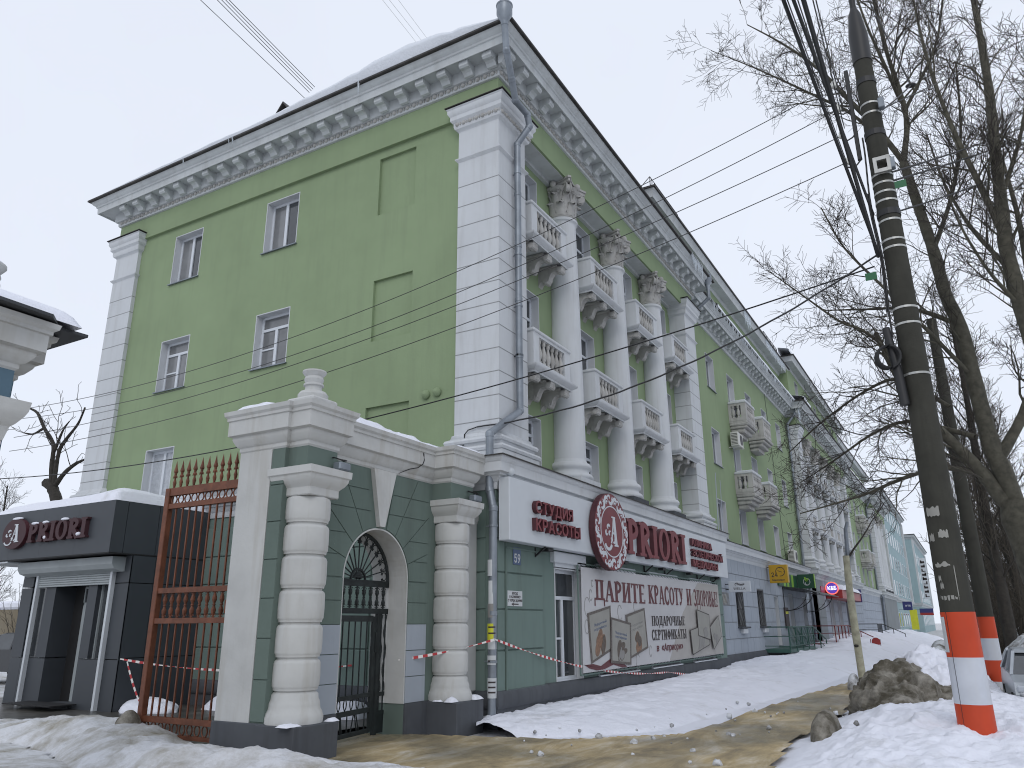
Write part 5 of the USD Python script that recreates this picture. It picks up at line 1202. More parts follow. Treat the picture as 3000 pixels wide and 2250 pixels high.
bank('snow_bank', [(5.9, 17.5), (6.2, 20), (6.6, 25), (7.0, 31)], [.6, .7, .7, .6], [.5, .8, .85, .7], 44, 'snow_dirty', 'grey dirty snow ridge at the right edge of the distant footpath', res=.12)
def mound(name, cx, cy, rx, ry, h, seed, matname, label, cat, sub=5, z0=-.1):
    m = trimesh.creation.icosphere(subdivisions=sub, radius=1.0); v = np.array(m.vertices); v = v[:, :] * np.array([rx, ry, h])
    n = meshkit.fbm(v * 2.2 + seed, 5, seed) - .5; n2 = np.abs(meshkit.fbm(v * 4.5 + seed, 3, seed + 1) - .5)
    v = v * (1 + .5 * n - .35 * n2)[:, None] + np.array([cx, cy, z0])
    return solo(name, (v, m.faces), matname, label, cat, smooth=True)
mound('frozen_dirt_heap', 6.15, 4.0, 1.0, 1.9, .98, 3, 'dirt_lump', 'brown dirt-crusted heap of frozen snow left of the striped pole', 'dirt heap')
mound('snow_chunk', 6.5, 4.7, .78, 1.5, 1.36, 5, 'snow_clean', 'white snow cap lying on top of the brown dirt-crusted heap', 'snow chunk', z0=-.16)
mound('snow_chunk', -3.15, -4.95, .19, .2, .36, 8, 'dirt_lump', 'small muddy snow chunk on the bank by the iron gate foot', 'snow chunk', sub=4, z0=.12)
mound('snow_chunk', 5.35, .25, .22, .55, .5, 9, 'dirt_lump', 'muddy upright snow chunk on the path edge left of the striped pole', 'snow chunk', sub=4, z0=-.05)
mound('snow_chunk', 4.6, 9.5, .16, .2, .45, 12, 'snow_dirty', 'small upright snow lump at the foot of the whitewashed stem', 'snow chunk', sub=3, z0=.0)
rng = np.random.default_rng(77); q = G()
for k in range(260):
    t = rng.random(); x, y = (5.0 + 4 * rng.random(), -3 + 26 * rng.random()) if t < .75 else ((1.2 + 3.4 * rng.random(), -3 + 9 * rng.random()))
    m = trimesh.creation.icosphere(subdivisions=1, radius=.012 + .045 * rng.random() ** 3); v = m.vertices * (1 + .5 * (rng.random((len(m.vertices), 1)) - .5))
    q.add(v + np.array([x, y, .02 + (.2 * rng.random() + .04 if t < .75 else .0)]), m.faces)
solo('snow_crumbs', q, 'snow_dirty', 'scattered grey crumbs of broken snow along the path edges', 'snow crumbs', kind='stuff', smooth=40)
mound('snow_chunk', -6.9, -1.85, .7, .45, .30, 15, 'snow_clean', 'rounded snow heap against the dark pavilion wall behind the iron gate', 'snow chunk', sub=4, z0=0)
bank('snow_bank', [(-6.4, -.75), (-4.5, -.9), (-2.2, -.8)], [.5, .55, .4], [.32, .36, .3], 51, 'snow_clean', 'snow bank at the green base wall behind the iron gate', res=.08)

# ------------------------------------------------------------------ drainpipes and fixtures on the facade
def pipe(name, pts, r, label, funnel=True, bands=(), group=None):
    t = thing(name, label, 'drainpipe', group=group); P = np.array(pts, float)
    for a, b in zip(P[:-1], P[1:]):
        L = np.linalg.norm(b - a); n = max(1, int(L / 1.25)); d = (b - a) / L
        for k in range(n):
            p0, p1 = a + d * L * k / n, a + d * L * (k + 1) / n
            part(t, 'pipe_section', G().tube([p0 - d * .01, p0 + d * .06, p0 + d * .065, p1], [r * 1.10, r * 1.10, r, r * .98], 14), 'zinc_pipe', smooth=40)
    for p in P[1:-1]: part(t, 'elbow', G().tm(trimesh.creation.icosphere(subdivisions=2, radius=r * 1.10), lambda v: v + p), 'zinc_pipe', smooth=True)
    if funnel:
        x, y, z = P[0]; part(t, 'funnel', G().lathe([(r, z - .02), (r * 1.1, z + .02), (r * 2.3, z + .20), (r * 2.3, z + .40), (r * 2.45, z + .41), (r * 2.45, z + .44), (r * 2.2, z + .44), (r * 2.1, z + .22)], (x, y), 20, cap=False), 'zinc_pipe', smooth=40)
    for z in bands:
        for a, b in zip(P[:-1], P[1:]):
            if min(a[2], b[2]) <= z <= max(a[2], b[2]) and abs(a[2] - b[2]) > .4:
                c = a + (b - a) * (z - a[2]) / (b[2] - a[2]); part(t, 'clamp', G().lathe([(r * 1.02, z - .02), (r * 1.14, z - .02), (r * 1.14, z + .02), (r * 1.02, z + .02)], (c[0], c[1]), 14).bar(c + np.array([0, 0, 0]), c + np.array([-.15, 0, 0]), .02), 'zinc_pipe')
    return t
dp = pipe('drainpipe', [(.66, -.84, 13.97), (.60, -.66, 13.40), (.52, -.30, 12.95), (.44, .0, 12.62), (.42, .58, 12.64), (.42, .68, 12.38), (.14, .60, 11.96), (.14, .60, 6.9), (.14, .61, 5.72), (.10, -.50, 5.02), (.10, -.50, 3.98), (.20, -.53, 3.62), (.17, -.53, .02)], .075, 'tall grey drainpipe zigzagging down the building corner past the pilaster', bands=(11.2, 9.2, 8.0, 6.9, 4.6, 3.3, 1.0))
pipe('drainpipe', [(.62, 14.5, 13.85), (.62, 14.5, 13.35), (XW + .12, 14.45, 12.55), (XW + .12, 14.45, 9.8)], .07, 'short drainpipe elbow hanging at the far end of the nearest eave')
pipe('drainpipe', [(.1, 34.45, 13.95), (.1, 34.45, 13.6), (XW + .14, 34.35, 12.9), (XW + .14, 34.35, 4.6), (.0, 34.4, 4.0), (BX + .14, 34.45, 3.7), (BX + .14, 34.45, .1)], .075, 'straight drainpipe in the recess where plain wall meets the second colonnade', bands=(11, 8, 6, 2))
pipe('drainpipe', [(.1, 75.0, 13.9), (XW + .14, 75.0, 12.9), (XW + .14, 75.0, 4.5), (BX + .3, 75, 4.0), (BX + .14, 75.0, .1)], .09, 'far drainpipe beside the distant third colonnade')
lfp = thing('pasted_leaflets', 'torn paper leaflets, one yellow, pasted round the corner drainpipe', 'leaflets')
for z0, z1, m_, a0 in ((2.42, 2.70, 'paper', 0), (1.95, 2.34, 'paper', .4), (1.72, 1.95, 'print_grey', .1), (1.35, 1.62, 'yellow_leaflet', -.1), (1.20, 1.34, 'paper', .2), (.95, 1.10, 'paper', -.2), (.42, .74, 'paper', .1)):
    part(lfp, 'leaflet', G().lathe([(.081 + .002 * a0, z0), (.0815 + .002 * a0, z1)], (.172, -.53), 12, -PI * .72 + a0, .25 + a0, cap=False), m_)
for z in (.50, .58, .66, 1.0, 1.45, 1.55): part(lfp, 'print', G().lathe([(.0845, z), (.0845, z + .025)], (.172, -.53), 10, -PI * .6, -.2, cap=False), 'print_dark')
ac = thing('air_conditioner', 'boxy white air conditioner outdoor unit hung under the upper balcony', 'air conditioner')
def acunit(t, y, z, x=XW):
    part(t, 'case', B(x + .12, x + .46, y - .42, y + .42, z, z + .6, c=.02), 'ac_white')
    q = G()
    for k in range(8): q.box(x + .16, x + .42, y - .425, y - .418, z + .06 + k * .064, z + .085 + k * .064)
    part(t, 'vent_slats', q, 'black_plastic'); part(t, 'fan_grille', G().tube([(x + .455, y + .1, z + .3), (x + .468, y + .1, z + .3)], .23, 20, cap=True), 'black_plastic')
    for s in (-.3, .3): part(t, 'bracket', G().bar((x, y + s, z - .03), (x + .5, y + s, z - .03), .035), 'ac_white')
acunit(ac, 20.6, 8.85)
ac2 = thing('air_conditioner', 'white air conditioner outdoor unit low on the wall above the green shop sign', 'air conditioner'); acunit(ac2, 30.5, 4.62)
ac3 = thing('caged_box', 'grey mesh cages fixed one above another at the end of the long signboard', 'cage')
for z0, z1 in ((3.15, 3.95), (2.2, 2.62)):
    q = G()
    for z in np.arange(z0, z1 + .01, .1): q.bar((.12, 14.6, z), (.12, 15.5, z), .012); q.bar((.12, 14.6, z), (-.3, 14.6, z), .012)
    for y in np.arange(14.6, 15.51, .1): q.bar((.12, y, z0), (.12, y, z1), .012)
    for x in np.arange(-.3, .13, .1): q.bar((x, 14.6, z0), (x, 14.6, z1), .012)
    part(ac3, 'cage', q, 'mesh_grey'); part(ac3, 'unit', B(-.3, .06, 14.68, 15.4, z0 + .05, z1 - .06), 'ac_white')
cam_ = thing('security_camera', 'small white security camera at the near top corner of the signboard', 'camera')
part(cam_, 'dome', G().tm(trimesh.creation.icosphere(subdivisions=2, radius=.085), lambda v: v + np.array([.42, -.30, 4.30])), 'sign_white', smooth=True); part(cam_, 'mount', B(.30, .44, -.36, -.24, 4.37, 4.44), 'sign_white')

# ------------------------------------------------------------------ hanging shop signs down the street
def hang(name, label, y, x0, x1, z0, z1, d, matname):
    t = thing(name, label, 'sign'); part(t, 'box', B(x0, x1, y - d / 2, y + d / 2, z0, z1, c=.012), matname)
    part(t, 'bracket', G().bar((BX, y, z1 - .1), (x0 + .05, y, z1 - .1), .03), 'black_plastic'); part(t, 'bracket', G().bar((BX, y, z0 + .1), (x0 + .05, y, z0 + .1), .03), 'black_plastic'); return t
t = hang('hanging_sign', 'small white hanging sign with wavy hair emblem and the word WELLA', 16.9, -.21, .58, 2.68, 3.07, .12, 'sign_white'); TT = S_(16.84)
h = G(); text_at(h, 'WELLA', TT, -.03, 2.76, .43, .085, .001, .004, False)
for k in range(3): h.prism(LineString([(.04 + u * .33, 2.93 + .018 * math.sin(u * 7) + .022 * k) for u in np.linspace(.2 * (k < 2), 1, 12)]).buffer(.006), .004, lambda p: TT(p + np.array([0, 0, .001])))
h.prism(LineString([(.05, 2.9), (.03, 2.95), (.06, 3.0), (.12, 3.01), (.16, 2.985)]).buffer(.006), .004, lambda p: TT(p + np.array([0, 0, .001]))); part(t, 'lettering', h, 'print_dark')
t = hang('hanging_sign', 'yellow square hanging sign with clock emblem and black 24', 24.2, -.22, .58, 3.30, 4.08, .3, 'yellow_sign'); TT = S_(24.05)
h = G(); text_at(h, '24', TT, -.12, 3.56, .27, .19, .001, .004); text_at(h, 'Банкомат', TT, -.10, 3.385, .54, .085, .001, .004)
h.prism(_A(.27, 3.78, .19, .19, -100, 215, .03), .004, lambda p: TT(p + np.array([0, 0, .001]))); h.prism(unary_union([_L([(.27, 3.78), (.16, 3.83)], .025), _L([(.27, 3.78), (.34, 3.76)], .025), _L([(.27, 3.97), (.27, 3.92)], .02), _L([(.46, 3.78), (.41, 3.78)], .02)]), .004, lambda p: TT(p + np.array([0, 0, .001]))); part(t, 'lettering', h, 'print_dark')
t = hang('hanging_sign', 'dark green square hanging sign with round leaf emblem', 30.8, -.22, .60, 3.29, 4.0, .2, 'green_sign'); TT = S_(30.70)
part(t, 'emblem', G().prism(_A(.24, 3.62, .16, .18, 0, 360, .025), .004, lambda p: TT(p + np.array([0, 0, .001]))).prism(_A(.26, 3.56, .10, .1, 160, 330, .03), .004, lambda p: TT(p + np.array([0, 0, .001]))), 'sign_white')
part(t, 'emblem_leaf', G().prism(affinity.rotate(ellipse(.2, 3.74, .06, .13), 25), .005, lambda p: TT(p + np.array([0, 0, .002]))).prism(affinity.rotate(ellipse(.28, 3.72, .04, .1), -30), .005, lambda p: TT(p + np.array([0, 0, .002]))), 'lime')
part(t, 'edge_strip', B(.602, .63, 30.7, 30.9, 3.29, 4.0), 'lime')
fs = thing('shop_fascia', 'dark green shop fascia with lime stripes behind the green hanging sign', 'sign'); part(fs, 'board', B(BX + .02, BX + .12, 26.2, 33.4, 3.28, 3.92), 'green_sign')
for y in (27.2, 28.0, 29.2): part(fs, 'stripe', B(BX + .121, BX + .126, y, y + .5, 3.28, 3.92), 'lime')
t = hang('hanging_sign', 'round blue and red neon sign reading K&B over the red awning', 37.4, .14, .20, 3.4, 3.6, .05, 'black_plastic')
stage.GetPrimAtPath(t).SetCustomDataByKey('label', 'round lit neon sign with white letters К&Б and a red rim'); TT = S_(37.34)
part(t, 'disc', G().prism(ellipse(.5, 3.52, .36, .35), .1, lambda p: TT(p + np.array([0, 0, -.1]))), 'neon_blue')
part(t, 'neon_rim', G().prism(ellipse(.5, 3.52, .37, .36).difference(ellipse(.5, 3.52, .315, .305)), .03, lambda p: TT(p + np.array([0, 0, .0]))), 'neon_red')
part(t, 'lettering', text_at(G(), 'К&Б', TT, .26, 3.42, .48, .22, .002, .006), 'neon_white')
t = thing('shop_awning', 'red shop awning board loaded with white snow', 'awning'); part(t, 'board', B(CX, 1.0, 37.6, 46.5, 2.95, 3.45, c=.02), 'red_sign'); part(t, 'end_panel', B(.0, 1.05, 46.5, 46.7, 2.9, 3.75), 'navy_sign')
part(t, 'pillar', B(CX, CX + .25, 47.2, 47.9, .9, 3.2), 'plate_blue'); snow_on('snow_cap', t, CX, 1.12, 38.5, 46.4, 3.44, .35, 4, .15); part(t, 'side_board', B(CX, CX + .06, 35.9, 37.5, 3.2, 3.6), 'red_sign')
t = thing('canopy', 'small arched wrought iron canopy over the green shop steps', 'canopy'); 
sheet_ = [(BX, 3.22), (.2, 3.20), (.8, 3.08), (1.35, 2.9)]
part(t, 'canopy_roof', G().prism(LineString(sheet_).buffer(.02), 6.0, lambda p: np.stack([p[:, 0], 27.2 + p[:, 2], p[:, 1]], -1)), 'sheet_metal')
for y in (27.2, 33.1):
    q = G(); q.tube([(BX + .1 + 1.3 * math.sin(a), y, 2.15 + .95 * (1 - math.cos(a)) * .9) for a in np.linspace(0, PI / 2, 12)], .02, 5); q.tube([(BX + .1 + 1.05 * math.sin(a), y, 2.15 + 1.0 * (1 - math.cos(a)) * .95) for a in np.linspace(0, PI / 2, 12)], .015, 5)
    q.bar((BX + .05, y, 2.1), (BX + .05, y, 3.2), .03); part(t, 'bracket_arch', q, 'black_plastic')
q = G()
for k in range(8): q.bar((BX + .1 + k * .17, 27.2, 3.15 - k * .03), (BX + .1 + k * .17, 33.1, 3.15 - k * .03), .018)
part(t, 'canopy_rib', q, 'black_plastic')
def steps(name, label, y0, y1, x0, x1, zt, matname, down, run, z_bot=-.1, solid=True):
    t = thing(name, label, 'steps'); part(t, 'landing', B(x0, x1, y0, y1, zt - .14, zt), matname)
    n = 5; R = G()
    for k in range(n):
        z = zt - (k + 1) * (zt - z_bot) / (n + 1)
        part(t, 'step', B(x0 + .1, x1, y1 + k * run / n, y1 + (k + 1) * run / n, z - .12, z) if down == 'y' else B(x1 + k * run / n, x1 + (k + 1) * run / n, y0 + .4, y1, z - .12, z), matname)
    H = .88; ps = [(x1, y) for y in np.linspace(y0, y1, 5)]
    for x, y in ps: part(t, 'post', G().bar((x, y, zt - .1), (x, y, zt + H), .05), matname)
    part(t, 'handrail', G().bar((x1, y0, zt + H), (x1, y1, zt + H), .05).bar((x0, y0, zt + H), (x1, y0, zt + H), .05), matname)
    q = G()
    for z in (.12, .5): q.bar((x1, y0, zt + z), (x1, y1, zt + z), .03); q.bar((x0, y0, zt + z), (x1, y0, zt + z), .03)
    if solid:
        for y in np.arange(y0, y1, .17): q.bar((x1, y, zt + .1), (x1, y, zt + H), .016)
    part(t, 'railing_bars', q, matname)
    e = (x1, y1 + run, z_bot) if down == 'y' else (x1 + run, y1, z_bot)
    for dx in ((0, x0 - x1 + .1) if down == 'y' else (0,)):
        for f_ in (.5, 1.0): part(t, 'post', G().bar((x1 + dx + (e[0] - x1) * f_, y1 + (e[1] - y1) * f_, zt + (z_bot - zt) * f_), (x1 + dx + (e[0] - x1) * f_, y1 + (e[1] - y1) * f_, zt + (z_bot - zt) * f_ + H), .045), matname)
        part(t, 'handrail', G().bar((x1 + dx, y1, zt + H), (e[0] + dx, e[1], e[2] + H), .05).bar((x1 + dx, y1, zt + .45), (e[0] + dx, e[1], e[2] + .45), .03), matname)
    part(t, 'support', B(x0, x1 - .3, y0 + .3, y1 - .3, -.4, zt - .14), 'plinth_grey'); return t
steps('shop_steps', 'dark green metal shop steps with barred railing on the plain wall', 22.4, 28.2, BX, .68, .55, 'stair_green', 'y', 3.6)
steps('shop_steps', 'dark red metal shop steps with two-bar railing below the red awning', 32.6, 37.7, CX - .3, 1.05, .55, 'stair_red', 'x', 1.3, solid=False)
steps('shop_steps', 'thin black railed shop steps farther along past the red steps', 50.2, 53.0, CX, 1.45, .6, 'black_plastic', 'x', 1.5, solid=False)
t = thing('door_notice_board', 'narrow dark notice board hung beside the shop door under the canopy', 'notice board'); part(t, 'board', B(BX + .03, BX + .09, 27.0, 27.8, 1.35, 2.3), 'print_dark'); part(t, 'yellow_label', B(BX + .09, BX + .095, 27.1, 27.7, 2.0, 2.12), 'yellow_leaflet')
t = thing('stop_barrier', 'small red and white barrier with round red sign standing in the snow', 'barrier')
part(t, 'disc', G().tube([(2.82, 33.8, .62), (2.82, 33.84, .62)], .21, 18, cap=True), 'red_sign'); part(t, 'panel', B(2.58, 3.0, 33.8, 33.83, .06, .24), 'red_sign'); part(t, 'panel', B(2.58, 3.0, 33.8, 33.83, -.12, .058), 'paper')
for x in (2.56, 3.02): part(t, 'post', G().bar((x, 33.85, -.3), (x, 33.85, .75), .035), 'stair_red')
# far buildings closing the street
def far_block(name, label, x, y0, y1, z1, matname, nfl, bays):
    b = thing(name, label, 'building'); part(b, 'wall', B(x - 12, x, y0, y1, -.5, z1), matname)
    pr = [(.0, z1 - .7), (.1, z1 - .6), (.15, z1 - .35), (.5, z1 - .3), (.55, z1), (.0, z1)]
    part(b, 'cornice', G().sweep(pr, [(x - 12, y0), (x, y0), (x, y1)]), 'cornice_white'); part(b, 'roof', B(x - 12.5, x + .65, y0 - .65, y1 + .6, z1 + .01, z1 + .12), 'roof_edge')
    part(b, 'shop_cornice', G().sweep([(a, z) for a, z in gfc], [(x - 6, y0), (x, y0), (x, y1)]), 'cornice_white')
    T = E_(x)
    for k in range(bays):
        yc = y0 + (k + .5) * (y1 - y0) / bays
        for f_ in range(nfl):
            z = (1.0 if f_ == 0 else 4.9 + (f_ - 1) * 3.15); w = part(b, 'window', fbox(G(), T, yc - .7, yc + .7, z, z + 1.75, -.02, .03), 'pvc_white'); part(w, 'pane', fbox(G(), T, yc - .6, yc + .6, z + .1, z + 1.65, .031, .036), 'glass_dark')
    for yc in (y0 + .6, y1 - .6): part(b, 'pilaster', B(x, x + .25, yc - .6, yc + .6, 4.6, z1 - .72), 'cornice_white')
    return b
far_block('teal_building', 'pale teal building beyond the third colonnade with white corner pilasters', -.5, 92, 128, 17.3, 'teal_wall', 5, 9)
far_block('teal_building', 'farthest pale teal building at the end of the row', .4, 134, 175, 15.5, 'teal_wall', 4, 9)
t = hang('hanging_sign', 'dark blue hanging sign with white letters on the teal building', 97.5, .1, 1.15, 3.0, 4.0, .3, 'navy_sign'); part(t, 'lettering', text_at(G(), 'ВТБ', S_(97.35), .4, 3.4, .6, .2, .001, .01), 'sign_white')
t = hang('hanging_sign', 'yellow vertical strip sign on the distant teal building', 110, .0, .9, .6, 3.2, .2, 'yellow_leaflet')
t = hang('hanging_sign', 'tall white vertical sign with dark letters on the farthest building', 136, 1.0, 1.9, 5.2, 11.8, .3, 'sign_white')
q = G()
for k in range(9): q.box(1.15, 1.75, 135.83, 135.849, 5.5 + k * .68, 5.5 + k * .68 + .12 + .22 * (k % 3 > 0)); q.box(1.15 + .4 * (k % 2), 1.35 + .4 * (k % 2), 135.83, 135.848, 5.5 + k * .68, 5.98 + k * .68)
part(t, 'lettering', q, 'print_dark')
t = hang('hanging_sign', 'navy and red box sign low on the distant building', 128.8, .3, 2.2, 2.6, 3.6, .3, 'navy_sign'); part(t, 'red_band', B(.3, 2.2, 128.63, 128.648, 2.6, 2.95), 'red_sign')

# ------------------------------------------------------------------ striped concrete pole, a second one behind it
def pole(name, label, x, y, detail):
    t = thing(name, label, 'utility pole', (x, y, 0)); R = lambda z: .215 - .0075 * z
    def ring_(n_, z0, z1, m_, dr=.0, sm=40): return part(t, n_, G().lathe([(R(z0) + dr, z0), (R(z1) + dr, z1)], (0, 0), 28), m_, smooth=sm)
    part(t, 'shaft', G().lathe([(R(-1), -1), (R(10.5), 10.5)], (0, 0), 28), 'concrete_pole', smooth=40)
    for z0, z1, m_ in ((-.5, .06, 'white_paint'), (.06, .60, 'orange_paint'), (.60, 1.16, 'white_paint'), (1.16, 1.72, 'orange_paint')): ring_('painted_band', z0, z1, m_, .004)
    if not detail: return t
    part(t, 'steel_cap', G().lathe([(R(10.45) + .012, 10.45), (R(10.5) + .014, 11.0), (.10, 11.42), (.055, 11.55), (.05, 11.6)], (0, 0), 24), 'black_plastic', smooth=40)
    part(t, 'lamp_arm', G().tube([(0, 0, 11.4), (0, -.02, 11.9), (.12, -.15, 12.5), (.3, -.4, 12.9)], .05, 10), 'black_plastic', smooth=40)
    for z in (10.05, 9.05, 7.62): part(t, 'dark_strap', G().lathe([(R(z), z - .05), (R(z) + .012, z - .05), (R(z) + .012, z + .05), (R(z), z + .05)], (0, 0), 24), 'black_plastic')
    for z in (9.6, 9.42, 8.28, 8.13, 7.97, 7.82, 7.48, 7.15, 7.02, 6.03, 5.78, 5.0): part(t, 'steel_band', G().lathe([(R(z) - .002, z - .016), (R(z) + .006, z - .016), (R(z) + .006, z + .016), (R(z) - .002, z + .016)], (0, 0), 24), 'steel_band')
    part(t, 'riser_bar', B(-.30, -.235, -.08, -.02, 8.66, 10.37, c=.008), 'black_plastic')
    for z in (8.62, 9.13, 9.63, 10.1):
        i_ = part(t, 'insulator', G().lathe([(.02, z - .03), (.05, z - .02), (.055, z + .02), (.035, z + .04), (.045, z + .06), (.03, z + .09)], (-.47, -.13), 10), 'porcelain', smooth=45)
        part(i_, 'hook', G().tube([(-.24, -.05, z + .06), (-.32, -.09, z - .05), (-.40, -.12, z - .10), (-.47, -.13, z - .06), (-.47, -.13, z)], .013, 5), 'black_plastic')
    for z in (9.5, 8.4): part(t, 'cable_bracket', B(.12, .21, -.22, -.10, z - .10, z + .08, c=.01), 'zinc_pipe')
    c_ = part(t, 'cable_bracket', G().box(-.09, -.04, -.25, -.20, 8.25, 8.52).box(.10, .15, -.25, -.20, 8.25, 8.52).box(-.039, .099, -.247, -.203, 8.46, 8.52).box(-.039, .099, -.247, -.203, 8.25, 8.31), 'steel_band')
    bx = part(t, 'junction_sleeve', G().tube([(-.29, -.12, 5.75), (-.27, -.13, 5.5), (-.22, -.15, 5.0), (-.20, -.16, 4.55)], [.055, .06, .065, .07], 10, cap=True), 'black_plastic', smooth=40)
    for k in range(5): part(t, 'cable_coil', G().tube([(-.34 + .15 * math.cos(a) + .01 * k, -.16 - .02 * k, 5.28 + .17 * math.sin(a)) for a in np.linspace(0, 2 * PI, 20)], .02, 5), 'cable_black')
    for dx, a, b in ((-.20, 5.6, 9.0), (-.225, 6.0, 8.0)): part(t, 'riser_cable', G().tube([(dx + .02 * math.sin(z * 3), -.12, z) for z in np.linspace(a, b, 14)], .014, 5), 'cable_black')
    for (x_, z_) in ((.24, 7.98), (-.36, 6.58)): part(t, 'green_tag', G().tube([(x_, -.22, z_), (x_ + .01, -.20, z_)], .0, 3).box(x_ - .09, x_ + .07, -.215, -.21, z_ - .06, z_ + .06), 'tag_green')
    rng = np.random.default_rng(4); q = G()
    for (z0, z1, a0, a1) in ((2.95, 3.05, -2.5, -1.6), (2.62, 2.7, -2.6, -2.2), (2.66, 2.74, -1.9, -1.3), (2.28, 2.32, -2.5, -1.5), (1.86, 1.90, -2.5, -1.3), (1.9, 2.28, -1.33, -1.28), (2.1, 2.15, -2.4, -2.2), (2.0, 2.06, -2.35, -2.1)):
        n = 9; aa = np.linspace(a0, a1, n); zz0 = z0 + .03 * rng.random(n); zz1 = z1 + .05 * rng.random(n); r_ = R(2.4) + .0035
        v = np.concatenate([np.stack([r_ * np.cos(aa), r_ * np.sin(aa), zz0], -1), np.stack([r_ * np.cos(aa), r_ * np.sin(aa), zz1], -1)]); q.add(v, [(i, i + 1, n + i + 1, n + i) for i in range(n - 1)])
    part(t, 'torn_poster', q, 'print_tan')
    part(t, 'torn_notice', G().lathe([(R(1.4) + .007, 1.22), (R(1.4) + .007, 1.66)], (0, 0), 8, -2.95, -2.45, cap=False), 'paper')
    part(t, 'sheet_seam', G().bar((-.135, -.165, .05), (-.13, -.155, 1.72), .012), 'joint_black')
    return t
pole('utility_pole', 'tall concrete utility pole with orange and white painted foot in the snow', 7.255, -.36, True)
pole('utility_pole', 'second utility pole half hidden behind the near striped pole', 7.72, 13.2, False)
def cable(name, label, a, b, sag, r, matname='cable_black', n=40, group=None, cat='cable', wob=0):
    t = np.linspace(0, 1, n); a, b = np.array(a, float), np.array(b, float); p = a + (b - a) * t[:, None]; p[:, 2] -= 4 * sag * t * (1 - t)
    if wob: p[:, 2] += wob * np.sin(t * 60)
    return solo(name, G().tube(p, r, 4), matname, label, cat, group)
ext = lambda a, b, k: np.array(a) + (np.array(b) - np.array(a)) * k
for (a, b, s, w) in (((6.75, -.5, 10.1), (-15.06, -1, 7.59), .9, 'topmost'), ((6.79, -.5, 9.63), (-15.44, -1, 7.33), 1.0, 'second from top'), ((6.78, -.5, 9.13), (-15.5, -1, 6.79), .725, 'third from top'), ((6.75, -.5, 8.62), (-15.6, -1, 6.4), .725, 'lowest')):
    cable('overhead_wire', f'thin grey wire from the pole insulators across the facade, {w} of four', a, b, s, .0085, 'wire_grey', cat='wire')
cable('overhead_cable', 'black cable crossing the columns and the gable down to the gate pier', (6.95, -.45, 6.78), (-15.81, -1, 5.63), .65, .013)
cable('overhead_cable', 'twisted grey service cable sagging from the pole to the corner pilaster', (7.05, -.4, 7.0), (-.46, -.06, 5.32), .5, .016, 'wire_grey', wob=.006)
solo('service_loop', G().tube([(-.46, -.06, 5.32), (-.56, -.06, 5.30), (-.66, -.07, 5.28), (-.75, -.07, 5.2), (-.74, -.09, 5.0), (-.78, -.2, 4.86), (-1.05, -.2, 4.84)], .012, 5), 'cable_black', 'loose cable end looping down the foot of the corner pilaster', 'cable')
bund = [((7.03, -.5, 6.95), (6.66, -5, 8.18), .022, 'left thick strand'), ((7.05, -.52, 7.6), (6.76, -5, 8.14), .020, 'middle thick strand'), ((7.02, -.5, 6.9), (6.86, -5, 8.09), .026, 'right thickest strand')]
for a, b, r, w in bund:
    cable('power_cable', f'black power cable bundle rising overhead from the pole, {w}', a, ext(a, b, 2.6), 0, r)
for k, (x, z) in enumerate(((6.70, 8.16), (6.80, 8.12), (6.95, 8.04), (6.98, 8.0))):
    a = (6.8 + .02 * k, -.49, 8.6 + .33 * k); cable('overhead_wire', ['thin wire left of the thick power cables', 'thin wire between the thick power cables', 'thin wire right of the thick power cables', 'outermost thin wire right of the power cables'][k], a, ext(a, (x, -5, z + .02 * k), 2.4), 0, .007, cat='wire')
for a, b, w, r in (((7.34, -.45, 8.3), (8.5, -5, 5.83 + 1.6), 'upper', .016), ((7.34, -.45, 8.2), (8.45, -5, 7.1), 'lower', .016), ((7.31, -.45, 7.56), (8.43, -5, 6.9), 'lowest', .014)): pass
def ray_pt(u, v, y):
    k = np.array([(u - 1500) / 2250, -(v - 1125) / 2250, 1.0]); d = _r * k[0] + _u * k[1] + _f * k[2]; return EYE + d * ((y - EYE[1]) / d[1])
for (a, uv, w, r) in (((7.4, -.42, 8.3), (3000, 362), 'upper of the pair', .016), ((7.4, -.42, 8.15), (3000, 392), 'lower of the pair', .016), ((7.38, -.44, 7.6), (3000, 478), 'single one below the pair', .014), ((7.42, -.36, 9.5), (3000, 105), 'thin one higher up', .010)):
    e = ray_pt(uv[0], uv[1], 8.0); cable('overhead_cable', f'black cable leaving the pole to the right, {w}', a, ext(a, e, 1.6), .1, r)
spl = ray_pt(2668, 250, 2.0); cable('overhead_cable', 'black cable running up from the dark splice clamp above the trees', spl, ext(spl, ray_pt(2545, 0, 3.0), 2.5), 0, .012)
solo('splice_clamp', G().tm(trimesh.creation.icosphere(subdivisions=1, radius=.06), lambda v: v * np.array([1.6, 1, .8]) + spl), 'black_plastic', 'small dark splice clamp on the cable right of the pole top', 'clamp')
cable('overhead_cable', 'short black cable from the pole bracket to the splice clamp', (7.42, -.4, 9.45), spl, .02, .014)
cable('overhead_wire', 'plumb thin wire hanging down the plain wall beside the older balconies', (XW + .05, 28.9, 13.4), (XW + .1, 29.6, 4.6), 0, .012, cat='wire')
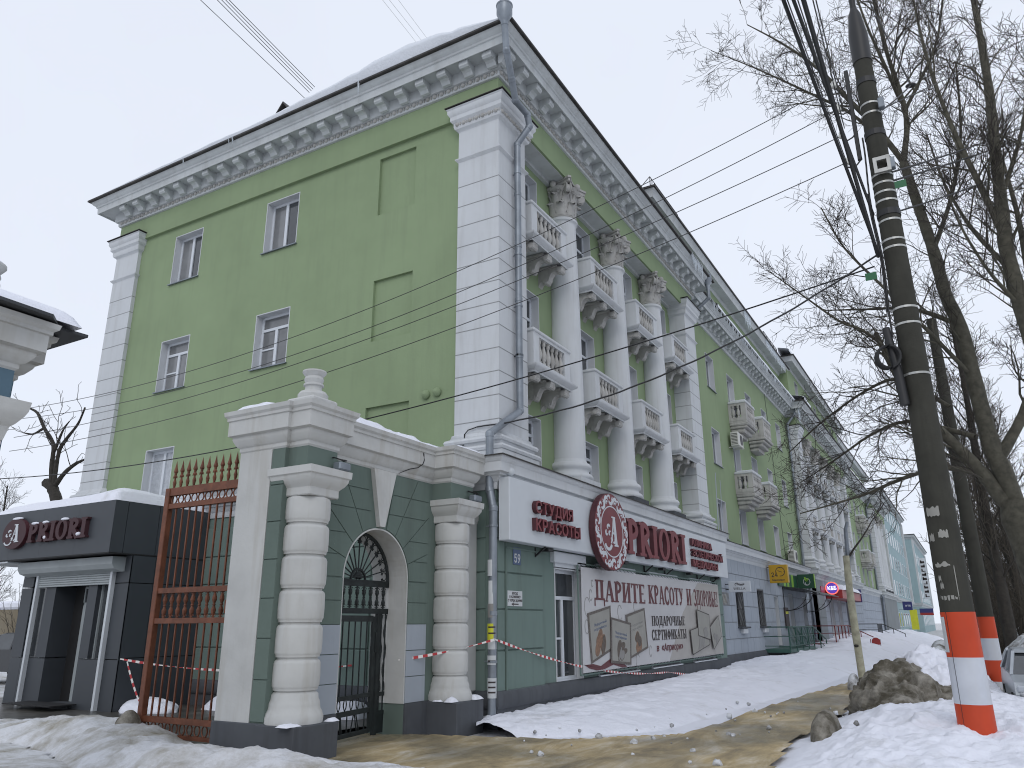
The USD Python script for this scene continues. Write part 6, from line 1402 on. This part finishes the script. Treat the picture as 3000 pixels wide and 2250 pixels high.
# aerial wires tied to the dormer
for k, (dx, z) in enumerate(((-.75, .1), (-.35, .35), (-.2, .5), (-.05, .65), (.05, .8))):
    e = ray_pt((545, 597, 610, 622, 632)[k], -40, -3.0); a = np.array([-8.35 + dx * .6, 1.0, 15.95 + z]); a = ray_pt((893, 906, 912, 917, 922)[k], (288, 271, 266, 261, 255)[k], 1.0)
    cable('roof_wire', f'thin aerial wire rising from the roof dormer to the sky, {("leftmost", "second from left", "middle", "fourth from left", "rightmost")[k]} of five', a, ext(a, e, 1.5), 0, .011, cat='wire')
for k in range(3):
    a = ray_pt((1222, 1236, 1250)[k], (127, 120, 111)[k], 5.0); e = ray_pt((1097, 1117, 1145)[k], -30, -2.0)
    cable('roof_wire', f'faint thin wire rising behind the roof snow, {("left", "middle", "right")[k]} of three', a, ext(a, e, 1.5), 0, .007, 'steel_band', cat='wire')

# red and white barrier tape
def tape(label, pts, n, w=.045):
    t = thing('barrier_tape', label, 'tape'); P = np.array(pts, float); s = np.r_[0, np.cumsum(np.linalg.norm(np.diff(P, axis=0), axis=1))]; L = s[-1]; n = max(6, int(L / .085)); q = {0: G(), 1: G()}
    at = lambda d: np.stack([np.interp(d, s, P[:, i]) for i in range(3)], -1)
    for k in range(n):
        a, b = at(L * k / n), at(L * (k + 1) / n); tw = .6 + .4 * math.sin(k * .35); q[k % 2].bar(a, b, .004, w * tw)
    part(t, 'white_stripes', q[0], 'tape_white'); part(t, 'red_stripes', q[1], 'tape_red')
def sagged(a, b, sag, n=16):
    t = np.linspace(0, 1, n); p = np.array(a) + (np.array(b) - np.array(a)) * t[:, None]; p[:, 2] -= 4 * sag * t * (1 - t); return p
tape('red and white barrier tape stretched from the wicket to the building corner', sagged((-.55, -2.18, 1.08), (.28, -.62, 1.36), .03), 40)
tape('red and white barrier tape sagging along the shop front under the banner', np.vstack([sagged((.28, -.60, 1.36), (.34, 8.0, .40), .22), sagged((.34, 8.0, .40), (.34, 12.6, .22), .08)[1:]]), 80)
tape('red and white barrier tape strung behind the iron gate to the pavilion', sagged((-7.46, -2.25, 1.0), (-3.0, -.46, .88), .16), 50)
tape('loose end of barrier tape hanging off the pavilion corner', sagged((-7.3, -2.2, .95), (-6.8, -2.1, .12), .06), 12)
# ------------------------------------------------------------------ bare trees
class Tree:
    def __init__(s, seed): s.rng = np.random.default_rng(seed); s.limb, s.twig = G(), G()
    def line(s, p, d, L, n, wob, rise):
        pts = [np.array(p, float)]; d = np.array(d, float); d /= np.linalg.norm(d)
        for i in range(n):
            d = d + s.rng.normal(0, wob, 3) + np.array([0, 0, rise]); d /= np.linalg.norm(d); pts.append(pts[-1] + d * L / n)
        return np.array(pts)
    def grow(s, pts, r0, r1, level, dens, Ls, up=.0, droop=0.0, start=.15, rmin=.0052):
        """Side shoots along a limb; level 0 = twigs."""
        pts = np.asarray(pts); seg = np.r_[0, np.cumsum(np.linalg.norm(np.diff(pts, axis=0), axis=1))]; L = seg[-1]; n = int(L * dens)
        for k in range(n):
            t = start + (1 - start) * (k + s.rng.random()) / n; at = np.array([np.interp(t * L, seg, pts[:, i]) for i in range(3)]); nx = np.array([np.interp(min(t * L + .1, L), seg, pts[:, i]) for i in range(3)])
            ax = nx - at; ax = ax / (np.linalg.norm(ax) + 1e-9); side = s.rng.normal(0, 1, 3); side -= ax * (side @ ax); side /= np.linalg.norm(side) + 1e-9
            d = ax * (.55 + .3 * s.rng.random()) + side * .85 + np.array([0, 0, up])
            l = Ls[0] * (1.05 - .55 * t) * (.55 + .75 * s.rng.random()); r = max(rmin, (r0 + (r1 - r0) * t) * .5)
            q = s.line(at, d, l, 5 if len(Ls) > 1 else 4, .16, droop if len(Ls) > 1 else droop * .6)
            rr = min(r, .006 + l * .011); g = s.twig if rr < .016 else s.limb
            g.tube(q, np.linspace(rr, max(rmin * .75, rr * .35), len(q)), 3 if rr < .012 else 5)
            if len(Ls) > 1: s.grow(q, rr, rr * .35, level - 1, dens * 1.7, Ls[1:], up * .8, droop, .2, rmin)
    def limb_path(s, pts, r0, r1, sides=8, smooth=True):
        pts = np.asarray(pts, float)
        t = np.linspace(0, len(pts) - 1, (len(pts) - 1) * 4 + 1); p = np.stack([np.interp(t, np.arange(len(pts)), pts[:, i]) for i in range(3)], -1)
        for _ in range(2): p[1:-1] = (p[:-2] + 2 * p[1:-1] + p[2:]) / 4
        s.limb.tube(p, np.linspace(r0, r1, len(p)) * (1 + .06 * s.rng.normal(0, 1, len(p)).clip(-1, 1)), sides); return p
    def done(s, t, bark='bark_grey', twig='twig_brown'):
        part(t, 'trunk', s.limb, bark, smooth=60); part(t, 'crown', s.twig, twig)

# the big tree right of the pole: trunk beyond the frame edge, limbs reaching over the street
t = thing('bare_tree', 'large bare tree with pale forked limbs spreading over the striped pole', 'tree'); T1 = Tree(5)
base = [(9.0, 6.0, -.4), (8.95, 6.0, .8), (8.75, 6.0, 2.0), (8.5, 6.0, 3.4), (8.5, 6.05, 3.9)]
T1.limb_path(base, .33, .27, 12)
mains = [([(8.5, 6.05, 3.9), (8.4, 6.0, 4.6), (8.3, 6, 5.0), (8.23, 6, 6.35), (8.17, 6, 7.78), (7.99, 6, 8.55), (7.95, 6, 9.5), (7.8, 6, 10.8), (7.66, 6, 12.06)], .20, .10, .35),
         ([(7.66, 6, 12.06), (7.88, 6.1, 13.0), (7.9, 6.1, 13.5), (7.86, 6.2, 14.2), (7.72, 6.4, 15.6), (7.66, 6.5, 17.4), (7.6, 6.6, 19)], .075, .03, .6), ([(7.84, 6.15, 13.8), (7.62, 6.0, 14.96), (7.4, 5.8, 16.0), (7.2, 5.6, 17.6)], .05, .02, .5), ([(7.9, 6.1, 13.5), (8.43, 6.2, 14.4), (8.88, 6.3, 15.3), (9.2, 6.3, 16.6)], .045, .02, .4),
         ([(7.66, 6, 12.06), (7.26, 5.8, 13.0), (6.66, 5.5, 14.0), (6.31, 5.4, 14.7), (5.8, 5.2, 15.4), (5.24, 5.0, 16.0), (4.7, 4.8, 16.5)], .07, .012, .2), ([(7.39, 5.9, 12.6), (6.69, 5.9, 13.8), (6.1, 5.9, 14.4), (5.25, 5.9, 15.3), (4.51, 5.8, 16.0), (3.5, 5.8, 16.95)], .05, .01, .2),
         ([(8.5, 6.05, 3.6), (8.31, 6, 3.95), (8.01, 5.9, 4.6), (7.61, 5.8, 5.2), (7.06, 5.7, 5.95), (6.72, 5.8, 7.0), (6.5, 5.9, 7.9)], .16, .05, .5), ([(8.17, 6, 7.78), (7.5, 6.2, 8.35), (6.88, 6.5, 8.65), (6.37, 6.7, 8.8), (5.35, 7, 9.1)], .06, .015, .2),
         ([(7.1, 5.7, 5.95), (6.72, 5.4, 7.3), (6.28, 5.2, 7.8), (5.87, 5.1, 8.0), (5.33, 5.0, 8.6), (4.96, 4.9, 9.0), (4.5, 4.8, 9.5)], .045, .01, .1), ([(7.68, 6, 6.0), (6.78, 6.2, 6.95), (5.85, 6.5, 6.65), (4.9, 6.8, 6.15), (4.1, 7.1, 5.6)], .05, .012, -.1),
         ([(8.04, 6, 5.3), (6.81, 6.4, 5.95), (6.01, 6.7, 5.75), (5.17, 7.0, 5.3), (4.3, 7.3, 4.9)], .055, .012, -.1), ([(8.2, 5.95, 4.4), (7.5, 5.9, 4.7), (6.84, 5.9, 4.62), (6.33, 5.9, 4.46), (5.84, 5.9, 4.27), (5.1, 5.9, 4.1), (4.4, 5.9, 3.95)], .06, .012, -.05),
         ([(8.4, 6, 9.0 - 4.2), (9.2, 6.3, 6.0), (9.6, 6.6, 8.0), (9.75, 6.8, 10.5), (9.6, 7.0, 13.5)], .12, .03, .5), ([(7.9, 6, 9.6), (8.5, 6.4, 11.0), (9.0, 6.7, 12.8), (9.2, 7, 15)], .06, .02, .5), ([(8.2, 6, 6.6), (7.6, 5.2, 7.4), (6.9, 4.7, 8.4), (6.2, 4.3, 9.4), (5.9, 4.1, 10.4)], .05, .012, .3)]
for i, (p, r0, r1, up) in enumerate(mains):
    q = T1.limb_path(p, r0, r1); 
    if i == 0: T1.grow(q, r0 * .5, r1 * .4, 2, 2.2, (1.7, .8, .36), .35, .03, .35)
    else: T1.grow(q, r0, r1, 2, 3.6, (1.75, .85, .38), up * .6, .03 if up > 0 else .045, .10)
T1.done(t)
t = thing('bare_tree', 'bare tree with upright stems at the right edge of the picture', 'tree'); T2 = Tree(9)
st = [([(9.5, 4.2, -.4), (9.4, 4.1, 2), (9.31, 4, 4.6), (9.16, 4, 6.9), (9.07, 4, 8.35), (9.17, 4, 9.5), (9.26, 4, 10.6), (9.39, 4, 12), (9.45, 4, 13.4), (9.5, 4, 15), (9.5, 4, 17)], .2, .035, .6), ([(9.09, 4, 8.78), (8.92, 4, 9.8), (8.65, 4, 11.2), (8.48, 4, 12.5), (8.4, 4, 13.8), (8.4, 4.1, 15.6)], .07, .018, .5), ([(9.2, 4, 6), (9.7, 3.8, 8), (10.1, 3.6, 10), (10.3, 3.4, 13)], .07, .02, .5), ([(9.2, 4, 9.6), (9.8, 4.2, 11), (10.2, 4.4, 12.6)], .05, .015, .4), ([(9.1, 4, 8), (8.6, 4.3, 9.2), (8.3, 4.7, 10.6), (8.2, 5, 12)], .05, .015, .4), ([(9.15, 4, 7.2), (8.7, 3.6, 7.9), (8.35, 3.3, 8.9), (8.2, 3.0, 10.0)], .04, .012, .4)]
for i, (p, r0, r1, up) in enumerate(st):
    q = T2.limb_path(p, r0, r1); T2.grow(q, r0 * (.5 if i == 0 else 1), r1, 2, 3.0 if i == 0 else 3.8, (1.5, .72, .36), up * .6, .03, .42 if i == 0 else .1)
T2.done(t)
# prototype street trees farther on, then copies
def street_tree(name, label, seed, h, loc, sx=1.0, spread=2.4, dens=1.6, bark='bark_dark', twig='thicket_brown', group=None, fork=5):
    t = thing(name, label, 'tree', loc, group=group); T = Tree(seed); rng = T.rng
    tr = T.limb_path([(0, 0, -.5), (.05, 0, h * .2), (0, .1, h * .45), (.1, 0, h * .7), (.05, .1, h)], h * .017, h * .004, 7)
    T.grow(tr, h * .009, h * .003, 2, dens, (spread, spread * .42, spread * .2), .55, .04, .22, .009)
    T.done(t, bark, twig); return t
ta = street_tree('bare_tree', 'tall bare tree just behind the second pole', 21, 13.5, (8.35, 18.5, -.3), spread=2.6, dens=2.6)
tb = street_tree('bare_tree', 'slender bare tree right of the second pole, set back', 22, 12.0, (9.0, 23.0, -.3), spread=2.2, dens=2.8)
row = [(7.9, 27, ta, 'dense bare tree standing third in the roadside row'), (9.6, 31, tb, 'bare tree set back behind the dirty snow wall'), (8.3, 36, tb, 'bare tree rising over the far snow wall'), (10.0, 41, ta, 'dark bare tree at the right edge of the roadside row'), (8.8, 47, ta, 'distant bare tree near the end of the footpath'), (10.6, 53, tb, 'distant bare tree set back from the footpath'), (9.3, 60, tb, 'far bare tree above the snow ridge'), (10.9, 68, ta, 'far bare tree at the right of the snow ridge'), (9.8, 80, ta, 'farthest bare tree closing the roadside row'), (10.4, 105, tb, 'bare tree blurring into the end of the street')]
for i, (x, y, src, lb) in enumerate(row): copy_thing(src, 'bare_tree', lb, 'tree', (x, y, -.3), rz=1.3 * i, group='roadside trees', scale=(1.0 + .1 * (i % 3),) * 2 + (.92 + .06 * (i % 4),))
def shrub(name, label, seed, loc, h, n, rad):
    t = thing(name, label, 'shrub', loc, group='roadside thicket'); T = Tree(seed)
    for k in range(n):
        a = T.rng.random() * 2 * PI; r = rad * T.rng.random() ** .5; q = T.line((r * math.cos(a), r * math.sin(a), -.3), (.22 * math.cos(a), .22 * math.sin(a), 1), h * (.55 + .45 * T.rng.random()), 6, .07, .03)
        T.twig.tube(q, np.linspace(.03, .01, 7), 3); T.grow(q, .02, .008, 1, 2.0, (1.1, .5), .5, .03, .15, .008)
    part(t, 'stems', T.twig, 'thicket_brown'); return t
sb_ = shrub('thicket_shrub', 'dense brown thicket shrub behind the second pole', 31, (8.7, 20.5, -.3), 6.0, 44, .9)
for i, (x, y, lb) in enumerate(((9.6, 25, 'brown thicket shrub beyond the silver car, second in the hedge'), (8.6, 30, 'brown thicket shrub in the middle of the roadside hedge'), (10.0, 35, 'brown thicket shrub standing back in the hedge'), (9.0, 40, 'brown thicket shrub near the far end of the hedge'), (10.4, 46, 'far brown thicket shrub by the snow wall'), (9.2, 54, 'far brown thicket shrub left of the snow wall'), (10.6, 62, 'farthest brown thicket shrub closing the hedge'))): copy_thing(sb_, 'thicket_shrub', lb, 'shrub', (x, y, -.3), rz=.9 * i, group='roadside thicket', scale=(1.25, 1.25, 1.0 + .08 * (i % 3)))
# whitewashed stem by the path
t = thing('young_tree', 'thin whitewashed young tree stem cut off at the top beside the footpath', 'tree'); T3 = Tree(14)
T3.limb_path([(4.74, 10.2, -.1), (4.72, 10.2, 1.0), (4.70, 10.2, 2.2), (4.73, 10.2, 3.3)], .105, .085, 10)
part(t, 'trunk', T3.limb, 'birch_paint', smooth=60); g = G().tube([(4.70, 10.25, 2.3), (4.76, 10.25, 3.2), (4.80, 10.25, 4.0), (4.86, 10.3, 4.2)], [.07, .06, .05, .04], 8); part(t, 'grey_splint', g, 'zinc_pipe', smooth=40)
q = T3.line((4.75, 10.2, 3.2), (.4, .3, 1), 2.0, 6, .1, .03); T3.twig.tube(q, np.linspace(.03, .01, 7), 4); T3.grow(q, .02, .008, 1, 2, (.9, .4), .3, .03); part(t, 'crown', T3.twig, 'twig_brown'); part(t, 'dark_knot', G().tm(trimesh.creation.icosphere(subdivisions=1, radius=.05), lambda v: v * np.array([1.2, 1, .8]) + np.array([4.70, 10.12, 1.02])), 'bark_dark')
# trees behind the yard at the left
t = thing('bare_tree', 'black lopped bare tree with bent trunk behind the pavilion roof', 'tree'); T4 = Tree(17); k_ = 1.0
P4 = lambda u, v, y=12.0: tuple(ray_pt(u * 1.3562, v * 1.3562, y))
T4.limb_path([tuple(np.array(P4(130, 1250)) * np.array([1, 1, 0]) + np.array([0, 0, -.2])), P4(127, 1110), P4(122, 1078), P4(112, 1050), P4(100, 1043)], .36, .26, 8)
for pts, r0 in (([P4(112, 1050), P4(112, 1000), P4(118, 960), P4(95, 925), P4(82, 890), P4(60, 880)], .17), ([P4(116, 1050), P4(122, 1000), P4(130, 965), P4(150, 940), P4(170, 915), P4(184, 880)], .15), ([P4(118, 1050), P4(140, 1020), P4(165, 1000), P4(190, 990)], .16), ([P4(100, 1043), P4(97, 1040)], .2), ([P4(118, 975), P4(135, 930), P4(150, 910)], .1), ([P4(95, 925), P4(70, 940), P4(50, 935)], .08)):
    q = T4.limb_path(pts, r0, r0 * .35, 6)
    if len(pts) > 2: T4.grow(q, r0 * .6, .03, 1, .75, (3.2, 1.3, .6), .3, .03, .15, .018)
T4.done(t, 'bark_dark', 'bark_dark')
tc = street_tree('bare_tree', 'dense bare tree at the left behind the blue pier', 25, 10.5, (-46, 20, 0), spread=3.0, dens=2.2, group='trees behind the yard')
for i, (x, y, lb) in enumerate(((-52, 27, 'bare tree behind the yard, farther left'), (-40, 22, 'bare tree behind the yard next to the lopped black tree'), (-49, 16, 'bare tree behind the yard at the picture edge'), (-44, 30, 'bare tree behind the yard close to the building edge'))): copy_thing(tc, 'bare_tree', lb, 'tree', (x, y, 0), rz=1.1 * i, group='trees behind the yard', scale=(1, 1, .85 + .1 * (i % 3)))
ts = shrub('thicket_shrub', 'low brown shrub seen below the pavilion overhang at the left edge', 33, (-36, 13, 0), 4.5, 26, 2.0); stage.GetPrimAtPath(ts).SetCustomDataByKey('group', 'yard shrubs')
t = thing('yard_wall', 'brown wall with snowy top at the left edge behind the pavilion', 'wall'); part(t, 'wall', B(-46, -30, 11.5, 12.0, -.2, 2.55), 'brown_wall'); part(t, 'snow_cap', B(-46, -30, 11.4, 12.1, 2.56, 3.0, c=.12), 'snow_clean')

# ------------------------------------------------------------------ parked cars
def car(name, label, loc, rz, paint, L=4.4):
    t = thing(name, label, 'car', loc, rz); w = .86
    def shell(side, half0, half1, m_, nm, inset=.0):
        P = np.array(side); zc = P[:, 1]; k = (zc - zc.min()) / (zc.max() - zc.min()); hw = half0 + (half1 - half0) * k; n = len(P)
        v = np.concatenate([np.stack([P[:, 0], -hw, zc], -1), np.stack([P[:, 0], hw, zc], -1)]); f = [(i, (i + 1) % n, n + (i + 1) % n, n + i) for i in range(n)]; g = G().add(v, f)
        vv, ff = trimesh.creation.triangulate_polygon(Polygon(P), engine='earcut'); idx = [int(np.argmin(((P - q) ** 2).sum(1))) for q in vv]
        g.add(v[:n][idx], np.array(ff)); g.add(v[n:][idx], np.array(ff)[:, ::-1]); return part(t, nm, g, m_, smooth=25)
    body = [(-2.2, .32), (-2.22, .62), (-2.12, .86), (-1.2, .97), (1.6, .99), (2.12, .92), (2.2, .6), (2.15, .32)]
    b = shell(body, w, w - .04, paint, 'body'); cab = [(-1.25, .95), (-.55, 1.40), (-.25, 1.46), (.9, 1.46), (1.25, 1.41), (1.95, .98)]
    c = shell(cab, w - .07, w - .24, 'glass_dark', 'cabin_glass'); roof = [(-.62, 1.40), (-.25, 1.475), (.9, 1.475), (1.3, 1.40)]
    v = np.array([(x, s * (w - .22), z) for x, z in roof for s in (-1, 1)]); part(t, 'roof', G().add(v, [(0, 2, 3, 1), (2, 4, 5, 3), (4, 6, 7, 5)]).box(-.3, .95, -.6, .6, 1.44, 1.482), paint, smooth=40)
    q = G()
    for s in (-1, 1):
        for (x0, z0, x1, z1) in ((-1.25, .95, -.57, 1.42), (.28, .96, .25, 1.46), (1.95, .98, 1.22, 1.42)): q.bar((x0, s * (w - .06), z0), (x1, s * (w - .21), z1), .06)
    part(t, 'pillar', q, paint)
    for x in (-1.38, 1.32):
        for s in (-1, 1):
            wl = part(t, 'wheel', G().tube([(x, s * .68, .31), (x, s * .87, .31)], .31, 20, cap=True), 'tyre', smooth=40); part(wl, 'rim', G().tube([(x, s * .86, .31), (x, s * .88, .31)], .19, 14, cap=True), 'steel_band')
    for s in (-1, 1): part(t, 'headlight', B(-2.24, -2.12, s * .62 - .18, s * .62 + .18, .66, .80, c=.03), 'pvc_white'); part(t, 'tail_light', B(2.1, 2.22, s * .66 - .12, s * .66 + .12, .68, .88, c=.02), 'red_sign')
    part(t, 'number_plate', B(-2.25, -2.215, -.26, .26, .42, .53), 'paper'); part(t, 'wiper', G().bar((-1.18, .3, 1.0), (-.8, -.2, 1.24), .02), 'black_plastic'); part(t, 'aerial', G().bar((1.0, .0, 1.46), (1.3, .0, 1.95), .012), 'black_plastic'); return t
car('parked_car', 'silver car parked behind the snow bank right of the striped pole', (8.72, 9.8, -.48), PI / 2 + .03, 'car_silver')
car('parked_car', 'black car parked at the left edge beside the pavilion', (-19.4, 2.6, -.02), .15, 'car_black')
